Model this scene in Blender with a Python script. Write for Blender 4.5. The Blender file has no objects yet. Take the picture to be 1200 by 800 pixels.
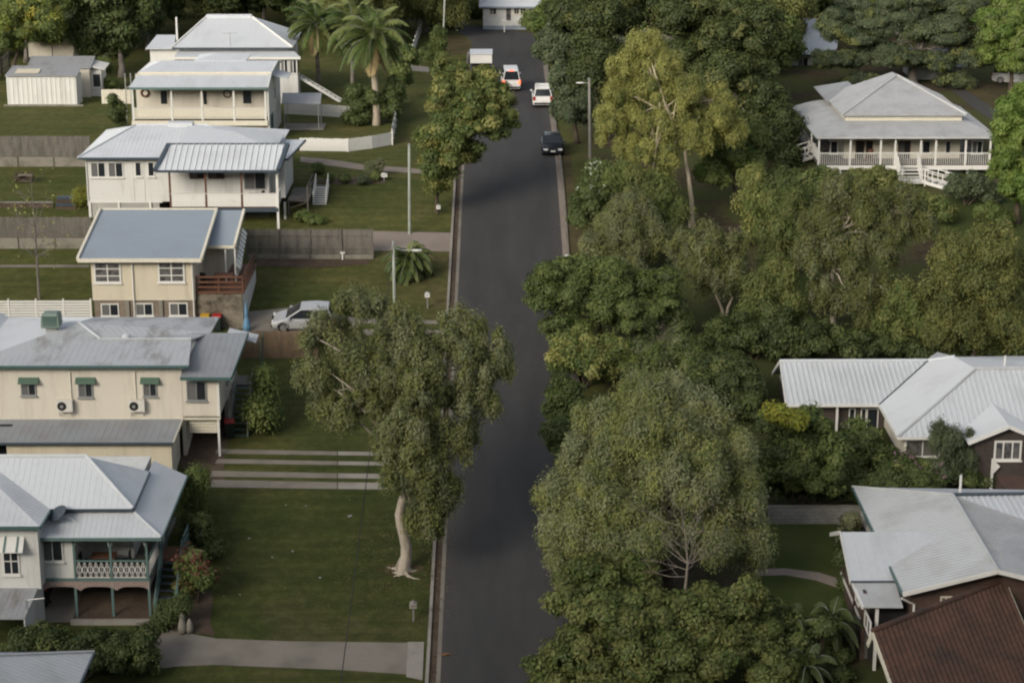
import bpy, bmesh, math, random
import numpy as np
from mathutils import Vector
SC = bpy.context.scene
COL = SC.collection
RNG = np.random.default_rng(7)
random.seed(7)

# ---------------------------------------------------------------- camera, world, sun, exposure
FPX = 2400.0; PIT = math.atan(700/FPX); YAW = 0.0048; CZ = 42.0
cam = bpy.data.cameras.new('camera'); camo = bpy.data.objects.new('camera', cam); COL.objects.link(camo)
cam.sensor_width = 36; cam.lens = FPX*36/1200; cam.clip_start = 1; cam.clip_end = 5000
camo.location = (0, 0, CZ); camo.rotation_euler = (math.pi/2-PIT, 0, -YAW)
SC.camera = camo
SUN_EL, SUN_AZ = math.radians(24), math.radians(215)     # azimuth clockwise from +Y: behind the camera, to the left
w = bpy.data.worlds.new('World'); SC.world = w; w.use_nodes = True
wn = w.node_tree; bg = wn.nodes['Background']
sky = wn.nodes.new('ShaderNodeTexSky'); sky.sky_type = 'NISHITA'; sky.sun_disc = False
sky.sun_elevation = SUN_EL; sky.sun_rotation = SUN_AZ; sky.dust_density = 3; sky.ozone_density = 0.8; sky.air_density = 1.0
hs = wn.nodes.new('ShaderNodeHueSaturation'); hs.inputs['Saturation'].default_value = .42; wn.links.new(sky.outputs[0], hs.inputs['Color']); wn.links.new(hs.outputs[0], bg.inputs[0]); bg.inputs[1].default_value = 0.145
sl = bpy.data.lights.new('sun', 'SUN'); sl.energy = 1.9; sl.angle = math.radians(28); sl.color = (1, .90, .74)
so = bpy.data.objects.new('sun', sl); COL.objects.link(so); so.location = (-60, -60, 90)
sd = Vector((math.sin(SUN_AZ)*math.cos(SUN_EL), math.cos(SUN_AZ)*math.cos(SUN_EL), math.sin(SUN_EL)))
so.rotation_euler = sd.to_track_quat('Z', 'Y').to_euler()
vs = SC.view_settings; vs.view_transform = 'Standard'; vs.look = 'None'; vs.gamma = 1; vs.exposure = 0.42
SC.render.engine = 'CYCLES'
SC.cycles.max_bounces = 6; SC.cycles.diffuse_bounces = 3; SC.cycles.transparent_max_bounces = 4
SC.cycles.filter_width = 2.15

# ---------------------------------------------------------------- survey: pixel of the 1200x800 photo -> point of the site
GY = [-3000, -200, -35, 10, 60, 143.7, 150, 156, 164, 5000]; GZ = [66, 70, 68, 20, -4.4, 9.7, 10.55, 10.95, 11, 11]  # hillside behind the camera is added, unseen, to keep sun off the near lots
def g(Y): return float(np.interp(Y, GY, GZ))
def ray(px, py):
    u = (px-600)/FPX; v = (py-400)/FPX
    x, y, z = u, math.cos(PIT)-v*math.sin(PIT), -math.sin(PIT)-v*math.cos(PIT)
    c, s = math.cos(YAW), math.sin(YAW)
    return Vector((x*c+y*s, -x*s+y*c, z))
def P(px, py, Y):
    d = ray(px, py); t = Y/d.y
    return Vector((d.x*t, Y, CZ+d.z*t))
def PZ(px, py, Z):
    d = ray(px, py); t = (Z-CZ)/d.z
    return Vector((d.x*t, d.y*t, Z))
def PX(px, py, X):
    d = ray(px, py); t = X/d.x
    return Vector((X, d.y*t, CZ+d.z*t))
def G(px, py):
    d = ray(px, py); lo, hi = 20, 3000
    for i in range(60):
        m = (lo+hi)/2
        if CZ+d.z/d.y*m > g(m): lo = m
        else: hi = m
    return Vector((d.x/d.y*lo, lo, g(lo)))
def ppm(Y, z=None):
    z = g(Y) if z is None else z
    return FPX/(Y*math.cos(PIT)-(z-CZ)*math.sin(PIT))
def X_(px, Y, py=400): return P(px, py, Y).x
def Z_(py, Y, px=600): return P(px, py, Y).z

# ---------------------------------------------------------------- objects
ORG = {}
def thing(name, label, cat, loc, group=None, rz=0):
    o = bpy.data.objects.new(name, None); COL.objects.link(o)
    o.location = loc; o.rotation_euler = (0, 0, rz); o.empty_display_size = .3
    o['label'] = label; o['category'] = cat
    if group: o['group'] = group
    ORG[o.name] = Vector(loc); return o
def tag(o, label, cat, group=None, kind=None):
    o['label'] = label; o['category'] = cat
    if group: o['group'] = group
    if kind: o['kind'] = kind
    return o
class MB:
    def __init__(s): s.v = []; s.f = []
    def add(s, vs, fs):
        b = len(s.v); s.v += [tuple(p) for p in vs]; s.f += [tuple(i+b for i in f) for f in fs]; return s
    def box(s, x0, x1, y0, y1, z0, z1):
        if x0 > x1: x0, x1 = x1, x0
        if y0 > y1: y0, y1 = y1, y0
        if z0 > z1: z0, z1 = z1, z0
        return s.add([(x0,y0,z0),(x1,y0,z0),(x1,y1,z0),(x0,y1,z0),(x0,y0,z1),(x1,y0,z1),(x1,y1,z1),(x0,y1,z1)],
                     [(0,3,2,1),(4,5,6,7),(0,1,5,4),(1,2,6,5),(2,3,7,6),(3,0,4,7)])
    def prism(s, pts, off):                       # polygon thickened along off
        n = len(pts); a = [Vector(p) for p in pts]; b = [p+Vector(off) for p in a]
        return s.add(a+b, [tuple(range(n)), tuple(range(2*n-1, n-1, -1))]+[((i+1) % n, i, n+i, n+(i+1) % n) for i in range(n)])
    def beam(s, p, q, w, h=None):                 # rectangular bar from p to q
        p, q = Vector(p), Vector(q); h = h or w
        d = (q-p).normalized(); up = Vector((0,0,1)) if abs(d.z) < .95 else Vector((0,1,0))
        a = d.cross(up).normalized()*w/2; b = a.cross(d).normalized()*h/2
        vs = [p-a-b, p+a-b, p+a+b, p-a+b, q-a-b, q+a-b, q+a+b, q-a+b]
        return s.add(vs, [(0,1,2,3),(7,6,5,4),(0,4,5,1),(1,5,6,2),(2,6,7,3),(3,7,4,0)])
    def tube(s, pts, rad, n=6, cap=True):
        pts = [Vector(p) for p in pts]; m = len(pts)
        if not hasattr(rad, '__len__'): rad = [rad]*m
        vs = []; ref = None
        for i in range(m):
            d = (pts[min(i+1, m-1)]-pts[max(i-1, 0)])
            d = d.normalized() if d.length > 1e-9 else Vector((0,0,1))
            if ref is None: ref = Vector((1,0,0)) if abs(d.x) < .9 else Vector((0,1,0))
            a = (ref-d*ref.dot(d)).normalized(); ref = a; b = d.cross(a)
            vs += [pts[i]+(a*math.cos(t)+b*math.sin(t))*rad[i] for t in [2*math.pi*k/n for k in range(n)]]
        fs = [(i*n+k, i*n+(k+1) % n, (i+1)*n+(k+1) % n, (i+1)*n+k) for i in range(m-1) for k in range(n)]
        if cap: fs += [tuple(range(n-1, -1, -1)), tuple(range((m-1)*n, m*n))]
        return s.add(vs, fs)
    def lathe(s, prof, c, n=12, axis='z'):        # prof: (radius, height)
        vs = []; c = Vector(c)
        for r, h in prof:
            for k in range(n):
                t = 2*math.pi*k/n; q = (r*math.cos(t), r*math.sin(t), h)
                if axis == 'y': q = (q[0], q[2], q[1])
                if axis == 'x': q = (q[2], q[0], q[1])
                vs.append(c+Vector(q))
        m = len(prof)
        fs = [(i*n+k, i*n+(k+1) % n, (i+1)*n+(k+1) % n, (i+1)*n+k) for i in range(m-1) for k in range(n)]
        fs += [tuple(range(n-1, -1, -1)), tuple(range((m-1)*n, m*n))]
        return s.add(vs, fs)
    def build(s, name, mat, parent=None, smooth=False):
        o0 = ORG.get(parent.name, Vector((0,0,0))) if parent else Vector((0,0,0))
        me = bpy.data.meshes.new(name)
        me.from_pydata([(v[0]-o0.x, v[1]-o0.y, v[2]-o0.z) for v in s.v], [], s.f)
        if smooth:
            for p in me.polygons: p.use_smooth = True
        bm = bmesh.new(); bm.from_mesh(me); bmesh.ops.recalc_face_normals(bm, faces=bm.faces); bm.to_mesh(me); bm.free()
        me.materials.append(mat)
        o = bpy.data.objects.new(name, me); COL.objects.link(o)
        if parent: o.parent = parent; ORG[o.name] = o0
        return o
def struct(name, mb, mat):
    o = mb.build(name, mat); o['kind'] = 'structure'; return o
def copy_tree(o, parent=None):
    c = o.copy(); COL.objects.link(c)
    if parent: c.parent = parent
    for ch in list(o.children): copy_tree(ch, c)
    return c

# ---------------------------------------------------------------- materials
def ND(nt, t, **k):
    n = nt.nodes.new(t)
    for a, v in k.items():
        if a.startswith('i_'): n.inputs[int(a[2:])].default_value = v
        else: setattr(n, a, v)
    return n
def noise(nt, pos, scale, detail=4, rough=.6):
    n = ND(nt, 'ShaderNodeTexNoise'); n.inputs['Scale'].default_value = scale; n.inputs['Detail'].default_value = detail
    n.inputs['Roughness'].default_value = rough; nt.links.new(pos, n.inputs['Vector']); return n.outputs['Fac']
def ramp(nt, fac, a, b):
    n = ND(nt, 'ShaderNodeMapRange'); n.inputs[1].default_value = a; n.inputs[2].default_value = b; nt.links.new(fac, n.inputs[0]); return n.outputs[0]
def mix(nt, fac, a, b, mode='MIX'):
    n = ND(nt, 'ShaderNodeMix', data_type='RGBA', blend_type=mode)
    for i, v in ((6, a), (7, b)):
        if isinstance(v, tuple): n.inputs[i].default_value = (*v, 1) if len(v) == 3 else v
        else: nt.links.new(v, n.inputs[i])
    if isinstance(fac, float): n.inputs[0].default_value = fac
    else: nt.links.new(fac, n.inputs[0])
    return n.outputs[2]
def new_mat(name):
    m = bpy.data.materials.new(name); m.use_nodes = True; nt = m.node_tree
    return m, nt, nt.nodes['Principled BSDF']
def mk(name, col, rough=.7, dirt=None, dscale=.6, dlo=.5, dhi=.75, fine=.12, fscale=9, bump=None, metal=0, spec=.35, stretch=None):
    """plain surface: base colour, patches of dirt/wear, fine grain, optional bump (kind, scale, strength)"""
    col = tuple(c*.84 for c in col); dirt = dirt and tuple(c*.80 for c in dirt)
    m, nt, b = new_mat(name); L = nt.links
    pos = ND(nt, 'ShaderNodeNewGeometry').outputs['Position']
    p2 = pos
    if stretch:
        mp = ND(nt, 'ShaderNodeMapping'); mp.inputs['Scale'].default_value = stretch; L.new(pos, mp.inputs[0]); p2 = mp.outputs[0]
    c = None
    if dirt: c = mix(nt, ramp(nt, noise(nt, p2, dscale, 5, .65), dlo, dhi), col, dirt)
    f = ramp(nt, noise(nt, pos, fscale, 3), .25, .75)
    lo = tuple(x*(1-fine) for x in col); hi = tuple(min(1, x*(1+fine)) for x in col)
    if c is None: c = mix(nt, f, lo, hi)
    else: c = mix(nt, f, mix(nt, 1.0, c, (1-fine,)*3, 'MULTIPLY'), c)
    L.new(c, b.inputs['Base Color']); b.inputs['Roughness'].default_value = rough
    b.inputs['Metallic'].default_value = metal; b.inputs['Specular IOR Level'].default_value = spec
    if bump:
        kind, sc, st = bump
        if kind == 'noise': h = noise(nt, pos, sc, 5)
        else:
            wv = ND(nt, 'ShaderNodeTexWave', bands_direction=kind, wave_profile='SAW' if kind == 'Z' else 'SIN'); wv.inputs['Scale'].default_value = sc
            L.new(pos, wv.inputs['Vector']); h = wv.outputs['Fac']
        bp = ND(nt, 'ShaderNodeBump'); bp.inputs['Strength'].default_value = st; bp.inputs['Distance'].default_value = .03
        L.new(h, bp.inputs['Height']); L.new(bp.outputs[0], b.inputs['Normal'])
    return m
def mk_blocks(name, c1, c2, mortar, bw, bh):
    m, nt, b = new_mat(name); L = nt.links
    pos = ND(nt, 'ShaderNodeNewGeometry').outputs['Position']
    sp = ND(nt, 'ShaderNodeSeparateXYZ'); L.new(pos, sp.inputs[0])
    ad = ND(nt, 'ShaderNodeMath', operation='ADD'); L.new(sp.outputs[0], ad.inputs[0]); L.new(sp.outputs[1], ad.inputs[1])
    cb = ND(nt, 'ShaderNodeCombineXYZ'); L.new(ad.outputs[0], cb.inputs[0]); L.new(sp.outputs[2], cb.inputs[1])
    br = ND(nt, 'ShaderNodeTexBrick'); L.new(cb.outputs[0], br.inputs['Vector'])
    br.inputs['Color1'].default_value = (*c1, 1); br.inputs['Color2'].default_value = (*c2, 1); br.inputs['Mortar'].default_value = (*mortar, 1)
    br.inputs['Scale'].default_value = 1; br.inputs['Brick Width'].default_value = bw; br.inputs['Row Height'].default_value = bh; br.inputs['Mortar Size'].default_value = .012
    c = mix(nt, ramp(nt, noise(nt, pos, .9, 5), .4, .75), br.outputs['Color'], mix(nt, 1.0, br.outputs['Color'], (.55, .52, .48), 'MULTIPLY'))
    L.new(c, b.inputs['Base Color']); b.inputs['Roughness'].default_value = .9; return m
def mk_leaf(name, trans=.42):
    m, nt, b = new_mat(name); L = nt.links; nt.nodes.remove(b)
    at = ND(nt, 'ShaderNodeAttribute', attribute_name='tint')
    d = ND(nt, 'ShaderNodeBsdfDiffuse'); t = ND(nt, 'ShaderNodeBsdfTranslucent'); gl = ND(nt, 'ShaderNodeBsdfGlossy'); gl.inputs['Roughness'].default_value = .55
    gl.inputs['Color'].default_value = (.5, .5, .5, 1)
    L.new(at.outputs['Color'], d.inputs[0]); L.new(at.outputs['Color'], t.inputs[0])
    mx = ND(nt, 'ShaderNodeMixShader'); mx.inputs[0].default_value = trans; L.new(d.outputs[0], mx.inputs[1]); L.new(t.outputs[0], mx.inputs[2])
    m2 = ND(nt, 'ShaderNodeMixShader'); m2.inputs[0].default_value = .03; L.new(mx.outputs[0], m2.inputs[1]); L.new(gl.outputs[0], m2.inputs[2])
    L.new(m2.outputs[0], nt.nodes['Material Output'].inputs[0]); return m
def mk_glass(name, col=(.02,.024,.028)):
    m, nt, b = new_mat(name); b.inputs['Base Color'].default_value = (*col, 1); b.inputs['Roughness'].default_value = .12
    b.inputs['Specular IOR Level'].default_value = .6; return m

M = {}
M['roof_white'] = mk('white_steel_roof', (.60,.63,.66), .5, (.49,.51,.52), .5, .5, .85, .06, 5, spec=.4, stretch=(1,.35,1))
M['roof_bright'] = mk('bright_white_roof', (.66,.69,.72), .5, (.55,.57,.59), .4, .5, .85, .05, 5, spec=.4)
M['roof_light'] = mk('light_grey_roof', (.56,.58,.59), .55, (.43,.43,.42), .45, .45, .8, .08, 6, spec=.4)
M['roof_blue'] = mk('blue_grey_roof', (.30,.35,.41), .5, (.27,.31,.36), .3, .45, .8, .05, 6, spec=.4)
M['roof_old'] = mk('weathered_grey_roof', (.50,.52,.54), .6, (.26,.245,.23), .9, .5, .75, .12, 7, stretch=(1,.4,1))
M['roof_grey'] = mk('grey_metal_roof', (.30,.32,.34), .5, (.25,.23,.23), .5, .45, .8, .06, 6, spec=.4)
M['roof_zinc'] = mk('galvanised_roof', (.36,.37,.38), .5, (.22,.20,.18), .8, .5, .72, .15, 6, spec=.45, stretch=(1,.3,1))
M['roof_verandah'] = mk('grey_silver_roof', (.44,.45,.46), .5, (.33,.33,.32), .7, .45, .8, .1, 6, spec=.45)
M['tile_brown'] = mk('brown_roof_tile', (.125,.064,.043), .8, (.06,.038,.028), .7, .38, .7, .3, 5, bump=('noise', 8, .3))
M['rust'] = mk('rusty_metal', (.20,.10,.05), .9, (.1,.05,.03), 2)
M['wall_white'] = mk('white_weatherboard', (.76,.76,.73), .6, (.60,.59,.55), 1.1, .5, .8, .05, 8, bump=('Z', 1.5, .6), stretch=(1.6,1.6,.25))
M['wall_cream'] = mk('cream_boards', (.70,.63,.49), .65, (.57,.505,.38), .9, .48, .78, .05, 8, bump=('Z', 1.4, .4), stretch=(1.6,1.6,.22))
M['wall_cream2'] = mk('pale_cream_cladding', (.71,.66,.56), .65, (.58,.53,.44), .9, .48, .78, .05, 8, stretch=(1.6,1.6,.22))
M['wall_mint'] = mk('pale_green_gable', (.42,.50,.46), .65, None)
M['trim_white'] = mk('white_paint', (.78,.77,.73), .5, (.66,.65,.6), 1.5, .55, .8, .04)
M['trim_cream'] = mk('cream_paint', (.72,.68,.56), .5, None)
M['teal'] = mk('teal_paint', (.12,.19,.18), .5, None, fine=.1)
M['green_awning'] = mk('green_awning_metal', (.09,.15,.11), .5, None)
M['gutter_dark'] = mk('dark_gutter', (.06,.08,.10), .4, None)
M['gutter_green'] = mk('green_gutter', (.07,.13,.12), .4, None)
M['pink_batten'] = mk('faded_pink_batten', (.50,.38,.34), .7, (.40,.31,.28), 1.5)
M['block_brown'] = mk_blocks('brown_blockwork', (.19,.155,.115), (.23,.18,.14), (.16,.14,.12), .4, .2)
M['block_stained'] = mk('stained_block_wall', (.27,.235,.18), .9, (.07,.06,.045), .9, .42, .62, .2, 6)
M['block_grey'] = mk_blocks('grey_blockwork', (.25,.25,.23), (.29,.28,.26), (.17,.17,.16), .4, .2)
M['brick_dark'] = mk_blocks('dark_brown_brick', (.050,.040,.034), (.066,.050,.042), (.055,.045,.04), .24, .086)
M['brick_red'] = mk_blocks('red_brown_brick', (.075,.042,.032), (.095,.052,.038), (.07,.055,.045), .24, .086)
M['panel_grey'] = mk('grey_side_panel', (.16,.16,.14), .8, None)
M['timber_brown'] = mk('brown_stained_timber', (.16,.072,.042), .7, (.10,.05,.03), 2, .45, .75, .2)
M['timber_grey'] = mk('weathered_timber', (.20,.185,.16), .9, (.11,.10,.088), .9, .42, .7, .25, 8, stretch=(3,3,.6))
M['timber_tan'] = mk('brown_fence_timber', (.19,.13,.085), .9, (.12,.08,.055), .9, .42, .7, .25, 8, stretch=(3,3,.6))
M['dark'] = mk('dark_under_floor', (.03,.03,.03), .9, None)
M['soil'] = mk('bare_soil', (.085,.058,.040), .95, (.13,.10,.07), .8, .45, .7, .25, 6, bump=('noise', 6, .4))
M['concrete'] = mk('concrete_paving', (.25,.225,.19), .9, (.15,.135,.11), .5, .42, .75, .12, 4)
M['concrete_pale'] = mk('pale_concrete', (.33,.305,.27), .9, (.22,.20,.17), .6, .45, .75, .12, 5)
M['concrete_pink'] = mk('tan_driveway', (.28,.235,.20), .9, (.22,.18,.15), .35, .45, .75, .08, 4)
M['sleeper'] = mk('concrete_sleeper', (.27,.25,.21), .9, (.15,.14,.11), .9, .45, .7, .15)
M['glass'] = mk_glass('window_glass')
M['glass_pale'] = mk('curtained_glass', (.15,.145,.14), .2, (.06,.06,.06), 2.2, .45, .6, .1, spec=.6)
M['screen'] = mk('grey_insect_screen', (.13,.13,.13), .7, None)
M['steel'] = mk('galvanised_steel', (.42,.43,.42), .45, None, metal=.6)
M['pole_wood'] = mk('grey_timber_pole', (.26,.25,.22), .9, (.17,.16,.14), 1.2, stretch=(4,4,.3))
M['pole_green'] = mk('pale_green_pole', (.36,.39,.33), .6, (.28,.30,.26), 1.5)
M['black'] = mk('black_plastic', (.02,.02,.02), .5, None)
M['bin_green'] = mk('dark_green_plastic', (.018,.03,.024), .5, None)
M['red'] = mk('red_plastic', (.42,.025,.02), .45, None)
M['yellow'] = mk('yellow_plastic', (.62,.36,.02), .45, None)
M['blue'] = mk('faded_blue_plastic', (.12,.25,.38), .6, None)
M['ac'] = mk('off_white_metal', (.68,.66,.60), .5, None)
M['cooler'] = mk('grey_green_plastic', (.19,.25,.21), .6, None)
M['wire_black'] = mk('black_cable', (.02,.02,.02), .6, None)
M['rope'] = mk('tyre_rubber', (.018,.018,.018), .85, None)
M['rim'] = mk('alloy_wheel', (.45,.45,.46), .35, None, metal=.7)
M['paint_white'] = mk('white_car_paint', (.78,.78,.77), .3, None, fine=.02, spec=.5)
M['paint_silver'] = mk('silver_car_paint', (.55,.56,.57), .3, None, fine=.02, metal=.35, spec=.5)
M['paint_dark'] = mk('dark_blue_car_paint', (.015,.019,.028), .25, None, fine=.02, spec=.55)
M['lens_red'] = mk('red_lens', (.35,.02,.015), .3, None)
M['lens_clear'] = mk('clear_lens', (.75,.75,.75), .15, None, spec=.6)
M['leaf'] = mk_leaf('foliage'); M['leaf_thin'] = mk_leaf('thin_foliage', .48)
M['bark'] = mk('brown_bark', (.11,.085,.06), .95, (.06,.045,.033), 1.2, .4, .7, .25, 6, bump=('noise', 9, .5))
M['bark_pale'] = mk('pale_smooth_bark', (.42,.36,.28), .85, (.22,.175,.13), 1.0, .5, .7, .12, 5, stretch=(2,2,.5))
M['bark_paper'] = mk('papery_bark', (.50,.44,.36), .9, (.22,.175,.14), 1.3, .48, .66, .2, 6, bump=('noise', 7, .5), stretch=(3,3,.6))
M['bark_cream'] = mk('cream_gum_bark', (.58,.50,.38), .85, (.36,.29,.21), 1.0, .55, .75, .1, 5, stretch=(2,2,.5))
M['bark_grey'] = mk('grey_bark', (.21,.19,.165), .95, (.12,.105,.09), 1.5, .45, .7, .2)
M['deadwood'] = mk('bleached_dead_wood', (.28,.24,.20), .95, (.22,.18,.15), 2)
def mk_emit(name, col, s):
    m, nt, b = new_mat(name); b.inputs['Base Color'].default_value = (*col, 1)
    b.inputs['Emission Color'].default_value = (*col, 1); b.inputs['Emission Strength'].default_value = s; return m
M['brake'] = mk_emit('lit_brake_lens', (1, .10, .03), 3.0)
# ================================================================ ground, road, paths
def mk_ground():
    m, nt, b = new_mat('grass_ground'); L = nt.links
    pos = ND(nt, 'ShaderNodeNewGeometry').outputs['Position']
    c = mix(nt, ramp(nt, noise(nt, pos, .16, 6, .7), .36, .66), (.060, .080, .023), (.100, .104, .036))
    c = mix(nt, ramp(nt, noise(nt, pos, .075, 7, .75), .55, .74), c, (.135, .115, .060))     # dry patches
    c = mix(nt, ramp(nt, noise(nt, pos, .33, 6, .7), .66, .76), c, (.085, .063, .04))       # worn to earth
    mw = ND(nt, 'ShaderNodeMapping'); mw.inputs['Scale'].default_value = (.12, 1.6, 1); L.new(pos, mw.inputs[0])
    c = mix(nt, ramp(nt, noise(nt, mw.outputs[0], 1.0, 4, .6), .42, .62), c, mix(nt, 1.0, c, (1.32, 1.24, 1.25), 'MULTIPLY'))  # mowing swathes
    c = mix(nt, ramp(nt, noise(nt, pos, .9, 6, .75), .62, .78), c, (.125, .108, .055))
    c = mix(nt, ramp(nt, noise(nt, pos, 1.7, 5, .7), .45, .62), mix(nt, 1.0, c, (.74, .76, .72), 'MULTIPLY'), c)
    sp = ND(nt, 'ShaderNodeSeparateXYZ'); L.new(pos, sp.inputs[0])
    ad = ND(nt, 'ShaderNodeMath', operation='MULTIPLY_ADD'); L.new(noise(nt, pos, .12, 5), ad.inputs[0]); ad.inputs[1].default_value = 5; L.new(sp.outputs[0], ad.inputs[2])
    lit = mix(nt, ramp(nt, noise(nt, pos, 2.2, 5), .35, .65), (.045, .040, .024), (.085, .068, .045))
    lit = mix(nt, ramp(nt, noise(nt, pos, .22, 5), .42, .56), lit, (.065, .078, .028))
    c = mix(nt, ramp(nt, ad.outputs[0], 8.0, 10.5), c, lit)                                   # leaf litter under the trees to the right
    f = ramp(nt, noise(nt, pos, 14, 4, .7), .3, .7)
    c = mix(nt, f, mix(nt, 1.0, c, (.72, .74, .7), 'MULTIPLY'), c)
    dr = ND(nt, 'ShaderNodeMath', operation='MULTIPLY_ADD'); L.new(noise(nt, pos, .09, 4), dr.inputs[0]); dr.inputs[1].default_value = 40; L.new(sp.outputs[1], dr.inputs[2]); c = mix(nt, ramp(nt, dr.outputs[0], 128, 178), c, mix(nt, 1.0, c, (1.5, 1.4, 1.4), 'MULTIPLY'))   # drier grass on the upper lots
    c = mix(nt, 1.0, c, (.80, .80, .80), 'MULTIPLY'); L.new(c, b.inputs['Base Color']); b.inputs['Roughness'].default_value = 1; b.inputs['Specular IOR Level'].default_value = .1
    bp = ND(nt, 'ShaderNodeBump'); bp.inputs['Strength'].default_value = .6; bp.inputs['Distance'].default_value = .08
    L.new(noise(nt, pos, 9, 6, .75), bp.inputs['Height']); L.new(bp.outputs[0], b.inputs['Normal']); return m
def mk_asphalt():
    m, nt, b = new_mat('asphalt'); L = nt.links
    pos = ND(nt, 'ShaderNodeNewGeometry').outputs['Position']
    mp = ND(nt, 'ShaderNodeMapping'); mp.inputs['Scale'].default_value = (1, .12, 1); L.new(pos, mp.inputs[0])
    c = mix(nt, ramp(nt, noise(nt, mp.outputs[0], .8, 5), .35, .7), (.054, .053, .053), (.074, .072, .071))
    c = mix(nt, ramp(nt, noise(nt, pos, .25, 6, .7), .62, .85), c, (.048, .043, .042))
    vo = ND(nt, 'ShaderNodeTexVoronoi', feature='DISTANCE_TO_EDGE'); vo.inputs['Scale'].default_value = .16; wp = ND(nt, 'ShaderNodeVectorMath', operation='MULTIPLY_ADD'); L.new(ND(nt, 'ShaderNodeTexNoise').outputs['Color'], wp.inputs[0]); wp.inputs[1].default_value = (1.5, 1.5, 0); L.new(pos, wp.inputs[2]); L.new(wp.outputs[0], vo.inputs['Vector'])
    c = mix(nt, ramp(nt, vo.outputs['Distance'], -.004, .006), (.050, .049, .049), c)
    sp = ND(nt, 'ShaderNodeSeparateXYZ'); L.new(pos, sp.inputs[0])
    ab = ND(nt, 'ShaderNodeMath', operation='SUBTRACT'); L.new(sp.outputs[0], ab.inputs[0]); ab.inputs[1].default_value = .55
    a2 = ND(nt, 'ShaderNodeMath', operation='ABSOLUTE'); L.new(ab.outputs[0], a2.inputs[0])
    c = mix(nt, ramp(nt, a2.outputs[0], 2.7, 3.7), c, (.078, .074, .069))                      # dustier towards the kerbs
    f = ramp(nt, noise(nt, pos, 30, 3, .8), .3, .7)
    c = mix(nt, f, mix(nt, 1.0, c, (.82, .82, .82), 'MULTIPLY'), c)
    c = mix(nt, 1.0, c, (.80, .80, .80), 'MULTIPLY'); L.new(c, b.inputs['Base Color']); b.inputs['Roughness'].default_value = .85; b.inputs['Specular IOR Level'].default_value = .3; return m
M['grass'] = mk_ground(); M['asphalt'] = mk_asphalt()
M['lawn'] = mk('mown_lawn', (.055, .078, .022), 1, (.085, .096, .032), .3, .4, .65, .25, 10, bump=('noise', 9, .5), spec=.1)
M['straw'] = mk('dry_verge', (.12, .095, .05), 1, (.075, .07, .03), .6, .4, .65, .25, 8, spec=.1)

ROWS = [-800, -200, -35, -12, 10, 35, 60, 85, 100, 115, 130, 143.7, 147, 150, 153, 156, 160, 164, 185, 213, 260, 320, 450, 900, 3000]
def strip(mb, x0, x1, y0, y1, dz):
    ys = sorted({y0, y1} | {y for y in ROWS if y0 < y < y1}); n = len(ys)
    fx0 = x0 if callable(x0) else (lambda y: x0); fx1 = x1 if callable(x1) else (lambda y: x1)
    vs = [(fx0(y), y, g(y)+dz) for y in ys]+[(fx1(y), y, g(y)+dz) for y in ys]
    return mb.add(vs, [(i, n+i, n+i+1, i+1) for i in range(n-1)])
mb = MB(); xs = [-1500, -300, -100, -40, -15, 0, 15, 40, 100, 300, 1500]; nx = len(xs)
mb.add([(x, y, g(y)) for y in ROWS for x in xs], [(j*nx+i, j*nx+i+1, (j+1)*nx+i+1, (j+1)*nx+i) for j in range(len(ROWS)-1) for i in range(nx-1)])
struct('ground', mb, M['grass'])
struct('road', strip(MB(), -3.0, 4.25, 62, 223, .012), M['asphalt'])
def px_sheet(name, pts, mat, dz=.012, sub=1):
    """a flat sheet lying on the ground, its outline surveyed in the photo"""
    bm = bmesh.new(); vs = []
    for p in pts: q = G(*p); vs.append(bm.verts.new((q.x, q.y, q.z+dz)))
    f = bm.faces.new(vs)
    if f.normal.z < 0 or True: bmesh.ops.recalc_face_normals(bm, faces=[f])
    for y in (143.7, 150, 156, 164):
        bmesh.ops.bisect_plane(bm, geom=bm.verts[:]+bm.edges[:]+bm.faces[:], plane_co=(0, y, 0), plane_no=(0, 1, 0))
    for v in bm.verts: v.co.z = g(v.co.y)+dz
    bmesh.ops.triangulate(bm, faces=bm.faces[:])
    me = bpy.data.meshes.new(name); bm.to_mesh(me); bm.free(); me.materials.append(mat)
    o = bpy.data.objects.new(name, me); COL.objects.link(o); o['kind'] = 'structure'; return o
px_sheet('side_street', [(552,60),(553,50),(546,43),(527,34),(500,28),(440,24),(440,17),(512,19),(545,29),(575,33),(615,38),(645,43),(645,58),(634,62)], M['asphalt'], .018)
px_sheet('verge', [(556,31),(572,31),(615,36.5),(648,41),(648,46),(612,39),(575,34.5),(545,30.5)], M['straw'], .010)
px_sheet('verge', [(551,63),(552,51),(545,45),(528,41),(520,50),(523,66)], M['straw'], .010)
def kerb_bar(x0, x1, y0, y1, h):
    ys = sorted({y0, y1} | {y for y in ROWS if y0 < y < y1}); m = MB()
    vs = []; 
    for y in ys: vs += [(x0, y, g(y)-.05), (x0, y, g(y)+h), (x1, y, g(y)+h), (x1, y, g(y)-.05)]
    fs = [(4*i+k, 4*i+k+1, 4*i+5+k, 4*i+4+k) for i in range(len(ys)-1) for k in range(3)]
    return m.add(vs, fs)
struct('kerb', kerb_bar(-3.62, -3.46, 62, 214, .13), M['concrete_pale'])
struct('gutter_dirt', strip(MB(), -3.46, -3.1, 62, 214, .014), M['soil'])
struct('gutter', strip(MB(), -3.12, -2.92, 62, 214, .022), M['concrete'])
struct('kerb', kerb_bar(4.42, 4.58, 62, 205, .13), M['concrete'])
struct('gutter', strip(MB(), 4.12, 4.43, 62, 205, .022), M['concrete_pink'])
px_sheet('verge', [(657,181),(668,181),(674,235),(690,300),(690,330),(668,330),(661,235)], M['straw'], .007)

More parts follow.
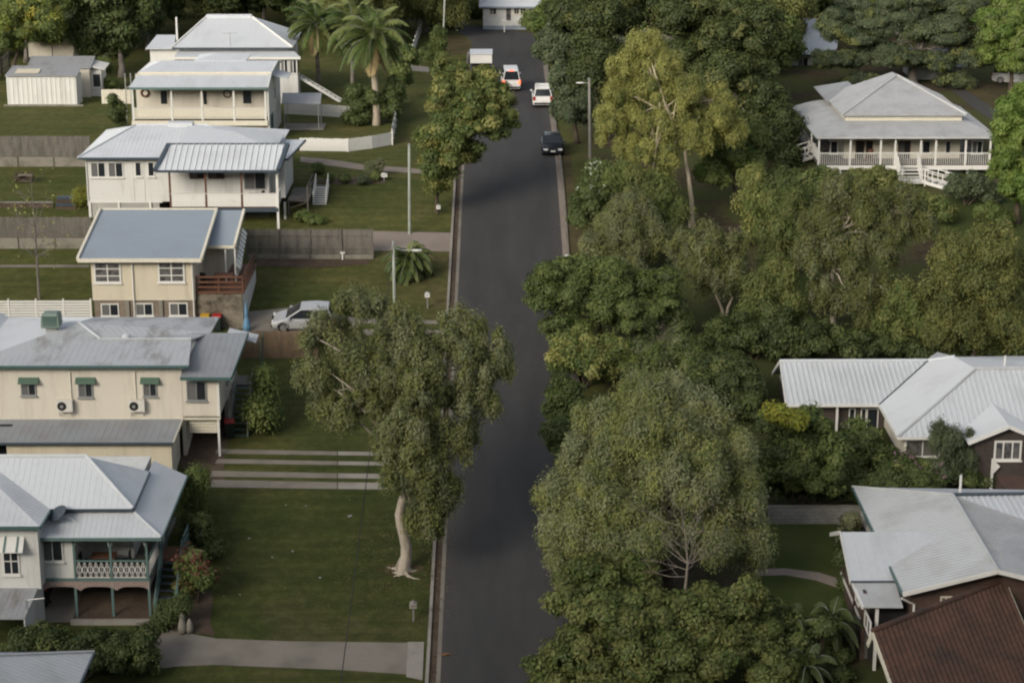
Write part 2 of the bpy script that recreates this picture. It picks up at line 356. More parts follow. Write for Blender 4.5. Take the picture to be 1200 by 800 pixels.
# driveways and paths on the left
px_sheet('driveway', [(176,740),(200,738),(253,748),(330,751),(478,753),(477,790),(400,785),(250,779),(205,781),(170,786)], M['concrete'], .02)
px_sheet('driveway', [(478,752),(497,752),(495,797),(476,793)], M['concrete_pale'], .021)
for i, (y0, y1) in enumerate([(526,531.5), (537.5,543), (551.5,558.5), (562,571)]):
    px_sheet('driveway', [(255-6*(i > 1),y0),(395,y0+3),(395,y1+2),(252-6*(i > 1),y1)], M['concrete'], .018)
    px_sheet('driveway', [(396,y0+3),(512,y0+4.5),(511,y1+3),(396,y1+2)], M['concrete_pale'], .018)
px_sheet('driveway', [(330,271),(436,271),(530,273),(528,295),(437,294),(330,294)], M['concrete_pink'], .02)
px_sheet('driveway', [(283,366),(345,360),(420,373),(528,376),(528,380),(420,379),(400,392),(365,394),(285,390)], M['concrete'], .018)
px_sheet('driveway', [(400,386),(528,387),(528,392),(400,393)], M['concrete'], .018)
px_sheet('path', [(352,184),(385,187),(430,194),(480,197),(500,200),(500,204),(450,201),(420,199),(383,194),(352,190)], M['concrete_pink'], .02)
px_sheet('path', [(480,76),(503,79),(503,85),(480,83)], M['concrete_pale'], .02)
px_sheet('path', [(0,310.5),(104,310.5),(104,313.5),(0,313.5)], M['concrete'], .02)
px_sheet('garden_bed', [(372,210),(450,206),(452,215),(400,217),(370,214)], M['soil'], .02)
px_sheet('garden_bed', [(300,303),(345,303),(400,305),(436,304),(430,310),(370,314),(300,312)], M['soil'], .02)
px_sheet('garden_bed', [(205,690),(232,668),(250,700),(246,728),(252,745),(200,738)], M['soil'], .02)
px_sheet('garden_bed', [(250,500),(274,500),(264,528),(262,562),(245,566),(246,530)], M['soil'], .014)
px_sheet('bare_earth', [(214,506),(258,505),(257,536),(246,549),(212,549)], M['soil'], .016)
px_sheet('bare_earth', [(448,668),(456,661),(470,658),(487,660),(497,664),(494,671),(484,672),(477,675),(463,673),(455,674)], M['straw'], .012)
# right: back lawn, curved path, clearings
px_sheet('lawn', [(890,614),(1000,614),(1000,740),(890,740)], M['lawn'], .02)
px_sheet('path', [(885,667),(920,666),(960,671),(985,679),(998,688),(985,690),(955,680),(920,674),(885,675)], M['concrete_pink'], .03)
px_sheet('lawn', [(1110,232),(1250,232),(1250,300),(1160,300),(1090,262)], M['lawn'], .02)
px_sheet('lawn', [(872,330),(960,318),(985,352),(930,372),(868,376)], M['lawn'], .02)
px_sheet('bare_earth', [(852,268),(880,263),(925,264),(955,270),(968,279),(930,286),(890,284),(860,280)], M['soil'], .02)
px_sheet('lane', [(1105,98),(1120,98),(1175,134),(1260,170),(1260,192),(1150,134)], M['asphalt'], .02)
px_sheet('verge', [(1120,98),(1130,98),(1200,128),(1200,140),(1172,131)], M['straw'], .02)

# ================================================================ fences
def paling_fence(label, pts, h, mat, step=.13, low=None, lowmat=None, gap=.012, rails=2, posts=2.4, group=None, rail_front=False, name='paling_fence', taper=None):
    """pts: ground points (Vector) the fence runs through"""
    c = pts[0]; t = thing(name, label, 'fence', (c.x, c.y, c.z), group)
    pal = MB(); rl = MB(); po = []; lw = MB(); k0 = low or 0
    for a, b in zip(pts, pts[1:]):
        d = (b-a); Ln = d.length; d = d/Ln; nrm = Vector((-d.y, d.x, 0)).normalized()
        if nrm.y > 0: nrm = -nrm                                # towards the viewer's side of the fence
        n = max(2, int(Ln/step)); rs = random.Random(int(Ln*100))
        for i in range(n):
            q = a+d*(i+.5)*Ln/n; w = step/2-gap/2; hh = h+rs.uniform(-.025, .025)
            z0 = q.z+k0; e = d*w; f = nrm*(.011+rs.uniform(0, .006))
            pal.prism([q-e+Vector((0,0,k0+.03)), q+e+Vector((0,0,k0+.03)), q+e+Vector((0,0,hh)), q-e+Vector((0,0,hh))], f)
        for j in range(rails):
            zz = k0+(h-k0)*((j+.5)/rails if rails > 1 else .5); o = (nrm*.045 if rail_front else nrm*-.03)
            rl.beam(a+Vector((0,0,zz))+o, b+Vector((0,0,zz))+o, .04, .09)
        m = max(1, round(Ln/posts))
        for i in range(m+1):
            q = a+d*Ln*i/m
            po.append((q-nrm*.06 if not rail_front else q+nrm*.07, q.z))
        if low:
            for i in range(m):
                p0, p1 = a+d*(Ln*i/m+.06), a+d*(Ln*(i+1)/m-.06)
                lw.prism([p0+Vector((0,0,-.3)), p1+Vector((0,0,-.3)), p1+Vector((0,0,low)), p0+Vector((0,0,low))], nrm*.07)
    pal.build('palings', mat, t); rl.build('rail', mat, t)
    for q, z in po: MB().box(q.x-.05, q.x+.05, q.y-.05, q.y+.05, z-.3, z+h+(.04 if rail_front else -.02)).build('post', mat, t)
    if low: lw.build('retaining_panel', lowmat, t)
    return t
def V(x, y, z): return Vector((x, y, z))
q0, q1 = G(-20,195), G(106,195)
paling_fence('weathered grey paling fence on concrete sleepers above the back lawn left of the deck house', [q0, q1], 2.35, M['timber_grey'], low=.75, lowmat=M['sleeper'])
q0, q1 = G(-20,291), G(108,291)
paling_fence('weathered grey paling fence on concrete sleepers behind the thin bare tree', [q0, q1], 2.2, M['timber_grey'], low=.75, lowmat=M['sleeper'])
q0, q1 = G(290,303), G(437,303)
paling_fence('weathered grey paling fence with rails showing beside the tan concrete driveway', [q0, q1], 2.05, M['timber_grey'], low=.3, lowmat=M['sleeper'], rail_front=True)
q0, q1 = G(283,420), G(372,420)
paling_fence('brown paling fence below the silver hatchback', [q0, q1], 1.75, M['timber_tan'], rail_front=False)
q0, q1 = G(-20,410), G(60,410)
paling_fence('brown paling fence at the photo edge behind the grey hipped roof', [q0, q1], 1.5, M['timber_tan'])
# white horizontal slat fence
q0, q1 = G(-20,384), G(108,384)
t = thing('slat_fence', 'white fence of horizontal slats left of the blue roofed house', 'fence', q0)
m = MB()
for k in range(9): m.box(q0.x, q1.x, q0.y-.03, q0.y-.005, q0.z+.25+k*.175, q0.z+.25+k*.175+.13)
m.build('slats', M['trim_white'], t)
for i in range(5):
    x = q0.x+(q1.x-q0.x)*(i/4); MB().box(x-.05, x+.05, q0.y-.06, q0.y+.05, q0.z-.2, q0.z+1.9).build('post', M['trim_white'], t)
paling_fence('low white paling fence curving up around the palm garden', [G(352,177), G(408,178), G(436,174.5), G(459,170)], 1.05, M['trim_white'], step=.16, gap=.006, rails=1, posts=3, name='picket_fence')
paling_fence('white paling fence running uphill beside the footpath past the palms', [G(459,170), G(463,150), G(466,134), G(467,122)], 1.3, M['trim_white'], step=.16, gap=.006, rails=1, posts=3, name='picket_fence')
paling_fence('low white picket fence behind the small lean-to awning and slab', [G(333,134), G(372,136), G(412,139)], 1.05, M['trim_white'], step=.16, gap=.02, rails=1, posts=3, name='picket_fence')
paling_fence('white picket fence far up the left verge near the side street', [G(484,66), G(489,50), G(494,38)], 1.25, M['trim_white'], step=.2, gap=.01, rails=1, posts=3, name='picket_fence')
paling_fence('long white boundary wall beyond the side street beside the dark parked sedan', [G(470,18), G(500,22), G(522,25)], 1.4, M['trim_white'], step=.4, gap=.0, rails=1, posts=6, name='boundary_fence')
paling_fence('old grey picket fence at the far left edge beside the small sheds', [G(-8,96), G(2,88), G(11,80)], 1.7, M['timber_grey'], step=.3, gap=.12, rails=2, posts=3, name='picket_fence')
q0, q1 = G(120,122), G(153,122)
paling_fence('low pale fence between the grey shed and the verandah house', [q0, q1], 1.3, M['trim_cream'], step=.2, gap=.006, rails=1, posts=3, name='boundary_fence')
# block wall on the right
q0, q1 = G(900,614), G(1013,614)
t = thing('block_wall', 'low grey concrete block wall between the lawn and the hedge', 'wall', q0)
MB().box(q0.x, q1.x, q0.y, q0.y+.2, q0.z-.3, q0.z+.95).build('wall_body', M['block_grey'], t)
MB().box(q0.x, q1.x+.0, q0.y-.02, q0.y+.22, q0.z+.95, q0.z+1.0).build('capping', M['sleeper'], t)
# timber retaining wall below the upper lawn
q0, q1 = G(-15,244), G(62,244)
t = thing('retaining_wall', 'low dark stone retaining wall along the upper back lawn', 'wall', q0)
MB().box(q0.x, q1.x, q0.y, q0.y+.35, q0.z-.2, q0.z+.38).build('wall_body', M['soil'], t)
MB().box(q0.x, q1.x, q0.y-.03, q0.y+.3, q0.z+.38, q0.z+.44).build('capping', M['sleeper'], t)
# ================================================================ building helpers
def roof(faces, mat, parent, name='roof', rib=.3, th=.07, ribs=None, rw=.035, rh=.012):
    """faces: convex polygons of sheet metal, each with raised ribs running down its slope"""
    m = MB()
    for fi, F in enumerate(faces):
        F = [Vector(p) for p in F]
        n = Vector((0,0,0))
        for i in range(1, len(F)-1): n += (F[i]-F[0]).cross(F[i+1]-F[0])
        if n.z < 0: F = F[::-1]; n = -n
        n.normalize(); m.prism(F, (0,0,-th))
        if not rib: continue
        e = Vector((0,0,1)).cross(n)
        if e.length < .02: e = Vector((1,0,0))
        e.normalize(); d = n.cross(e)
        us = [(p-F[0]).dot(e) for p in F]; vs_ = [(p-F[0]).dot(d) for p in F]
        pp = sum(((p-F[0]).dot(n) for p in F))/len(F)
        u = math.floor(min(us)/rib)*rib+rib*.5
        while u < max(us):
            cut = []
            for i in range(len(F)):
                u0, u1 = us[i], us[(i+1) % len(F)]
                if (u0-u)*(u1-u) < 0: cut.append(F[i].lerp(F[(i+1) % len(F)], (u-u0)/(u1-u0)))
            if len(cut) == 2 and (cut[1]-cut[0]).length > .15:
                a, b = cut; q = e*rw/2; r = n*rh
                m.add([a-q, a+q, a+q*.4+r, a-q*.4+r, b-q, b+q, b+q*.4+r, b-q*.4+r], [(0,4,7,3),(3,7,6,2),(2,6,5,1),(0,3,2,1),(4,5,6,7)])
            u += rib
    return m.build(name, mat, parent)
def line(parent, name, pts, mat, r=.07, box=None):
    m = MB()
    if box:
        for a, b in zip(pts, pts[1:]): m.beam(a, b, box[0], box[1])
    else: m.tube(pts, r, 6)
    return m.build(name, mat, parent)
def up(v, dz): return Vector(v)+Vector((0,0,dz))
def window(parent, x0, x1, z0, z1, y, cols=2, rows=1, fr=None, gl=None, axis='y', s=-1, sill=True, t=.06, fw=.07, name='window'):
    """window standing proud of a wall: frame bars, one pane mesh, sill; axis y: wall faces -Y at y; axis x: wall faces s*X at x=y, x0/x1 run along Y"""
    fr = fr or M['trim_white']; gl = gl or M['glass']
    if x0 > x1: x0, x1 = x1, x0
    if z0 > z1: z0, z1 = z1, z0
    def bx(m, u0, u1, v0, v1, d0, d1):
        if axis == 'y': m.box(u0, u1, y-d1, y-d0, v0, v1)
        else: m.box(y+s*d0, y+s*d1, u0, u1, v0, v1)
    f = MB()
    bx(f, x0, x0+fw, z0, z1, -.02, t); bx(f, x1-fw, x1, z0, z1, -.02, t)
    bx(f, x0+fw, x1-fw, z0, z0+fw, -.02, t-.003); bx(f, x0+fw, x1-fw, z1-fw, z1, -.02, t-.003)
    for i in range(1, cols):
        u = x0+(x1-x0)*i/cols; bx(f, u-fw*.35, u+fw*.35, z0+fw, z1-fw, -.02, t-.006)
    for i in range(1, rows):
        v = z0+(z1-z0)*i/rows; bx(f, x0+fw, x1-fw, v-fw*.3, v+fw*.3, -.02, t-.01)
    w_ = f.build(name, fr, parent)
    p = MB(); bx(p, x0+fw*.5, x1-fw*.5, z0+fw*.5, z1-fw*.5, -.015, .018); p.build('pane', gl, w_)
    if cols == 2 and rows == 1 and gl is M['glass'] and x1-x0 > .7:
        p = MB(); bx(p, x0+fw*.8, (x0+x1)/2-fw*.2, z0+fw*.8, z1-fw*.8, .0, .03); p.build('screen', M['screen'], w_)
    if sill:
        q = MB(); bx(q, x0-.06, x1+.06, z0-.07, z0-.003, -.01, t+.06); q.build('sill', fr, w_)
    return w_
def wpx(parent, a, b, c, d, Y, **k):
    p, q = P(a, b, Y), P(c, d, Y); return window(parent, p.x, q.x, q.z, p.z, Y, **k)
def posts(parent, xs, y, z0, z1, mat, w=.11, name='post'):
    for x in xs: MB().box(x-w/2, x+w/2, y-w/2, y+w/2, z0, z1).build(name, mat, parent)
def walls(parent, x0, x1, y0, y1, z0, z1, mat, name='wall'):
    return MB().box(x0, x1, y0, y1, z0, z1).build(name, mat, parent)
def stair(parent, top, run, width, rise, n, mat_s, mat_t, d=(0,-1), rail=None, name='stairs'):
    """straight flight from top (centre of the upper edge) going down along d"""
    d = Vector((*d, 0)).normalized(); a = Vector((-d.y, d.x, 0))*width/2; bot = Vector(top)+d*run-Vector((0,0,rise))
    m = MB()
    for i in range(n):
        c = Vector(top)+d*run*(i+.5)/n-Vector((0,0,rise*(i+1)/n-.06))
        m.prism([c-a*.96-d*.13, c+a*.96-d*.13, c+a*.96+d*.13, c-a*.96+d*.13], (0,0,.045))
    st = m.build(name, mat_t, parent)
    for sgn in (-1, 1):
        MB().beam(Vector(top)+a*sgn, bot+a*sgn, .06, .25).build('stringer', mat_s, st)
        if rail:
            m = MB()
            for k in (.5, .95): m.beam(Vector(top)+a*sgn+Vector((0,0,k)), bot+a*sgn+Vector((0,0,k)), .05, .07)
            for k in range(4):
                q = (Vector(top)+a*sgn).lerp(bot+a*sgn, k/3); m.beam(q-Vector((0,0,.1)), q+Vector((0,0,1.0)), .07)
            m.build('handrail', rail, st)
    return st
def downpipe(parent, x, y, z0, z1, mat): return line(parent, 'downpipe', [(x,y,z1),(x,y,z0)], mat, .045)

# ================================================================ teal-trimmed white house, bottom left
Y = 92.4; h = thing('verandah_house', 'white house with teal trim and lattice balcony beside the pink flowering shrub', 'house', (X_(100, 93), 96, g(92.4)))
Yw = Y+.1
fl = Z_(677, Y); eL = Z_(629, Y-.5); gz = g(Y)
xR = X_(174.5, Y, 677); xM = X_(87, Y, 650); xL0 = X_(33, Y, 650); xLL = X_(-60, Y, 650)
A = P(33,628,Y-.5); B = P(189,629,Y-.5); A.z = B.z = eL
B2 = PZ(219,557,eL); yb = B2.y
zM = eL+.95                                              # main eave
c1 = PZ(156,596,zM); c2 = PZ(175,552,zM); c0 = PZ(61,595,zM); c0.y = c1.y
rz = zM+1.75; yr = (c1.y+c2.y)/2
rB = Vector((c1.x-(yr-c1.y), yr, rz)); rA = Vector((xLL, yr, rz))
w0 = PZ(47,619,zM-.1); w0.z = zM
wing_y = w0.y
roof([[c0, c1, rB, Vector((c0.x-3.2, yr, rz))], [c1, c2, rB], [Vector((xLL,c1.y,zM)), c0, Vector((c0.x-3.2,yr,rz)), rA], [c2, rB, rA, Vector((xLL,c2.y,zM))]], M['roof_bright'], h)
# front wing with its own hip
k = w0; wr = 2.3; wa = Vector((k.x-3.4, k.y+3.4, zM+1.5)); wb = Vector((k.x-3.4, yr, zM+1.5))
roof([[k, Vector((k.x, yr-.2, zM)), wb, wa], [k, wa, Vector((xLL, k.y+3.4, zM+1.5)), Vector((xLL, k.y, zM))], [wa, wb, Vector((xLL, yr, zM+1.5)), Vector((xLL, k.y+3.4, zM+1.5))]], M['roof_bright'], h)
line(h, 'gutter', [up(w0+Vector((-14,-.02,0)),-.06), up(w0+Vector((0,-.02,0)),-.06), up(Vector((k.x+.02,c0.y,zM)),-.06)], M['gutter_green'], box=(.12,.14))
line(h, 'gutter', [up(c0,-.06), up(c1,-.06), up(c2,-.06)], M['gutter_dark'], box=(.12,.13))
line(h, 'hip_cap', [up(c1,.04), up(rB,.04), up(rA,.04)], M['roof_bright'], .09)
# lower verandah roof wrapping front and right
zt = zM-.12; vA = Vector((A.x, c1.y+.3, zt)); vB = Vector((c1.x-.2, c1.y+.3, zt)); vC = Vector((c1.x-.2, yb, zt))
roof([[A, B, vB, vA], [B, B2, vC, vB]], M['roof_white'], h, name='verandah_roof', rib=.25)
line(h, 'gutter', [up(A,-.07), up(B,-.07), up(B2,-.07)], M['teal'], box=(.12,.15))
line(h, 'hip_cap', [up(B,.04), up(vB,.04)], M['roof_white'], .07)
# walls
walls(h, xLL, w0.x-.25, wing_y+.45, yb+.5, fl-.1, zM-.02, M['wall_white'])
walls(h, xL0+.1, xM-.06, Yw, Y+4, fl, eL, M['wall_white'])
walls(h, xL0+.1, vB.x-.2, Y+2.6, yb+.4, fl, zM-.02, M['wall_white'])
MB().box(xLL, xR+.1, Y+.02, yb, fl-.16, fl-.02).build('deck_floor', M['timber_grey'], h)
MB().box(xL0, xR+.06, Y-.03, Y+.02, fl-.12, fl+.03).build('floor_beam', M['teal'], h)
MB().box(xR, xR+.06, Y+.03, yb, fl-.12, fl+.03).build('floor_beam', M['teal'], h)
wpx(h, 48,631,75,657.5, Yw, cols=2)
yy = wing_y+.45
a, b = P(2,641,yy), P(24,673,yy); window(h, a.x, b.x, b.z, a.z, yy, cols=2, rows=2)
aw = MB()
for i in range(6):
    x0 = P(0,640,yy).x+i*.2; aw.prism([(x0,yy-.02,a.z+.55),(x0+.2,yy-.02,a.z+.55),(x0+.2,yy-.6,a.z-.02),(x0,yy-.6,a.z-.02)], (0,0,-.04))
awn = aw.build('window_awning', M['trim_white'], h)
for i in (1, 4):
    x0 = P(0,640,yy).x+i*.2+.06; MB().prism([(x0,yy-.03,a.z+.57),(x0+.1,yy-.03,a.z+.57),(x0+.1,yy-.62,a.z+.0),(x0,yy-.62,a.z+.0)], (0,0,-.02)).build('stripe', M['teal'], awn)
# balcony
px_ = [X_(87,Y,650), X_(129.5,Y,650), xR-.05]
posts(h, px_, Y, fl, eL-.1, M['teal'], .11)
for x in px_:                                                # curved white brackets
    for sgn in (-1, 1):
        if (x == px_[0] and sgn < 0) or (x == px_[-1] and sgn > 0): continue
        m = MB(); m.tube([(x+sgn*.05,Y,eL-.62),(x+sgn*.12,Y,eL-.36),(x+sgn*.3,Y,eL-.2),(x+sgn*.5,Y,eL-.14)], .035, 5); m.build('bracket', M['trim_white'], h)
def lattice(x0, x1, y, z0, z1, parent, axis='x'):
    m = MB(); n = max(2, round((x1-x0)/.28)); st = (x1-x0)/n
    def q(u, z): return Vector((u, y, z)) if axis == 'x' else Vector((y, u, z))
    zc = (z0+z1)/2; hh = (z1-z0)/2
    for i in range(n):
        u = x0+st*(i+.5)
        for k in range(8):
            a1, a2 = k*math.pi/4, (k+1)*math.pi/4
            m.beam(q(u+st*.42*math.cos(a1), zc+hh*.45*math.sin(a1)), q(u+st*.42*math.cos(a2), zc+hh*.45*math.sin(a2)), .022)
        m.beam(q(u, z0), q(u, z1), .022)
        for sg in (-1, 1): m.beam(q(u+sg*st*.5, zc+sg*hh*.0), q(u+sg*st*.1, z1-.04), .02); m.beam(q(u+sg*st*.5, zc), q(u+sg*st*.1, z0+.04), .02)
    m.beam(q(x0, z0), q(x1, z0), .04); return m.build('lattice_panel', M['trim_white'], parent)
for a, b in zip(px_, px_[1:]): lattice(a+.06, b-.06, Y, fl+.08, fl+.88, h)
lattice(Y+.1, yb-3, xR-.03, fl+.08, fl+.88, h, 'y')
line(h, 'handrail', [(px_[0],Y,fl+.94),(xR,Y,fl+.94)], M['teal'], box=(.09,.08))
line(h, 'handrail', [(xR,Y+.05,fl+.94),(xR,yb-3,fl+.94)], M['teal'], box=(.09,.08))
posts(h, [xR], Y+3.2, gz, eL-.1, M['teal']); posts(h, [xR], yb-2.9, gz, eL-.1, M['teal'])
# battened skirt with arches
m = MB(); zb = Z_(691, Y)
for x0, x1 in ((X_(50,Y,680), px_[0]+.2), (px_[0]+.2, px_[1]+.2), (px_[1]+.2, xR)):
    n = int((x1-x0)/.085)
    for i in range(n):
        u = (i+.5)/n; zz = zb+.28*(1-(2*u-1)**4)*.8; x = x0+(x1-x0)*u
        m.box(x-.03, x+.03, Y-.02, Y+.0, zz, fl-.125)
n = int((yb-4-Y)/.085)
for i in range(n):
    u = (i+.5)/n; yq = Y+.05+(yb-4-Y)*u; m.box(xR-.01, xR+.01, yq-.03, yq+.03, zb+.15*(1-(2*u-1)**4), fl-.125)
m.build('skirt_battens', M['pink_batten'], h)
posts(h, [X_(89,Y,700), X_(132,Y,700), xR-.03], Y+.06, gz-.2, fl-.13, M['teal'], .12, 'stump_post')
# under the floor
walls(h, X_(60,Y+3,700), X_(98,Y+3,700), Y+2.8, Y+3.0, gz-.2, fl-.17, M['wall_white'], 'lower_wall')
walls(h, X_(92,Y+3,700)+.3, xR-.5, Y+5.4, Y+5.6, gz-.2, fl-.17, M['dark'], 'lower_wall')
walls(h, xLL, X_(50,Y+3,700), Y+3.2, Y+3.4, gz-.3, fl-.17, M['wall_white'], 'lower_wall')
MB().box(X_(83,Y-.6,726), xR+.05, Y-.7, Y-.45, gz-.4, gz+.12).build('edging', M['concrete_pale'], h)
MB().prism([(X_(83,Y-.6,726),Y-.44,g(Y-.44)+.03),(xR,Y-.44,g(Y-.44)+.03),(xR,Y+5.4,g(Y+5.4)+.03),(X_(83,Y-.6,726),Y+5.4,g(Y+5.4)+.03)],(0,0,-.2)).build('under_floor_slab', M['soil'], h)
MB().prism([(X_(50,Y,726),Y-.44,g(Y-.44)+.025),(X_(83,Y-.6,726),Y-.44,g(Y-.44)+.025),(X_(83,Y-.6,726),Y+3,g(Y+3)+.025),(X_(50,Y,726),Y+3,g(Y+3)+.025)],(0,0,-.2)).build('under_floor_slab', M['concrete'], h)
# skillion carport roof at the left
ca, cb, cc, cd = P(-60,679,Y-.1), P(50,677,Y-.1), P(29,724,Y-3.6), P(-60,728,Y-3.6)
cd.z = cc.z; ca.z = cb.z
roof([[ca, cb, cc, cd]], M['roof_zinc'], h, name='carport_roof', rib=.25)
m = MB(); m.prism([up(cb,-.1), up(cc,-.1), Vector((cc.x,cc.y,gz-.9)), Vector((cb.x,cb.y,gz-.2))], (-.06,0,0)); m.build('carport_wall', M['wall_white'], h)
# stairs on the right flank
sx = X_(199, Y+3, 660); stair(h, (xR+.75, Y+2.6, fl), 3.0, 1.0, fl-g(Y-.4), 9, M['teal'], M['gutter_dark'], rail=M['teal'])
MB().box(xR+.05, xR+1.35, Y+2.6, Y+4.2, fl-.14, fl).build('landing', M['timber_brown'], h)
m = MB()
for q in (Y+2.7, Y+4.1): m.box(xR+1.28, xR+1.36, q-.04, q+.04, gz, fl+1.2)
for zz in (.4, .75, 1.1): m.box(xR+1.29, xR+1.35, Y+2.7, Y+4.1, fl+zz-.05, fl+zz+.03)
m.build('landing_rail', M['teal'], h)
# deck furniture
def table_chairs(name, label, x, y, z, cat='table', mat=None, group=None):
    t = thing(name, label, cat, (x,y,z), group); mm = mat or M['timber_brown']
    MB().box(x-.6, x+.6, y-.38, y+.38, z+.70, z+.75).build('table_top', mm, t)
    for sx_ in (-.52,.52):
        for sy_ in (-.3,.3): MB().box(x+sx_-.03, x+sx_+.03, y+sy_-.03, y+sy_+.03, z, z+.70).build('leg', mm, t)
def chair(label, x, y, z, rz, mat, group=None):
    t = thing('chair', label, 'chair', (x,y,z), group, rz); ORG[t.name] = Vector((0,0,0))
    MB().box(-.22,.22,-.22,.22,.42,.46).build('seat', mat, t)
    MB().box(-.22,.22,.19,.23,.46,.92).build('backrest', mat, t)
    for a in (-.19,.19):
        for b in (-.19,.19): MB().box(a-.02,a+.02,b-.02,b+.02,0,.42).build('leg', mat, t)
table_chairs('table', 'dark wooden table on the teal lattice balcony', px_[1]-.6, Y+1.3, fl-.02)
chair('dark chair left of the table on the teal lattice balcony', px_[1]-1.5, Y+1.2, fl-.02, 1.57, M['black'])
chair('dark chair right of the table on the teal lattice balcony', px_[1]+.45, Y+1.4, fl-.02, -1.57, M['black'])
# dish
d0 = P(70,618,Y+.35); d0.z = A.z+(vA.z-A.z)*(Y+.35-A.y)/(vA.y-A.y)
t = thing('satellite_dish', 'dark grey satellite dish on the white verandah roof', 'satellite dish', d0)
line(t, 'mast', [d0-Vector((0,0,.1)), d0+Vector((0,0,.3)), d0+Vector((.0,.05,.42))], M['steel'], .03)
m = MB(); m.lathe([(.02,0),(.22,.02),(.38,.07),(.52,.15),(.50,.165),(.36,.09),(.2,.035),(.02,.015)], (0,0,0), 18)
rot = Vector((-.45,-.25,.75)).to_track_quat('Z','Y').to_matrix()
m.v = [tuple(rot @ Vector((q[0]*1.15,q[1]*.95,q[2])) + d0+Vector((.0,.05,.40))) for q in m.v]; m.build('dish', M['gutter_dark'], t, True)
line(t, 'feed_arm', [d0+Vector((0,.05,.4)), d0+Vector((.45,-.05,.32)), d0+Vector((.9,-.1,.12))], M['steel'], .02)

# ================================================================ hipped roof at the bottom left corner
Yc = 84; h = thing('corner_house', 'house in the bottom left corner showing only its white hipped roof', 'house', (X_(40,82), 80, g(80)))
e1 = P(110,764,Yc); ez = e1.z; e0 = Vector((-40, Yc, ez)); e2 = Vector((e1.x, Yc-11, ez))
ap = PZ(26,759,ez+.0); hh = 1.5; r1 = Vector((e1.x-3.6, Yc-3.6, ez+hh)); 
r0 = Vector((-40, Yc-3.6, ez+hh)); r2 = Vector((e1.x-3.6, Yc-7.4, ez+hh))
roof([[e1, e0, r0, r1], [e1, r1, r2, e2], [r0, r1, r2, Vector((-40,Yc-7.4,ez+hh))], [e2, r2, Vector((-40,Yc-7.4,ez+hh)), Vector((-40,Yc-11,ez))]], M['roof_light'], h)
line(h, 'gutter', [up(e0,-.05), up(e1,-.05), up(e2,-.05)], M['gutter_dark'], box=(.12,.13))
line(h, 'hip_cap', [up(e1,.04), up(r1,.04), up(r2,.04), up(e2,.04)], M['roof_light'], .08)
walls(h, -39, e1.x-.5, Yc-10.5, Yc-.5, g(Yc-10)-.3, ez-.1, M['wall_white'])

# ================================================================ cream house with the grey hipped roof
Y = 108.3; gz = g(Y); h = thing('cream_house', 'long cream house with green window awnings and weathered grey hipped roof', 'house', (X_(130,Y), Y+5, gz))
fl = Z_(487, Y); eM = Z_(428, Y-.5); xl = X_(-70,Y,450); xr = X_(256,Y,450); xm = X_(213,Y,450)
yb = Y+9.5; xg = X_(221, Y-.5, 428); yc = Y+3.4; rz = Z_(397,yc)
f0 = Vector((xl, Y-.5, eM)); f1 = Vector((xg, Y-.5, eM)); g1 = Vector((X_(224,yc,396), yc, rz))
xap = X_(92, Y+5, 378); apx = P(92,377.5,Y+5.2); gj = Vector((xap+ (1.55), yc, rz))
fL = Vector((xap-5.5, Y-.5, eM))
rb = Vector((xg, yb, eM)); rl = Vector((xl, yb, eM))
T_ = P(247,389.5,yc+2.4)
roof([[fL, f1, g1, gj], [fL, gj, apx], [apx, gj, T_], [gj, g1, T_], [apx, T_, Vector((T_.x, yb, eM)), Vector((xap,yb,eM))]], M['roof_old'], h, rib=.35)
roof([[apx, fL, Vector((fL.x, yb, eM)), Vector((xap, yb, eM))]], M['roof_bright'], h, rib=.3)
roof([[Vector((fL.x+.6,Y+1.5,eM-.1)), Vector((fL.x+.6,yb,eM-.1)), Vector((xl,yb,eM+1.0)), Vector((xl,Y+1.5,eM+1.0))]], M['roof_white'], h, rib=.3)
m = MB(); m.prism([f1+Vector((-.25,.5,0)), f1+Vector((-.25,7,0)), g1+Vector((-.25,0,-.05))], (-.06,0,0)); m.build('gable', M['wall_cream2'], h)
s0, s1 = P(211,443,Y-.6), P(271,442,Y-.6); sz = s1.z = s0.z = Z_(442, Y-.6)
s2 = PZ(291,390,sz+.85); s3 = Vector((s0.x-.2, s2.y, sz+.85)); s1b = Vector((s1.x, s1.y, sz)); s2.x = max(s2.x, s1.x-.2)
roof([[s0, s1, s2, s3]], M['roof_grey'], h, name='side_roof', rib=.35)
line(h, 'gutter', [up(f0,-.06), up(f1,-.06)], M['gutter_green'], box=(.12,.14))
line(h, 'gutter', [up(s0,-.06), up(s1,-.06)], M['gutter_green'], box=(.12,.16))
line(h, 'barge_board', [up(s1,-.06), up(s2,-.06)], M['gutter_green'], box=(.05,.2))
line(h, 'ridge_cap', [up(gj,.03), up(g1,.03)], M['roof_old'], .08); line(h, 'ridge_cap', [up(apx,.03), up(gj,.03)], M['roof_white'], .08)
q = P(149,392,yc+.6); t_ = MB().lathe([(.2,0),(.26,.1),(.22,.28),(.05,.36)], (q.x,yc+.3,rz-.1), 10).build('roof_vent', M['roof_white'], h)
walls(h, xl, xm, Y, yb-.4, fl-.1, eM-.03, M['wall_cream2']); walls(h, xm, xr, Y+.02, s2.y-.3, fl, sz-.03, M['wall_cream2'])
MB().box(xl, xr+.02, Y-.03, Y+.3, fl-.2, fl-.105).build('floor_trim', M['trim_cream'], h)
MB().box(xr-.12, xr+.03, Y-.02, Y+.1, fl, sz-.1).build('corner_trim', M['trim_white'], h)
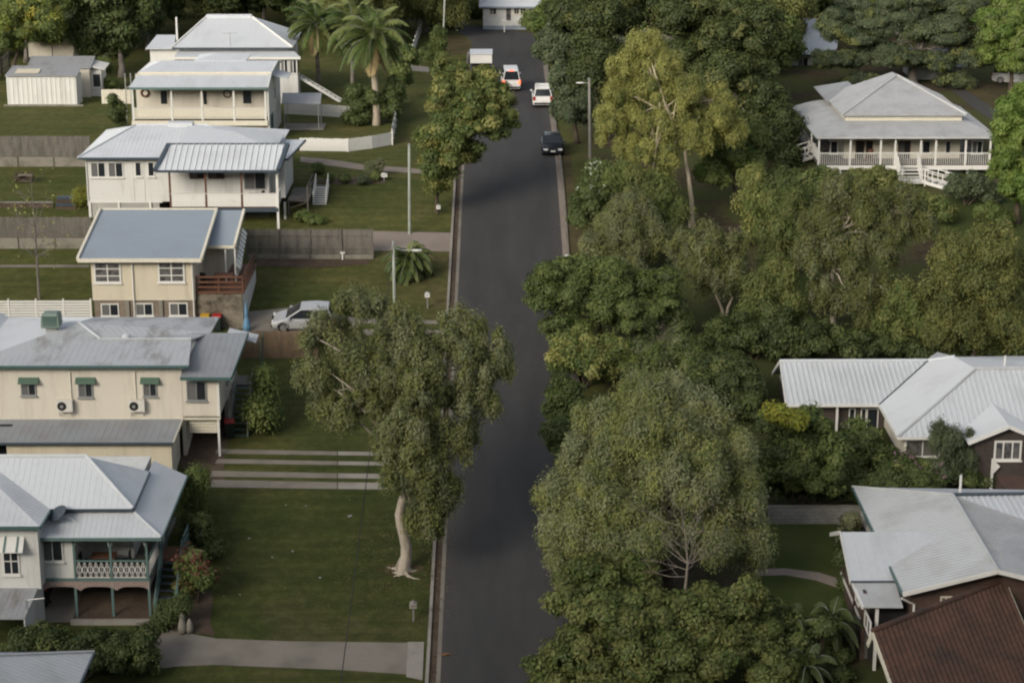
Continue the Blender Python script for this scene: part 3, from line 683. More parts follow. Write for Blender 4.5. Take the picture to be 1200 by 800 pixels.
for (a, b, c, d) in ((24,449,43,463.5), (91,447.5,109.5,465.5), (167,447,184.5,464.5)):
    w_ = wpx(h, a,b,c,d, Y, cols=2, fr=M['steel'])
    p0, p1 = P(a-2.4,442,Y), P(c+1.5,448.5,Y-.28)
    m = MB(); m.prism([(p0.x,Y,p0.z),(p1.x,Y,p0.z),(p1.x,Y-.28,p1.z+.02),(p0.x,Y-.28,p1.z+.02)], (0,0,-.03)); m.prism([(p0.x,Y-.281,p1.z+.02),(p1.x,Y-.281,p1.z+.02),(p1.x,Y-.30,p1.z-.07),(p0.x,Y-.30,p1.z-.07)], (0,-.02,0))
    for x in (p0.x, p1.x-.03): m.prism([(x,Y,p0.z-.03),(x,Y-.27,p1.z),(x,Y,p1.z-.05)], (.03,0,0))
    m.build('window_awning', M['green_awning'], h)
wpx(h, 218,446,242.5,469.5, Y+.02, cols=2, fr=M['steel'])
window(h, Y+3, Y+4.3, sz-1.5, sz-.4, xr, axis='x', s=1, fr=M['steel'])
for xx in (82, 158):
    p = P(xx,435,Y); q = P(xx,470,Y); line(h, 'conduit', [(p.x+.5,Y-.04,p.z),(p.x,Y-.04,p.z),(p.x,Y-.04,q.z)], M['trim_cream'], .035)
for a, lab in ((66, 'cream air conditioner below the middle awning window'), (150.5, 'cream air conditioner below the awning window nearest the side roof')):
    p, q = P(a,469.5,Y-.35), P(a+19,482.5,Y-.35); t = thing('air_conditioner', lab, 'air conditioner', ((p.x+q.x)/2, Y-.2, q.z), 'air conditioners on the cream house')
    b_ = MB().box(p.x, q.x, Y-.36, Y-.03, q.z, p.z).build('casing', M['ac'], t)
    cx_ = p.x+(q.x-p.x)*.33; cz_ = (p.z+q.z)/2
    MB().lathe([(.24,-.02),(.26,.0),(.2,.012),(.02,.012)], (cx_,Y-.36,cz_), 14, 'y').build('fan_grille', M['black'], t)
    MB().lathe([(.09,-.02),(.09,.0)], (cx_,Y-.385,cz_), 10, 'y').build('fan_hub', M['steel'], t)
    m = MB(); 
    for x in (p.x+.1, q.x-.1): m.beam((x,Y-.36,q.z-.03),(x,Y,q.z-.03),.04); m.beam((x,Y-.3,q.z-.03),(x,Y,q.z-.35),.03)
    m.build('bracket', M['steel'], t)
# lower front lean-to
l0, l1 = P(-60,486,Y-.02), P(214,485.5,Y-.02); l0.z = l1.z = fl-.15; l2 = P(203,518.5,Y-3.2); l3 = Vector((l0.x, l2.y, l2.z))
roof([[l0, l1, l2, l3]], M['roof_grey'], h, name='lean_to_roof', rib=.38)
line(h, 'gutter', [up(l3,-.05), up(l2,-.05)], M['gutter_dark'], box=(.12,.12)); line(h, 'barge_board', [up(l2,-.06), up(l1,-.06)], M['trim_cream'], box=(.05,.18))
xq = X_(201, Y-2.9, 530)
m = MB(); m.box(X_(8,Y-2.9,530), xq, Y-2.9, Y-2.75, gz-.9, l2.z-.12); m.build('lower_wall', M['wall_cream'], h)
m = MB(); m.prism([(xq,Y-2.75,gz-.8),(xq,Y+.0,gz-.3),(xq,Y+.0,fl-.28),(xq,Y-2.75,l2.z-.1)], (-.15,0,0)); m.build('lower_wall', M['wall_cream2'], h)
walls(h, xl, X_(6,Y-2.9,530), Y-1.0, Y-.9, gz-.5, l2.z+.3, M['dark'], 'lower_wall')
# undercroft
walls(h, xm-.1, X_(224,Y+2,500), Y+.1, Y+2.4, gz-.2, fl-.02, M['wall_cream2'], 'lower_wall')
m = MB(); la, lb = P(223,489,Y+.35), P(255,507,Y+.35); n = 12
for i in range(n+1): x = la.x+(lb.x-la.x)*i/n; m.box(x-.045, x+.045, Y+.31, Y+.35, fl-1.05, fl-.12)
for i in range(6): z = fl-.16-i*.17; m.box(la.x, lb.x, Y+.27, Y+.305, z-.045, z+.045)
m.build('lattice_screen', M['trim_cream'], h)
walls(h, la.x, lb.x, Y+3.4, Y+3.5, gz-.2, fl-.2, M['dark'], 'lower_wall')
posts(h, [X_(256.5,Y,510)], Y+.06, gz-.25, fl-.2, M['trim_white'], .12); posts(h, [xr-.05], Y+5.5, gz, fl, M['trim_white'], .12)
walls(h, xr-.3, xr-.1, Y+4, yb-1, gz, fl-.02, M['wall_cream2'], 'lower_wall')
# stairs on the right flank, green
stair(h, (X_(286,Y+5.4,440), Y+5.6, fl+.1), 3.4, 1.0, fl-g(Y+2)+.1, 9, M['green_awning'], M['gutter_green'], rail=M['steel'])
MB().box(xr, xr+1.7, Y+5.6, Y+7.4, fl-.05, fl+.08).build('landing', M['timber_grey'], h)
m = MB()
for q in (Y+5.7, Y+7.3): m.box(xr+1.6, xr+1.68, q-.04, q+.04, g(q)-.2, sz+.3)
m.build('porch_post', M['green_awning'], h)
roof([[(xr-.2,Y+5.2,sz+.75),(xr+1.5,Y+5.2,sz+.35),(xr+1.5,Y+6.8,sz+.35),(xr-.2,Y+6.8,sz+.75)]], M['roof_light'], h, name='porch_roof')
# evaporative cooler
q = P(61,386,Y+4.4); t = thing('roof_cooler', 'grey green evaporative cooler standing on the grey hipped roof', 'roof cooler', (q.x,Y+4.4,q.z-.3))
z0 = q.z-.5; m = MB(); m.box(q.x-.3,q.x+.3,Y+4.1,Y+4.7,z0,z0+.75); m.build('duct', M['steel'], t)
m = MB(); m.v = [(q.x+sx_*w1, Y+4.4+sy_*w1, zz) for w1, zz in ((.48,z0+.7),(.52,z0+.78),(.48,z0+1.42),(.38,z0+1.53)) for sx_, sy_ in ((-1,-1),(1,-1),(1,1),(-1,1))]
m.f = [(4*i+k, 4*i+(k+1)%4, 4*i+4+(k+1)%4, 4*i+4+k) for i in range(3) for k in range(4)]+[(12,13,14,15),(3,2,1,0)]; m.build('cooler_body', M['cooler'], t)
m = MB()
for i in range(6): m.box(q.x-.4,q.x+.4,Y+3.86,Y+3.92,z0+.85+i*.1,z0+.90+i*.1)
m.build('louvres', M['gutter_green'], t)

# ================================================================ two storey house with the blue grey roof
Y = 124.4; gz = g(Y); h = thing('two_storey_house', 'two storey cream house with blue grey roof and brown block ground floor', 'house', (X_(170,Y), Y+4, gz))
fl = Z_(350, Y); eZ = Z_(303, Y-.6); xl = X_(107.5,Y,330); xr = X_(228,Y,330)
a, b = P(91,305,Y-.6), P(236,304.5,Y-.6); a.z = b.z = eZ; yr = Y+6.2; c = P(254,245.5,yr); d = Vector((P(117.5,245.5,yr).x, yr, c.z))
roof([[a, b, c, d]], M['roof_blue'], h, rib=0)
ys2 = yr+4.2; roof([[d, c, Vector((c.x, ys2, c.z-1.1)), Vector((d.x, ys2, c.z-1.1))]], M['roof_blue'], h, rib=0)
for p, q in ((a, d), (b, c)): line(h, 'barge_board', [up(p,.0), up(q,.0)], M['trim_cream'], box=(.16,.26))
line(h, 'fascia', [up(a,-.08)+Vector((0,-.04,0)), up(b,-.08)+Vector((0,-.04,0))], M['trim_cream'], box=(.08,.24))
line(h, 'ridge_cap', [up(d,.03), up(c,.03)], M['trim_cream'], .07)
m = MB(); m.add([(xl,Y,fl),(xr,Y,fl),(xr,Y,eZ-.1),(xl,Y,eZ-.1),(xl,yr+3.6,fl),(xr,yr+3.6,fl),(xr,yr+3.6,eZ-.1),(xl,yr+3.6,eZ-.1),(xl,yr,c.z-.15),(xr,yr,c.z-.15)],
  [(0,1,2,3),(5,4,7,6),(1,5,6,9,2),(4,0,3,8,7),(2,9,8,3),(9,6,7,8),(0,4,5,1)]); m.build('wall', M['wall_cream'], h)
walls(h, xl+.06, xr-.02, Y+.06, yr+3.5, gz-.4, fl, M['block_brown'], 'lower_wall')
MB().box(xl, xr, Y-.012, Y+.2, fl-.06, fl-.003).build('floor_trim', M['trim_cream'], h)
for x in (X_(150,Y,370), X_(189,Y,370)): MB().box(x-.12, x+.12, Y-.06, Y+.1, gz-.4, fl-.07).build('pier', M['sleeper'], h)
for x in (156.5, 226.5): downpipe(h, X_(x,Y,340), Y-.08, gz-.1, eZ-.2, M['trim_white'])
for (p, q, r, s) in ((109.4,306.5,142.5,331.5), (184.5,305.5,217,331)): wpx(h, p,q,r,s, Y, cols=2, rows=3, gl=M['glass_pale'], fw=.1)
for (p, q, r, s) in ((118,355.5,140,370.5), (158.5,355,180,370), (198,354.5,220.5,370)): wpx(h, p,q,r,s, Y+.06, cols=2, fr=M['trim_white'])
# lower roof and porch on the right
Y2 = Y+2.6; p0, p1 = P(244,287.5,Y2), P(275,287.5,Y2); p0.z = p1.z; p3 = Vector((P(259,246,yr+.2).x, yr+.2, Z_(246,yr+.2))); p2 = Vector((P(286,245.5,yr+.2).x, yr+.2, p3.z))
p0.x = b.x-.6; p3.x = c.x-.3
roof([[p0, p1, p2, p3]], M['roof_blue'], h, name='side_roof', rib=0)
line(h, 'barge_board', [p1, p2], M['trim_cream'], box=(.16,.24)); line(h, 'fascia', [up(p0,-.1), up(p1,-.1)], M['trim_cream'], box=(.08,.2))
walls(h, xr, X_(264,Y+4.2,300), Y+4.2, yr+2, fl, p0.z+.1, M['wall_cream2'])
dk = Z_(341, Y+.3); xd = X_(284,Y+.3,345); yd = Y+7.5
walls(h, xr+.03, xd, Y+.3, Y+.5, gz-.4, dk-.12, M['block_stained'], 'lower_wall'); walls(h, xd-.2, xd, Y+.5, yd, gz-.4, dk-.12, M['wall_white'], 'lower_wall')
MB().box(xr+.03, xd+.12, Y+.2, yd, dk-.12, dk).build('balcony_floor', M['timber_brown'], h)
m = MB()
for zz in (.3,.62,.95): m.box(xr+.05, xd+.08, Y+.22, Y+.27, dk+zz-.06, dk+zz+.06); m.box(xd+.03, xd+.08, Y+.27, yd-1, dk+zz-.05, dk+zz+.05)
for x in (xr+.1, (xr+xd)/2, xd+.05): m.box(x-.05, x+.05, Y+.27, Y+.36, dk, dk+1.0)
for q in (Y+2.4, Y+4.4, yd-1): m.box(xd-.03, xd+.03, q-.05, q+.05, dk, dk+1.0)
m.build('balcony_rail', M['timber_brown'], h)
posts(h, [X_(264,Y2,300)], Y2+.1, dk, p0.z, M['trim_white'], .09); posts(h, [X_(275,Y2,300)], Y2+.1, dk, p0.z, M['trim_white'], .09)
m = MB()                                                     # louvred side screen
for i in range(9):
    q = Y2+.5+i*.45; z = p1.z-.2+(p2.z-p1.z)*(i*.45)/(p2.y-p1.y); m.prism([(p1.x-.05,q,z-1.2),(p1.x-.05,q+.4,z-1.1),(p1.x+.25,q+.4,z-1.45),(p1.x+.25,q,z-1.55)], (0,0,.03))
    m.beam((p1.x-.1,q,z),(p1.x-.1,q,dk), .05)
m.build('louvre_screen', M['trim_white'], h)
chair('dark chair on the brown railed balcony beside the cream wall', X_(240,Y+1.5,330), Y+1.6, dk, 2.6, M['black'])
table_chairs('table', 'small wooden table on the brown railed balcony', X_(262,Y+1.6,330), Y+1.8, dk)

# ================================================================ deck house
Y = 140.8; Yw = Y+2.4; gz = g(Y); h = thing('deck_house', 'white house with a bright roofed front deck and brown deck posts', 'house', (X_(210,Y), Y+5, gz))
fl = Z_(243, Y); ym = Y+2.0
r0, r1, r2, r3 = P(182,200.5,Y-.5), P(326,199.8,Y-.5), P(337,169,Y+2.6), P(198,169.8,Y+2.6); r0.z = r1.z; r3.z = r2.z
roof([[r0, r1, r2, r3]], M['roof_bright'], h, name='deck_roof', rib=.42, rw=.12, rh=.06)
for p, q in ((r0, r3), (r1, r2)): line(h, 'barge_board', [up(p,.0), up(q,.0)], M['gutter_dark'], box=(.3,.22))
line(h, 'gutter', [up(r0,-.06), up(r1,-.06)], M['gutter_dark'], box=(.14,.16)); line(h, 'ridge_cap', [up(r3,.02), up(r2,.02)], M['gutter_dark'], .07)
# main roof
m0, m1 = P(91,185,ym-.5), P(192,185,ym-.5); eZ = m0.z = m1.z; rz = eZ+1.6
u1 = P(159,146,ym+5); u2 = P(241,146,ym+5); u1.z = u2.z = Z_(146.5, ym+5); u1.y = u2.y = ym+5
mb_ = Vector((m0.x, ym+10.5, eZ)); xk = X_(322, ym, 185); m2 = Vector((xk, ym-.5, eZ)); m3 = Vector((xk, ym+10.5, eZ))
u3 = P(274,148,ym+4.6); u3.y = ym+4.6; u3.z = u1.z-.15
roof([[m0, m2, u2, u1], [m0, u1, mb_], [m2, m3, u2], [u1, u2, m3, mb_]], M['roof_bright'], h)
v1 = Vector((u3.x+.2, ym+3.2, u3.z)); roof([[v1, Vector((xk,ym+.6,eZ+.35)), Vector((xk,ym+6.6,eZ+.35)), Vector((v1.x,ym+5.2,u3.z))], [v1, Vector((u3.x-3.6,ym-.2,eZ+.3)), Vector((xk,ym+.6,eZ+.35))], [v1, Vector((v1.x,ym+5.2,u3.z)), Vector((u3.x-3.4,ym+5,eZ+1.4)), Vector((u3.x-3.6,ym-.2,eZ+.3))]], M['roof_white'], h)
line(h, 'gutter', [up(m0,-.06), up(m1,-.06)], M['gutter_dark'], box=(.13,.15)); line(h, 'hip_cap', [up(m0,.03), up(u1,.03), up(u2,.03), up(m2,.03)], M['roof_bright'], .08)
q = P(212,143,ym+5.2); MB().box(q.x-.9,q.x+.9,ym+4.7,ym+5.5,u1.z-.15,u1.z+.22).build('ridge_vent', M['roof_bright'], h)
e0, e1 = P(309,187,ym+1), P(337,186,ym+1); e0.z = e1.z; e2 = P(358,162,ym+7); e2.z = e1.z+.25; e3 = Vector((xk-.5, ym+7, e2.z))
roof([[e0, e1, e2, e3]], M['roof_bright'], h, name='side_roof'); line(h, 'gutter', [up(e0,-.06), up(e1,-.06), up(e2,-.06)], M['gutter_dark'], box=(.12,.14))
xl = X_(103.5,ym,215); xr = X_(322,ym+1,215); walls(h, xl, xr-.3, ym, ym+10, fl, eZ-.03, M['wall_white'])
walls(h, xr-.3, X_(334,ym+1.2,215), ym+1.2, ym+7, fl, e1.z-.05, M['wall_white'])
for i, (p, q, r, s) in enumerate(((105.5,190,124.5,208),(126,190,145,208),(157.5,189.5,166.5,207),(172.5,189.5,181.5,207))): wpx(h, p,q,r,s, ym, cols=2 if i < 2 else 1, fr=M['trim_white'])
for x in (156, 169): p = X_(x,ym,215); MB().box(p-.03,p+.03,ym-.03,ym,fl,eZ-.1).build('cover_strip', M['trim_white'], h)
for (p, q, r, s) in ((222,201.5,239.5,209.5),(244,201.5,263,209.5)): wpx(h, p,q,r,s, ym-.003, cols=2, fr=M['timber_brown'], sill=False)
wpx(h, 285.5,201.5,312,222, ym-.004, cols=2, sill=False, fr=M['steel'], name='sliding_door')
# deck
xd0 = X_(199,Y,240); xd1 = X_(325.5,Y,240)
MB().box(xd0, xd1, Y+.02, ym, fl-.12, fl).build('deck_floor', M['timber_brown'], h); MB().box(xd0, xd1+.05, Y-.04, Y+.02, fl-.3, fl-.02).build('floor_beam', M['gutter_dark'], h)
dp = [X_(199,Y,220), X_(241,Y,220), X_(283,Y,220)]
posts(h, dp, Y+.05, fl, r0.z-.1, M['timber_brown'], .13); posts(h, [xd1], Y+.05, gz-.3, r0.z-.1, M['trim_white'], .16)
posts(h, [dp[0], dp[1]], Y+.5, gz-.3, fl-.3, M['timber_grey'], .14); posts(h, [xd1+.3], Y+1.8, gz-.3, fl, M['trim_white'], .14)
for a_, b_ in zip(dp+[xd1], (dp+[xd1])[1:]):
    m = MB(); n = int((b_-a_)/.16)
    for i in range(n): x = a_+.08+(b_-a_-.16)*(i+.5)/n; m.box(x-.073, x+.073, Y+.02, Y+.045, fl+.06, fl+.98)
    m.build('rail_panel', M['trim_white'], h)
m = MB()
for i in range(12): q = Y+.15+i*.17; m.box(xd1-.02, xd1+.005, q-.075, q+.075, fl+.06, fl+.98)
m.build('rail_panel', M['trim_white'], h)
line(h, 'handrail', [(dp[0],Y+.03,fl+1.0),(xd1,Y+.03,fl+1.0)], M['trim_white'], box=(.1,.05)); line(h, 'handrail', [(xd1,Y+.1,fl+1.0),(xd1,ym,fl+1.0)], M['trim_white'], box=(.1,.05))
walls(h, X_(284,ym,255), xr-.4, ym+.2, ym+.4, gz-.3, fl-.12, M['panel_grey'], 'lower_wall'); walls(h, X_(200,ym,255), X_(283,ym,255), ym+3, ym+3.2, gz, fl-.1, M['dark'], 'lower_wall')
# battened undercroft of the left wing
zl = g(ym)-.2
m = MB(); x = xl
while x < X_(186,ym,235): m.box(x, x+.05, ym+.02, ym+.05, zl, fl-.02); x += .1
m.build('undercroft_battens', M['trim_white'], h)
posts(h, [X_(v,ym,235) for v in (105,139,176)], ym, zl, fl-.01, M['trim_white'], .16)
MB().box(xl-.02, X_(190,ym,230), ym-.03, ym+.0, fl-.08, fl+.04).build('floor_trim', M['trim_white'], h)
walls(h, xl+.1, X_(190,ym,230), ym+2, ym+2.1, zl, fl-.05, M['panel_grey'], 'lower_wall')
downpipe(h, xl-.06, ym-.06, fl-.3, eZ-.2, M['trim_white'])
# timber side landing and ladder stair
xs_ = X_(338,Y+3.5,220); MB().box(xs_, xs_+1.5, Y+2.6, Y+7, fl-.15, fl-.05).build('landing', M['timber_grey'], h)
m = MB()
for q in (Y+2.7, Y+4.8, Y+6.9):
    m.box(xs_+1.38, xs_+1.48, q-.05, q+.05, g(q)-.2, fl+1.0); m.box(xs_+.02, xs_+.12, q-.05, q+.05, g(q)-.2, fl)
for zz in (.5,.95): m.box(xs_+1.40, xs_+1.46, Y+2.7, Y+6.9, fl+zz-.04, fl+zz+.04)
m.beam((xs_+.07,Y+2.7,g(Y+2.7)+.4),(xs_+1.4,Y+2.7,fl-.2),.08); m.build('landing_frame', M['timber_grey'], h)
stair(h, (xs_+2.1, Y+7.2, fl-.05), 2.6, .9, fl-g(Y+4.6), 8, M['trim_white'], M['trim_white'], rail=M['trim_white'])
MB().box(xs_+1.5, xs_+2.6, Y+7.0, Y+8.0, fl-.15, fl-.05).build('landing', M['timber_grey'], h)
table_chairs('table', 'wooden table on the white railed deck under the bright roof', X_(301,Y+1.2,225), Y+1.1, fl)
chair('orange brown chair beside the sliding door on the white railed deck', X_(311,Y+1.2,225), Y+1.3, fl, 1.2, M['timber_brown'])

# ================================================================ long verandah house
Y = 164.2; gz = g(Y); h = thing('long_verandah_house', 'white house with a full width verandah and two wreaths on its wall', 'house', (X_(230,Y), Y+5, gz))
fl = Z_(141, Y); e0, e1 = P(151,103.8,Y-.4), P(314,102.8,Y-.4); eZ = e0.z = e1.z; yv = Y+2.2
b0, b1 = P(163,88,yv), P(318,86.5,yv); b0.z = b1.z; bz = b0.z; b0.x = X_(162,yv,88)
roof([[e0, e1, b1, b0]], M['roof_white'], h, name='verandah_roof', rib=.3)
t0, t1 = P(189,72,yv+3.2), P(326,71,yv+3.2); t0.z = t1.z; 
roof([[up(b0,.12), up(b1,.12), t1, t0], [t0, t1, Vector((t1.x,yv+6.5,bz)), Vector((b0.x,yv+6.5,bz))], [up(b0,.12), t0, Vector((b0.x,yv+6.5,bz))]], M['roof_bright'], h)
pk = P(254,62.5,yv+5); q0, q1 = P(227,72,yv+3), P(288,71.5,yv+3); q0.z = q1.z
roof([[q0, q1, pk], [q0, pk, Vector((q0.x,yv+7,q0.z))], [q1, pk, Vector((q1.x,yv+7,q1.z))]], M['roof_bright'], h)
line(h, 'flashing', [up(b0,.07)+Vector((0,-.03,0)), up(b1,.07)+Vector((0,-.03,0))], M['trim_cream'], box=(.05,.14))
line(h, 'gutter', [up(e0,-.07), up(e1,-.07)], M['teal'], box=(.13,.17)); line(h, 'barge_board', [up(e1,-.05), up(b1,.0), up(t1,.0)], M['trim_white'], box=(.06,.2))
xl = X_(154,Y,120); xr = X_(313,Y,120); wb = Y+1.9
walls(h, xl+.1, xr, wb, Y+9, fl, bz-.02, M['wall_cream2'])
m = MB(); m.add([(xr,Y+.1,gz-.3),(xr,Y+9,gz-.3),(xr,Y+9,bz),(xr,yv+3.2,t1.z-.1),(xr,yv,bz),(xr,Y+.1,eZ-.1)], [(0,1,2,3,4,5)]); m.prism([m.v[i] for i in range(6)], (.12,0,0)); m.build('side_wall', M['wall_white'], h)
for (p, q, r, s) in ((187,105.5,197.5,123),(237,105.5,244,123.5),(283.5,105,296,122.5)): wpx(h, p,q,r,s, wb, cols=1, sill=False, fr=M['trim_cream'], name='door')
for p, q in ((170,109),(266.5,110)):
    c_ = P(p,q,wb); m = MB(); m.tube([(c_.x+.3*math.cos(t_),wb-.05,c_.z+.3*math.sin(t_)) for t_ in [k*math.pi/6 for k in range(13)]], .06 if p > 200 else .09, 6); m.build('wreath', M['timber_tan'] if p > 200 else M['timber_brown'], h)
MB().box(xl, xr, Y, wb, fl-.12, fl).build('deck_floor', M['timber_grey'], h); MB().box(xl-.05, xr, Y-.05, Y+.0, fl-.42, fl-.02).build('floor_beam', M['trim_cream'], h)
pp = [X_(v,Y,120) for v in (155.5,201,236.5,274,311)]; posts(h, pp, Y+.06, fl, eZ-.1, M['trim_white'], .14)
for a_, b_ in zip(pp, pp[1:]):
    m = MB(); n = int((b_-a_)/.13)
    for i in range(n): x = a_+.07+(b_-a_-.14)*(i+.5)/n; m.box(x-.05, x+.05, Y+.03, Y+.055, fl+.12, fl+.98)
    m.build('rail_panel', M['trim_cream'], h)
line(h, 'handrail', [(pp[0],Y+.04,fl+1.0),(pp[-1],Y+.04,fl+1.0)], M['trim_white'], box=(.1,.05))
walls(h, xl+.3, xr-.05, Y+.5, Y+.6, gz-.3, fl-.12, M['wall_cream'], 'lower_wall')
window(h, Y+.9, Y+2.6, gz+.2, gz+2.0, xr+.12, axis='x', s=1, cols=2, sill=False, name='side_door', fr=M['teal'])
window(h, Y+3.8, Y+5, fl+.9, fl+2.0, xr+.12, axis='x', s=1, cols=2)
# small hood and lean-to awning on the right
q0, q1 = P(325,94,Y+3), P(333,94,Y+3); roof([[(xr+.1,Y+3,eZ+.5),(xr+1.4,Y+3,eZ+.2),(xr+1.4,Y+6,eZ+.2),(xr+.1,Y+6,eZ+.5)]], M['roof_white'], h, name='window_hood', rib=.25)
Ya = G(355,152).y; a0, a1 = P(330,121.6,Ya), P(375.5,121.2,Ya); a0.z = a1.z; a2, a3 = P(377,105.5,Ya+2.6), P(331,106,Ya+2.6); a3.z = a2.z = a1.z+.45
t = thing('awning_shelter', 'small grey lean-to awning on thin posts beside the verandah house', 'shelter', (a1.x-1.5, Ya+1.2, g(Ya)))
roof([[a0, a1, a2, a3]], M['roof_verandah'], t, rib=.3)
posts(t, [a1.x-.2, a0.x+.2], Ya+.1, g(Ya)-.1, a1.z-.05, M['steel'], .07); posts(t, [a1.x-.2, a0.x+.2], Ya+2.5, g(Ya)-.1, a2.z-.05, M['steel'], .07)
MB().box(a0.x, a1.x+.2, Ya-.2, Ya+2.6, g(Ya)-.2, g(Ya)+.06).build('slab', M['concrete_pale'], t)

# ================================================================ high gabled white house behind
Y = 184; gz = g(Y); h = thing('high_white_house', 'large white hip roofed house behind the palms, highest of the white houses', 'house', (X_(275,Y), Y+6, gz))
e0, e1 = P(201.5,57.5,Y), P(343,56,Y); eZ = e0.z = e1.z; yr = Y+5
k0, k1 = P(243.5,19,yr), P(293.5,18.8,yr); k0.z = k1.z
bb0, bb1 = Vector((e0.x,Y+10,eZ)), Vector((e1.x,Y+10,eZ))
roof([[e0, e1, k1, k0], [e1, bb1, k1], [k0, k1, bb1, bb0], [e0, k0, bb0]], M['roof_white'], h, rib=.3)
line(h, 'hip_cap', [up(e0,.04), up(k0,.04), up(k1,.04), up(e1,.04)], M['trim_white'], .1)
MB().box(k0.x-.1, k1.x+.1, yr-.35, yr+.35, k0.z-.2, k0.z+.12).build('ridge_cap', M['roof_bright'], h)
line(h, 'gutter', [up(e0,-.06), up(e1,-.06)], M['gutter_dark'], box=(.12,.14))
walls(h, e0.x+.5, e1.x-.5, Y+.6, Y+9.5, gz, eZ-.03, M['wall_white'])
s0, s1 = P(203,68,Y-1.6), P(352,67,Y-1.6); s0.z = s1.z; s2, s3 = Vector((e1.x,Y+.6,eZ-.35)), Vector((e0.x+.5,Y+.6,eZ-.35))
roof([[s0, s1, s2, s3]], M['roof_bright'], h, name='verandah_roof', rib=.3); line(h, 'fascia', [up(s0,-.1), up(s1,-.1)], M['trim_white'], box=(.06,.22))
x0, x1 = X_(204,Y-1.4,90), X_(349,Y-1.4,90); walls(h, x0, x1, Y-1.4, Y+.6, gz, s0.z-1.6, M['wall_white'])
zz0, zz1 = s0.z-1.55, s0.z-.22; n = 14
for i in range(n): window(h, x0+(x1-x0)*i/n+.03, x0+(x1-x0)*(i+1)/n-.03, zz0, zz1, Y-1.36, cols=2, sill=False, t=.05, fw=.09)
MB().box(x1-.1, x1, Y-1.35, Y+.6, zz0, s0.z-.15).build('side_glazing', M['glass'], h)
stair(h, (x1+.1, Y+.0, gz+2.2), 3.6, 1.1, 2.2, 9, M['trim_white'], M['timber_grey'], d=(1,0))
w0, w1 = P(170.5,57,Y+1.5), P(204,57,Y+1.5); w0.z = w1.z; w2, w3 = P(206,41,Y+6), P(184,45,Y+6); w3.z = w2.z
roof([[w0, w1, w2, w3]], M['roof_bright'], h, name='wing_roof', rib=.3); walls(h, w0.x+.3, w1.x+.6, Y+2, Y+6, gz, w0.z-.05, M['wall_white'], 'wing_wall')
q = P(207.5,40,Y+3); line(h, 'vent_pipe', [(q.x,Y+3,q.z-.6),(q.x,Y+3,Z_(20,Y+3))], M['trim_white'], .09)
q = P(270,56,Y+.2); t = thing('tv_antenna', 'thin television antenna on the high white hip roof', 'antenna', (q.x,Y+.3,q.z))
line(t, 'mast', [(q.x,Y+.3,q.z-.05),(q.x,Y+.3,Z_(38,Y+.3))], M['steel'], .025); zz = Z_(39,Y+.3); m = MB()
m.beam((q.x-.7,Y+.3,zz),(q.x+.7,Y+.3,zz),.03)
for i in range(6): m.beam((q.x-.6+i*.24,Y-.0,zz),(q.x-.6+i*.24,Y+.6,zz),.02)
m.build('aerial', M['steel'], t)

# ================================================================ sheds
Y = G(50,124).y; gz = g(Y); h = thing('metal_shed', 'corrugated off white metal shed with a patched grey roof', 'shed', (X_(50,Y), Y+1.5, gz))
x0, x1 = X_(8,Y,105), X_(89.5,Y,105); zt = Z_(89.5,Y); m = MB(); m.box(x0, x1, Y+.03, Y+2.4, gz-.2, zt)
x = x0
while x < x1-.1: m.prism([(x,Y+.03,gz-.1),(x+.06,Y,gz-.1),(x+.14,Y,gz-.1),(x+.2,Y+.03,gz-.1)], (0,0,zt-gz+.05)); x += .42
m.build('wall', M['wall_white'], h)
a0, a1 = P(5.5,89.5,Y-.2), P(90.5,88.5,Y-.2); a0.z = a1.z; a2, a3 = P(96,80,Y+2.6), P(15,81,Y+2.6); a3.z = a2.z = a1.z+.45
roof([[a0, a1, a2, a3]], M['roof_zinc'], h, rib=.25)
q0 = a0.lerp(a3,.15); MB().prism([up(q0.lerp(a1.lerp(a2,.15),.12),.05), up(q0.lerp(a1.lerp(a2,.15),.45),.05), up(a0.lerp(a3,.6).lerp(a1.lerp(a2,.6),.45),.05), up(a0.lerp(a3,.6).lerp(a1.lerp(a2,.6),.12),.05)], (0,0,.02)).build('roof_patch', M['wall_cream'], h)
MB().box(x0-.3, x1+.6, Y-.35, Y+.0, gz-.2, gz+.12).build('slab', M['sleeper'], h)
Y = Y+4.5; gz = g(Y); h = thing('gable_shed', 'small pale shed with blue grey skillion roof just behind the corrugated one', 'shed', (X_(75,Y), Y+1.5, gz))
a0, a1 = P(31,81,Y-.2), P(106,79.5,Y-.2); a0.z = a1.z; a2, a3 = P(112,69.8,Y+3), P(37,70.5,Y+3); a3.z = a2.z = a1.z+.6
roof([[a0, a1, a2, a3]], M['roof_zinc'], h, rib=.25); walls(h, a0.x+.2, X_(105,Y,90), Y, Y+2.8, gz-.2, a0.z-.02, M['wall_cream2'])
walls(h, X_(105,Y+.6,90), X_(119,Y+.6,90), Y+.6, Y+2.8, gz-.2, a0.z-.3, M['wall_white'], 'side_wall')
m = MB(); q = X_(112,Y+.6,90); roof([[(X_(104,Y,90),Y+.3,a0.z+.05),(X_(122,Y,90),Y+.3,a0.z-.25),(X_(122,Y,90),Y+3,a0.z-.05),(X_(104,Y,90),Y+3,a0.z+.25)]], M['trim_white'], h, name='side_roof', rib=0)
window(h, q-.3, q+.5, gz+.8, gz+2.1, Y+.6, cols=1)
Y = G(60,67).y; gz = g(Y); h = thing('garden_shed', 'pale garage with a dark roof half hidden under the trees at top left', 'shed', (X_(60,Y), Y+2, gz))
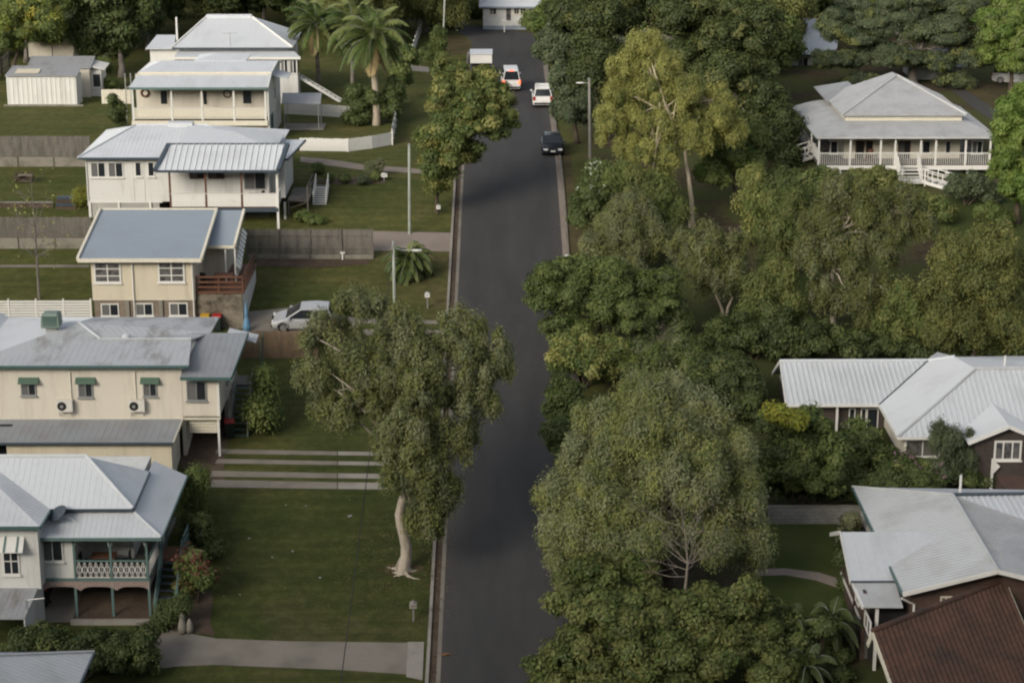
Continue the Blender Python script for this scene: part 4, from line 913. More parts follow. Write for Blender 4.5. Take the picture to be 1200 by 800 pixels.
x0, x1 = X_(33,Y,55), X_(90,Y,55); zt = Z_(44,Y); walls(h, x0, x1, Y, Y+4, gz-.2, zt, M['wall_cream2']); walls(h, x1, X_(106,Y+1.5,55), Y+1.5, Y+4, gz-.2, zt-.3, M['wall_cream2'], 'side_wall')
roof([[(x0-.3,Y-.3,zt),(x1+.3,Y-.3,zt),(x1+.3,Y+4.3,zt+.9),(x0-.3,Y+4.3,zt+.9)]], M['gutter_dark'], h, rib=.3)
q = X_(61,Y,55); MB().box(q-.04,q+.04,Y-.02,Y,gz,zt).build('cover_strip', M['dark'], h)

# ================================================================ far white house over the side street
Y = G(600,35).y; gz = g(Y); h = thing('far_white_house', 'low white house across the side street at the top of the road', 'house', (X_(605,Y), Y+4, gz))
x0, x1 = X_(566,Y,20), X_(660,Y,20); e0, e1 = P(561,8,Y-.5), P(668,8,Y-.5); e0.z = e1.z
walls(h, x0, x1, Y, Y+8, gz, e0.z-.03, M['wall_white']); MB().box(x0, x1, Y-.03, Y+.1, gz-.2, gz+.45).build('base_trim', M['roof_blue'], h)
k0, k1 = Vector((e0.x+3.5,Y+4,e0.z+1.9)), Vector((e1.x-3.5,Y+4,e0.z+1.9)); f0, f1 = Vector((e0.x,Y+8.5,e0.z)), Vector((e1.x,Y+8.5,e0.z))
roof([[e0, e1, k1, k0], [e1, f1, k1], [k0, k1, f1, f0], [e0, k0, f0]], M['roof_bright'], h); line(h, 'fascia', [up(e0,-.08), up(e1,-.08)], M['roof_blue'], box=(.08,.18))
for (p, q, r, s) in ((573.5,9.5,582,17.5),(602,9.5,608.5,17),(609.5,9.5,616,17),(620,9.5,628,17)): wpx(h, p,q,r,s, Y, cols=2, fr=M['trim_cream'])
wpx(h, 592.5,9,599.5,25, Y, cols=1, fr=M['trim_white'], gl=M['glass_pale'], sill=False, name='door')

# ================================================================ verandah house on stumps, top right
Y = 152; gz = g(Y); h = thing('stumped_house', 'house on the right with curved grey verandah roof under the big spreading tree', 'house', (X_(1060,Y), Y+6, gz))
fl = Z_(194, Y); eZ = Z_(161, Y-.3); e0, e1 = P(957.5,161.5,Y-.3), P(1169,160,Y-.3); e0.z = e1.z = eZ
eb = PZ(927.5,122,eZ+.2); yb = eb.y; 
zf = eZ+1.05; yf = Y+2.6; i0, i1 = P(990.5,141.5,yf), P(1127,141.5,yf); i0.z = i1.z = zf = i0.z
def curve(a, b, n=4):                                            # bull-nosed sheet between eave edge a and head edge b
    out = []
    for i in range(n):
        def pt(t):
            p = [a[k].lerp(b[k], 1-(1-t)) for k in (0,1)]; hgt = math.sin(t*math.pi/2)
            for k in (0,1): p[k] = Vector((p[k].x, p[k].y, a[k].z+(b[k].z-a[k].z)*(.35*t+.65*hgt)))
            return p
        p, q = pt(i/n), pt((i+1)/n); out.append([p[0], p[1], q[1], q[0]])
    return out
ibl = Vector((i0.x, yb-1, zf)); e0b = Vector((e0.x, yb, eZ)); e1b = Vector((e1.x, yb, eZ)); ibr = Vector((i1.x, yb-1, zf))
roof(curve((e0,e1),(i0,i1))+curve((e0b,e0),(ibl,i0))+curve((e1,e1b),(i1,ibr)), M['roof_verandah'], h, name='verandah_roof', rib=.22, rw=.06)
line(h, 'gutter', [up(e0b,-.06), up(e0,-.06), up(e1,-.06), up(e1b,-.06)], M['roof_light'], box=(.12,.14))
zu = zf+.48; u0, u1 = Vector((i0.x-.3,yf-.3,zu)), Vector((i1.x+.3,yf-.3,zu)); ya = yf+5.2
ap = P(1051,89,ya); ub0, ub1 = Vector((u0.x,yb-1.5,zu)), Vector((u1.x,yb-1.5,zu)); ap2 = Vector((ap.x, ya+2, ap.z))
roof([[u0, u1, ap], [u1, ub1, ap2, ap], [u0, ap, ap2, ub0], [ub0, ub1, ap2]], M['roof_verandah'], h, rib=.3)
line(h, 'hip_cap', [up(u0,.04), up(ap,.05), up(u1,.04)], M['roof_light'], .1)
# second hip at the left rear
q = P(992,94,ya+5); sL = Vector((u0.x-.2, ya+1.2, zu)); sa = Vector((q.x, ya+4.4, q.z)); xa = ap.x-1
roof([[Vector((u0.x-.2,ya+1,zu)), Vector((u0.x+3.2,ya+1,zu)), sa], [Vector((u0.x-.2,ya+1,zu)), sa, Vector((u0.x-.2,ya+8,zu))], [Vector((u0.x+3.2,ya+1,zu)), Vector((u0.x+3.2,ya+8,zu)), sa], [Vector((u0.x-.2,ya+8,zu)), Vector((u0.x+3.2,ya+8,zu)), sa]], M['roof_grey'], h, rib=.3)
walls(h, i0.x, i1.x, yf, yb-1.8, fl, zu-.03, M['trim_cream'])
MB().box(e0.x+.3, e1.x-.3, Y, yb-.5, fl-.16, fl).build('deck_floor', M['timber_grey'], h); MB().box(e0.x+.25, e1.x-.25, Y-.05, Y, fl-.35, fl-.02).build('floor_beam', M['trim_white'], h)
pp = [X_(v,Y,180) for v in (959.5,996.5,1032,1049,1079,1096.5,1131.5)]+[e1.x-.4]; posts(h, pp, Y+.07, fl, eZ-.05, M['trim_white'], .13)
for x in pp:
    for sgn in (-1,1): MB().prism([(x+sgn*.06,Y+.05,eZ-.05),(x+sgn*.32,Y+.05,eZ-.05),(x+sgn*.06,Y+.05,eZ-.34)], (0,.04,0)).build('bracket', M['trim_white'], h)
m = MB(); x = pp[0]
while x < pp[-1]:
    m.box(x-.018, x+.018, Y+.05, Y+.08, fl+.05, fl+.85); x += .16
m.build('balusters', M['trim_white'], h); line(h, 'handrail', [(pp[0],Y+.065,fl+.9),(pp[-1],Y+.065,fl+.9)], M['trim_white'], box=(.09,.07))
m = MB(); yq = Y+.2
while yq < yb-1: m.box(e0.x+.38, e0.x+.41, yq-.018, yq+.018, fl+.05, fl+.85); yq += .18
m.build('balusters', M['trim_white'], h); line(h, 'handrail', [(e0.x+.4,Y+.1,fl+.9),(e0.x+.4,yb-1,fl+.9)], M['trim_white'], box=(.09,.07)); posts(h, [e0.x+.4], yb-1, gz, eZ, M['trim_white']); posts(h, [e0.x+.4], Y+5, gz, eZ, M['trim_white'])
for (p, r, d_) in ((973,982,1),(1003,1012,0),(1015,1022,0),(1053,1066,0),(1081,1090,1),(1108,1114,1),(1139,1151,1)):
    wpx(h, p,165,r,180 if d_ else 189, yf, cols=2 if r-p > 9 else 1, sill=bool(d_), fr=M['trim_white'] if d_ else M['timber_brown'])
posts(h, [X_(v,Y,200) for v in (960,985,1010,1035,1060,1085,1110,1135,1160)], Y+.3, gz-.3, fl-.16, M['trim_white'], .16, 'stump_post')
walls(h, i0.x+.2, e1.x-.8, Y+2.2, Y+2.3, gz-.2, fl-.17, M['dark'], 'lower_wall')
# front stairs: landing, then a flight to the right
la = P(1069,212,Y-2.4); zl = la.z; x0, x1 = X_(1054,Y-2.4,212), X_(1084,Y-2.4,212)
stair(h, ((x0+x1)/2, Y-.05, fl), 1.5, 1.6, fl-zl, 4, M['trim_white'], M['trim_white'], rail=M['trim_white'])
MB().box(x0, x1, Y-2.9, Y-1.5, zl-.12, zl).build('landing', M['trim_white'], h); posts(h, [x0+.1, x1-.1], Y-2.8, g(Y-2.8)-.2, zl+1.0, M['trim_white'])
stair(h, (x1, Y-2.3, zl), 2.4, 1.1, zl-g(Y-3), 5, M['trim_white'], M['trim_white'], d=(.75,-.5), rail=M['trim_white'])
stair(h, (e0.x+.3, Y+4, fl), 2.6, 1.1, fl-g(Y+3), 6, M['trim_white'], M['trim_white'], d=(-1,-.35), rail=M['trim_white'])
chair('dark chair on the right verandah near its left corner', X_(969,Y+1.2,185), Y+1.3, fl, .3, M['black'])
chair('reddish chair on the right verandah beside the open door', X_(1020,Y+1.2,185), Y+1.4, fl, -.4, M['timber_brown'])

# ================================================================ L-shaped white roofed house, right
Y = 104; gz = g(Y); h = thing('brick_bungalow', 'low dark brick house with L shaped ribbed white roof, right edge', 'house', (X_(1120,Y), Y+5, gz))
eZ = Z_(513, Y+1.2); Ym = Y+1.2
c = P(1055,513,Ym); c.z = eZ; kA = PZ(1028,474,eZ); yA = kA.y; xw = (c.x+kA.x)/2; c.x = kA.x = xw
# wing A
w0 = Vector((X_(928,yA,476), yA, eZ)); w1 = Vector((xw, yA, eZ)); 
yBk = PZ(907,437,eZ).y; yR = (yA+yBk)/2; ra = P(918.7,423,yR); ra.y = yR; rzA = ra.z; ra.x = w0.x-.35; rb_ = Vector((X_(1088,yR,422), yR, rzA))
wr0 = Vector((w0.x-.35, yBk, eZ)); w0.x -= .35; xe = 37
yMr = Ym+10; rzM = eZ+2.6; hx = X_(1144, Ym+5, 432)
H1 = P(1144,432.5,Ym+5); H1.y = Ym+5; rM = H1.z
H2 = Vector((xe, Ym+5, rM)); xhip = H1.x
A1 = P(1118.7,418,yR+3.4); A1.y = yR+3.4
def hit(px, py, p0, n):
    d = ray(px, py); o_ = Vector((0,0,CZ)); return o_+d*((p0-o_).dot(n)/d.dot(n))
nP = (w1-c).cross(H1-c).normalized(); rb_ = hit(1088,422.5,c,nP); A1 = hit(1118.7,418,c,nP)
roof([[w0, w1, rb_, ra], [ra, rb_, Vector((rb_.x,yBk,eZ)), wr0]], M['roof_white'], h, name='wing_roof', rib=.3, rw=.09, rh=.05)
roof([[c, w1, rb_, A1, H1], [A1, H1, Vector((xe,Ym+5,rM)), Vector((xe,yR+4,rM-1.5))], [rb_, A1, Vector((A1.x,yBk+1,eZ+1)), Vector((rb_.x,yBk+1,eZ))]], M['roof_bright'], h, rib=.3, rw=.03, rh=.015)
roof([[c, Vector((xe,Ym,eZ)), H2, H1]], M['roof_white'], h, name='front_roof', rib=.3, rw=.09, rh=.05)
line(h, 'hip_cap', [up(c,.04), up(H1,.05), up(H2,.05)], M['roof_light'], .09); line(h, 'valley', [up(w1,.02), up(rb_,.03)], M['gutter_dark'], .05); line(h, 'ridge_cap', [up(ra,.03), up(rb_,.03), up(A1,.03)], M['roof_bright'], .09)
line(h, 'barge_board', [up(w0,-.05), up(ra,-.03), up(wr0,-.05)], M['trim_white'], box=(.05,.2))
line(h, 'gutter', [up(w0,-.05), up(w1,-.05), up(c,-.05), up(Vector((xe,Ym,eZ)),-.05)], M['trim_white'], box=(.12,.14))
m = MB(); m.prism([(w0.x+.35,yA+.4,eZ-.1),(w0.x+.35,yBk-.4,eZ-.1),(w0.x+.35,yR,rzA-.2)], (.08,0,0)); m.build('gable', M['wall_mint'], h)
walls(h, w0.x+.36, xw+6, yA+.6, yBk-.4, gz-.1, eZ-.1, M['brick_dark']); 
m = MB(); m.box(xw+.45, xw+.55, Ym+.5, yA+.6, eZ-1.5, eZ-.1); m.build('wall', M['wall_cream2'], h)
walls(h, xw+.55, xe, Ym+.5, Ym+9.5, gz-.3, eZ-.1, M['brick_dark'])
posts(h, [X_(981,yA+.1,490)], yA+.2, g(yA)-.2, eZ-.1, M['trim_white'], .12)
for p, r in ((995,1001),(1009,1014),(1016,1028)): wpx(h, p,478,r,508, yA+.6, cols=1, sill=False, fr=M['trim_white'], fw=.05)
wpx(h, 1061,515,1101,535, Ym+.5, cols=2, fr=M['trim_white'], gl=M['glass_pale']); wpx(h, 1104,515,1128,535, Ym+.5, cols=2, fr=M['trim_white'])
# gabled porch
Yp = Y-.4; g0, gp, g2 = P(1134.5,518.5,Yp), P(1183,499,Yp), P(1236,517,Yp); g2.z = g0.z; g2.x = 2*gp.x-g0.x
gi = Vector((gp.x, Ym+2.3, gp.z)); t0, t2 = Vector((g0.x, Ym+.2, g0.z)), Vector((g2.x, Ym+.2, g2.z))
roof([[g0, gp, gi, t0], [gp, g2, t2, gi]], M['roof_bright'], h, name='porch_roof', rib=.3, rw=.03, rh=.015); line(h, 'barge_board', [up(g0,-.05), up(gp,-.05), up(g2,-.05)], M['trim_white'], box=(.05,.2))
m = MB(); m.prism([(g0.x+.5,Yp+.45,gz-.4),(g2.x-.5,Yp+.45,gz-.4),(g2.x-.5,Yp+.45,g0.z-.0),(gp.x,Yp+.45,gp.z-.2),(g0.x+.5,Yp+.45,g0.z-.0)], (0,1.2,0)); m.build('porch_wall', M['brick_dark'], h)
wpx(h, 1165.5,516,1196,539, Yp+.45, cols=3, fr=M['trim_white'], gl=M['glass_pale'], fw=.1)
q = X_(1163,Yp+.2,550); m = MB(); m.box(q-.06,q+.06,Yp+.2,Yp+.3,gz,Z_(540,Yp)); m.prism([(q+.06,Yp+.24,Z_(540,Yp)-.1),(q+.42,Yp+.24,Z_(549,Yp)),(q+.06,Yp+.24,Z_(558,Yp))],(0,.05,0)); m.build('porch_post', M['trim_white'], h)
q = P(1172,430,Ym+7); line(h, 'vent_pipe', [(q.x,Ym+6,rM-1),(q.x,Ym+6,rM+.5)], M['trim_white'], .06)

# ================================================================ two storey brick house, lower right
Y = 88.0; gz = g(Y); h = thing('brick_house', 'two storey red brown brick house with pale roof beside the back lawn', 'house', (X_(1110,Y), Y+5, gz))
a = P(1060,695,Y-.6); eZ = a.z; b = PZ(997,570.5,eZ); xe_ = (a.x+b.x)/2; yb = b.y
pk = P(1169.5,668,Y-.6); rz = pk.z; xr_ = pk.x; e2 = Vector((2*xr_-a.x, Y-.6, eZ)); a.x = xe_+.15; b.x = xe_
rr = Vector((xr_, PZ(1117,580,rz).y, rz)); yk = rr.y
A0 = Vector((xe_, Y-.6, eZ)); xE = 36
sh = .012
roof([[A0, b, rr, pk]], M['roof_light'], h, rib=.3, rw=.04, rh=.02)
roof([[pk, rr, Vector((e2.x,yk-3.4,eZ+.6)), Vector((e2.x,Y-.6,eZ))]], M['roof_verandah'], h, rib=.3, rw=.04, rh=.02)
zq = rz-.02; ycr = yk+.4
roof([[rr+Vector((0,.2,-.02)), Vector((xE,ycr,zq)), Vector((xE,ycr-4.6,eZ)), Vector((e2.x-.2,yk-4.2,eZ+.3))], [b, rr, Vector((xE,ycr,zq)), Vector((xE,ycr+3.2,eZ-.4))]], M['roof_white'], h, name='cross_roof', rib=.3, rw=.09, rh=.05)
line(h, 'ridge_cap', [up(pk,.03), up(rr,.04)], M['roof_light'], .09); line(h, 'ridge_cap', [up(rr,.05), Vector((xE,ycr,zq+.05))], M['gutter_dark'], .09); line(h, 'hip_cap', [up(b,.03), up(rr,.04)], M['roof_light'], .07)
line(h, 'barge_board', [up(A0,-.05)+Vector((0,-.03,0)), up(pk,-.05)+Vector((0,-.03,0)), up(e2,-.05)+Vector((0,-.03,0))], M['trim_white'], box=(.06,.2))
line(h, 'gutter', [up(A0,-.05), up(b,-.05)], M['gutter_green'], box=(.12,.13))
m = MB(); m.prism([(xe_+.5,Y,gz-.6),(e2.x-.5,Y,gz-.6),(e2.x-.5,Y,eZ),(xr_,Y,rz-.2),(xe_+.5,Y,eZ)], (0,.2,0)); m.build('gable_wall', M['brick_red'], h)
walls(h, xe_+.5, e2.x-.5, Y+.2, yb-.5, gz-.6, eZ-.1, M['brick_red']); walls(h, e2.x-.5, xE, ycr-4, yb+2, gz, eZ-.1, M['brick_red'])
MB().box(xe_+.42, xe_+.5, Y+7, yb-.5, eZ-1.6, eZ-.1).build('side_panel', M['wall_white'], h)
wpx(h, 1102,698,1115,707.5, Y, cols=2, fr=M['trim_cream'], gl=M['glass_pale'])
# side wing with its small gable and the low skillion in front
wE = eZ-.35; v0 = P(1003,660.5,Y+1.6); v0.z = wE; yw0 = v0.y; xw0 = v0.x; r_0 = P(988,623,yw0+3.4); zr = r_0.z; yw = r_0.y; r_1 = Vector((xe_+(zr-eZ)/(rz-eZ)*(xr_-xe_)-.03, yw, zr))
roof([[Vector((xw0-.2,yw0,wE)), Vector((xe_+.1,yw0,wE)), r_1, Vector((xw0-.2,yw,zr))], [Vector((xw0-.2,yw,zr)), r_1, Vector((xe_+.1,yw+2.8,wE)), Vector((xw0-.2,yw+2.8,wE))]], M['roof_white'], h, name='wing_roof', rib=.4)
line(h, 'barge_board', [Vector((xw0-.22,yw0,wE-.06)), Vector((xw0-.22,yw,zr-.04)), Vector((xw0-.22,yw+2.8,wE-.06))], M['trim_white'], box=(.05,.2)); line(h, 'flashing', [Vector((xw0-.2,yw0-.02,wE+.02)), Vector((xe_+.1,yw0-.02,wE+.02))], M['gutter_dark'], .05)
k0, k1 = P(1021,696.5,Y-.4), P(1060,695,Y-.4); k0.z = k1.z = eZ-.75; k0.x = xw0+.05
roof([[k0, Vector((xe_+.1,Y-.4,k0.z)), Vector((xe_+.1,yw0-.02,wE-.06)), Vector((xw0-.1,yw0-.02,wE-.06))]], M['roof_light'], h, name='skillion_roof', rib=.75)
line(h, 'gutter', [up(k0,-.06), Vector((xw0-.1,yw0,wE-.13))], M['trim_white'], box=(.12,.14))
walls(h, xw0+.35, xe_+.6, yw0+.2, yw+2.4, gz-.3, wE-.1, M['brick_red'], 'wing_wall')
walls(h, xw0+.4, xe_+.6, Y+.8, yw0+.19, gz-.5, k0.z-.05, M['panel_grey'], 'wing_wall')
for q in (Y+.8, yw0-.6, yw0+1.6): MB().box(xw0+.26, xw0+.42, q-.1, q+.1, gz-.5, wE-.15).build('brick_pier', M['brick_red'], h)
MB().box(xw0+.3, xw0+.36, Y+.9, yw+2.3, gz+1.7, gz+1.85).build('string_course', M['trim_white'], h)
window(h, yw0-2.4, yw0-.9, gz+1.9, gz+2.7, xw0+.4, axis='x', s=-1, cols=2, sill=False, gl=M['glass_pale']); window(h, yw0+.5, yw0+1.4, gz+2.2, gz+3.2, xw0+.35, axis='x', s=-1, cols=1, sill=False)
walls(h, xw0+.6, xe_+.7, Y+.79, Y+.799, gz-.4, k0.z-.1, M['dark'], 'porch_wall')
posts(h, [X_(1027,Y-.2,740)], Y-.1, g(Y-.2)-.3, k0.z-.05, M['trim_white'], .14)
q = P(1057,697,Y-.4); r = P(1071,714,Y-.1); line(h, 'downpipe', [(q.x,Y-.35,eZ-.35), (r.x,Y-.08,Z_(708,Y)), (r.x,Y-.08,gz)], M['trim_white'], .06)
q = P(1125,570,yk+1); line(h, 'vent_pipe', [(q.x,yk+.9,rz-.6),(q.x,yk+.9,rz+.75)], M['trim_white'], .07)

# ================================================================ brown tiled roof, bottom right corner
zr = 4.6; p, q = PZ(1022.5,740,zr), PZ(1178,680,zr); h = thing('tiled_house', 'building in the bottom right corner showing its brown tiled gable roof', 'house', (q.x+1, p.y-2, g(p.y-2)))
ed = (q-p).normalized(); nd = Vector((ed.y, -ed.x, 0)); run = 5.2; dz = -1.75
p2 = PZ(1052,822,zr+dz); p2 = p+(p2-p)*2.4; q2 = q+(p2-p); dz *= 2.4; nd = (p2-p); nd.z = 0; run = nd.length; nd.normalize()
p3, q3 = p-nd*.5+Vector((0,0,-.75)), q-nd*.5+Vector((0,0,-.75))
tl = MB()
def tiles(a, b, c, d):                                        # a-b ridge, d-c eave: pan tiles as rolled courses
    n = int((b-a).length/.3); mrow = int((d-a).length/.34)
    nn = (b-a).cross(d-a).normalized(); nn = nn if nn.z > 0 else -nn
    tl.prism([a, b, c, d], (0,0,-.06))
    for j in range(mrow):
        t0, t1 = j/mrow, (j+1)/mrow+.01
        for i in range(n):
            s0, s1 = i/n, (i+1)/n; A_ = a.lerp(b,s0).lerp(d.lerp(c,s0),t0); B_ = a.lerp(b,s1).lerp(d.lerp(c,s1),t0); C_ = a.lerp(b,s1).lerp(d.lerp(c,s1),t1); D_ = a.lerp(b,s0).lerp(d.lerp(c,s0),t1)
            h0, h1 = .012, .028; mid = A_.lerp(B_,.62); midd = D_.lerp(C_,.62)
            tl.add([A_+nn*h0, mid+nn*(h0+.075), B_+nn*h0, C_+nn*h1, midd+nn*(h1+.075), D_+nn*h1, D_, C_], [(0,1,4,5),(1,2,3,4),(5,4,3,7,6)])
tiles(p, q, q2, p2); tiles(q, p, p3, q3); tl.build('roof', M['tile_brown'], h)
line(h, 'ridge_cap', [up(p,.06), up(q,.06)], M['tile_brown'], .13); line(h, 'barge_board', [up(p3,-.12), up(p,-.1), up(p2,-.12)], M['trim_cream'], box=(.06,.24)); line(h, 'barge_board', [up(q3,-.12), up(q,-.1), up(q2,-.12)], M['trim_cream'], box=(.06,.24))
i = 1.7; m = MB(); w4 = [p2+ed*i-nd*i, q2-ed*i-nd*i, q3-ed*i+nd*.2, p3+ed*i+nd*.2]
vv = [Vector((v.x,v.y,-4.5)) for v in w4]+[Vector((v.x,v.y,zr+dz-.1)) for v in w4[:2]]+[Vector((v.x,v.y,zr-.85)) for v in w4[2:]]
rg = [p+ed*i+Vector((0,0,-.2)), q-ed*i+Vector((0,0,-.2))]
m.add(vv+rg, [(0,1,5,4),(1,2,6,9,5),(2,3,7,6),(3,0,4,8,7),(3,2,1,0)]); m.build('wall', M['wall_cream'], h)

# ================================================================ white building behind the spreading tree
Y = 205; gz = g(Y); h = thing('distant_white_building', 'white building glimpsed through the big spreading tree, top right', 'building', (X_(930,Y), Y+5, gz))
x0, x1 = X_(917,Y,60), X_(975,Y,60); z1 = Z_(62,Y); walls(h, x0, x1, Y, Y+9, gz, z1, M['wall_white'])
e0, e1 = P(911,64,Y-.5), P(980,64,Y-.5); e0.z = e1.z; k0, k1 = P(928,20,Y+7), P(985,22,Y+7); k0.z = k1.z
roof([[e0, e1, k1, k0], [k0, k1, Vector((e1.x,Y+14,e0.z)), Vector((e0.x,Y+14,e0.z))]], M['roof_bright'], h, rib=.4); line(h, 'fascia', [up(e0,-.1), up(e1,-.1)], M['gutter_dark'], box=(.08,.2))
m = MB(); m.prism([(x0+.1,Y+.2,z1),(x0+.1,Y+8.8,z1),(x0+.1,Y+8.8,k0.z-.3)],(.1,0,0)); m.build('gable', M['wall_white'], h)
wpx(h, 935,67,947,78, Y, cols=2)
Y = 196; h = thing('distant_cottage', 'low white cottage behind the spreading tree near the grey lane', 'building', (X_(1120,Y), Y+3, g(Y)))
x0, x1 = X_(1070,Y,85), X_(1128,Y,85); z1 = Z_(78,Y); walls(h, x0, x1, Y, Y+5, g(Y), z1, M['wall_white'])
roof([[(x0-.4,Y-.4,z1),(x1+.4,Y-.4,z1),(x1+.4,Y+2.6,z1+1.4),(x0-.4,Y+2.6,z1+1.4)],[(x0-.4,Y+2.6,z1+1.4),(x1+.4,Y+2.6,z1+1.4),(x1+.4,Y+5.5,z1),(x0-.4,Y+5.5,z1)]], M['roof_bright'], h)
# kerbside shelter beside the road far up
Y = G(563,90).y; h = thing('kerb_shelter', 'small white roofed shelter with dark interior at the far left kerb', 'shelter', (X_(564,Y), Y+1, g(Y)))
x0, x1 = X_(551,Y,75), X_(576.5,Y,75); z1, z0 = Z_(65,Y), Z_(77,Y)
MB().box(x0, x1, Y, Y+2.2, g(Y)+1.3, g(Y)+2.15).build('box_top', M['trim_white'], h); MB().prism([(x0-.05,Y-.1,g(Y)+2.16),(x1+.05,Y-.1,g(Y)+2.16),(x1+.05,Y+2.3,g(Y)+2.3),(x0-.05,Y+2.3,g(Y)+2.3)],(0,0,.06)).build('roof', M['roof_bright'], h)
posts(h, [x0+.08, x1-.08], Y+.1, g(Y), g(Y)+1.3, M['gutter_dark']); posts(h, [x0+.08, x1-.08], Y+2.1, g(Y), g(Y)+1.3, M['gutter_dark']); MB().box(x0+.1, x1-.1, Y+.9, Y+2.1, g(Y), g(Y)+1.29).build('dark_interior', M['dark'], h)
# ================================================================ vehicles
def car(name, label, pos, heading, kind, paint, group=None, brake=False, rack=False, size=None):
    """heading: angle of the car's nose measured from +X. Built nose along +x, then turned."""
    spec = dict(hatch=(3.95,1.72,1.56,.9,(-1.93,-1.62,.1,1.12)), sedan=(4.55,1.75,1.42,.84,(-1.75,-1.1,.35,1.15)),
                suv=(4.7,1.84,1.78,1.0,(-2.28,-2.1,.35,1.05)), van=(4.8,1.80,2.0,1.05,(-2.36,-2.2,1.15,1.85)))[kind]
    L_, W_, H_, B_, (xr0, xr1, xf1, xf0) = spec; hl, hw = L_/2, W_/2; gc = .2
    t = thing(name, label, 'car' if kind != 'van' else 'van', pos, group, heading); ORG[t.name] = Vector((0,0,0))
    slope = math.atan((g(pos[1]+1)-g(pos[1]-1))/2); 
    t.rotation_mode = 'XYZ'
    hd = Vector((math.cos(heading), math.sin(heading)));  pitch = math.atan(math.tan(slope)*hd.y); roll = math.atan(math.tan(slope)*hd.x)
    t.rotation_euler = (roll, -pitch, heading)
    hood = B_ if kind != 'van' else B_+.02
    st = [(-hl,.38,B_-.22,.86),(-hl+.06,.26,B_-.06,.94),(-hl+.35,.2,B_,1.0),(xr0+.1,.2,B_,1.0),(0,.2,B_,1.0),(xf0-.1,.2,B_-.01,1.0),(xf0+.12,.2,hood-.03,.99),(hl-.45,.2,hood-.12,.97),(hl-.12,.24,hood-.24,.9),(hl,.36,hood-.36,.8)]
    m = MB(); n = 10
    for x, z0, z1, k in st:
        w_ = hw*k; m.v += [(x,-w_*.9,z0),(x,-w_,z0+.14),(x,-w_,(z0+z1)/2+.1),(x,-w_*.965,z1-.05),(x,-w_*.85,z1),(x,w_*.85,z1),(x,w_*.965,z1-.05),(x,w_,(z0+z1)/2+.1),(x,w_,z0+.14),(x,w_*.9,z0)]
    m.f = [(i*n+k, i*n+(k+1)%n, (i+1)*n+(k+1)%n, (i+1)*n+k) for i in range(len(st)-1) for k in range(n)]+[tuple(range(n)), tuple(range((len(st)-1)*n, len(st)*n))]
    b0, b1 = hw*.90, hw*.70
    cab = [(xr0,B_-.02,b0),(xr1,H_-.07,b1),((xr1+xf1)/2-.1,H_,b1+.02),(xf1,H_-.05,b1),(xf0,B_-.03,b0)]
    lo = [(xr0,-b0,B_-.03),(xf0,-b0,B_-.03),(xf0,b0,B_-.03),(xr0,b0,B_-.03)]; hi = [(xr1,-b1,H_-.05),(xf1,-b1,H_-.05),(xf1,b1,H_-.05),(xr1,b1,H_-.05)]
    mid = [((xr1+xf1)/2-.05,-b1-.01,H_),((xr1+xf1)/2-.05,b1+.01,H_)]
    m.add(lo+hi+mid, [(0,1,5,8,4),(2,3,7,9,6),(1,2,6,5),(3,0,4,7),(4,8,9,7),(8,5,6,9)])
    body = m.build('body', M[paint], t)
    bv = body.modifiers.new('b', 'BEVEL'); bv.width = .035; bv.segments = 2; bv.limit_method = 'ANGLE'; bv.angle_limit = math.radians(28)
    def panel(q, inset, name, mat, th=.012):
        q = [Vector(p) for p in q]; c = sum(q, Vector())/len(q); n_ = (q[1]-q[0]).cross(q[2]-q[0]).normalized()
        if n_.dot(c-Vector((0,0,.7))) < 0: n_ = -n_
        q2 = []
        for i in range(len(q)):
            p = q[i]; e1 = (q[(i+1) % len(q)]-p).normalized(); e2 = (q[i-1]-p).normalized(); s_ = max(.3, e1.cross(e2).length); q2.append(p+(e1+e2)*inset/s_)
        mm = MB(); mm.prism([p+n_*.004 for p in q2], n_*th); return mm.build(name, mat, t)
    panel([lo[1],lo[2],hi[2],hi[1]], .07, 'windscreen', M['glass']); panel([lo[3],lo[0],hi[0],hi[3]], .08, 'rear_window', M['glass'])
    for s_, (a, b, c, d) in ((-1,(0,1,5,4)),(1,(3,2,6,7))):
        P0 = [Vector((lo+hi)[i]) for i in (a,b,c,d)]
        k = .48; pl, ph = P0[0].lerp(P0[1],k), P0[3].lerp(P0[2],k)
        panel([P0[0],pl,ph,P0[3]], .06, 'side_window', M['glass']); panel([pl,P0[1],P0[2],ph], .06, 'side_window', M['glass'])
        mm = MB(); mm.box(xf0-.35, xf0-.18, s_*(hw-.02), s_*(hw+.14), B_+.02, B_+.15); mm.build('wing_mirror', M[paint], t)
        mm = MB()
        for x in (pl.x-.03, xf0-.25, xr0+.35): mm.box(x, x+.012, s_*(hw*.997), s_*(hw*1.003), .35, B_-.1)
        for x in (pl.x+.08, xr0+.45): mm.box(x, x+.16, s_*(hw*.99), s_*(hw*1.012), B_-.2, B_-.16)
        mm.build('door_trim', M['black'], t)
    for x in (-hl*.62, hl*.62):
        for s_ in (-1, 1):
            wl = MB().lathe([(.2,-.1),(.30,-.1),(.325,-.06),(.325,.06),(.30,.1),(.2,.1)], (x, s_*(hw-.1), .325), 18, 'y').build('wheel', M['rope'], t)
            mm = MB(); mm.lathe([(.21,-.005),(.2,.012),(.05,.02)], (0,0,0), 14, 'y')
            mm.v = [(v[0]+x, v[1]*s_+s_*hw, v[2]+.325) for v in mm.v]; mm.build('rim', M['rim'], wl)
            mm = MB()
            mm.tube([(x+.37*math.cos(a), s_*(hw+.0), .325+.37*math.sin(a)) for a in [math.pi*k/8 for k in range(9)]], .03, 5); mm.build('wheel_arch', M['black'], t)
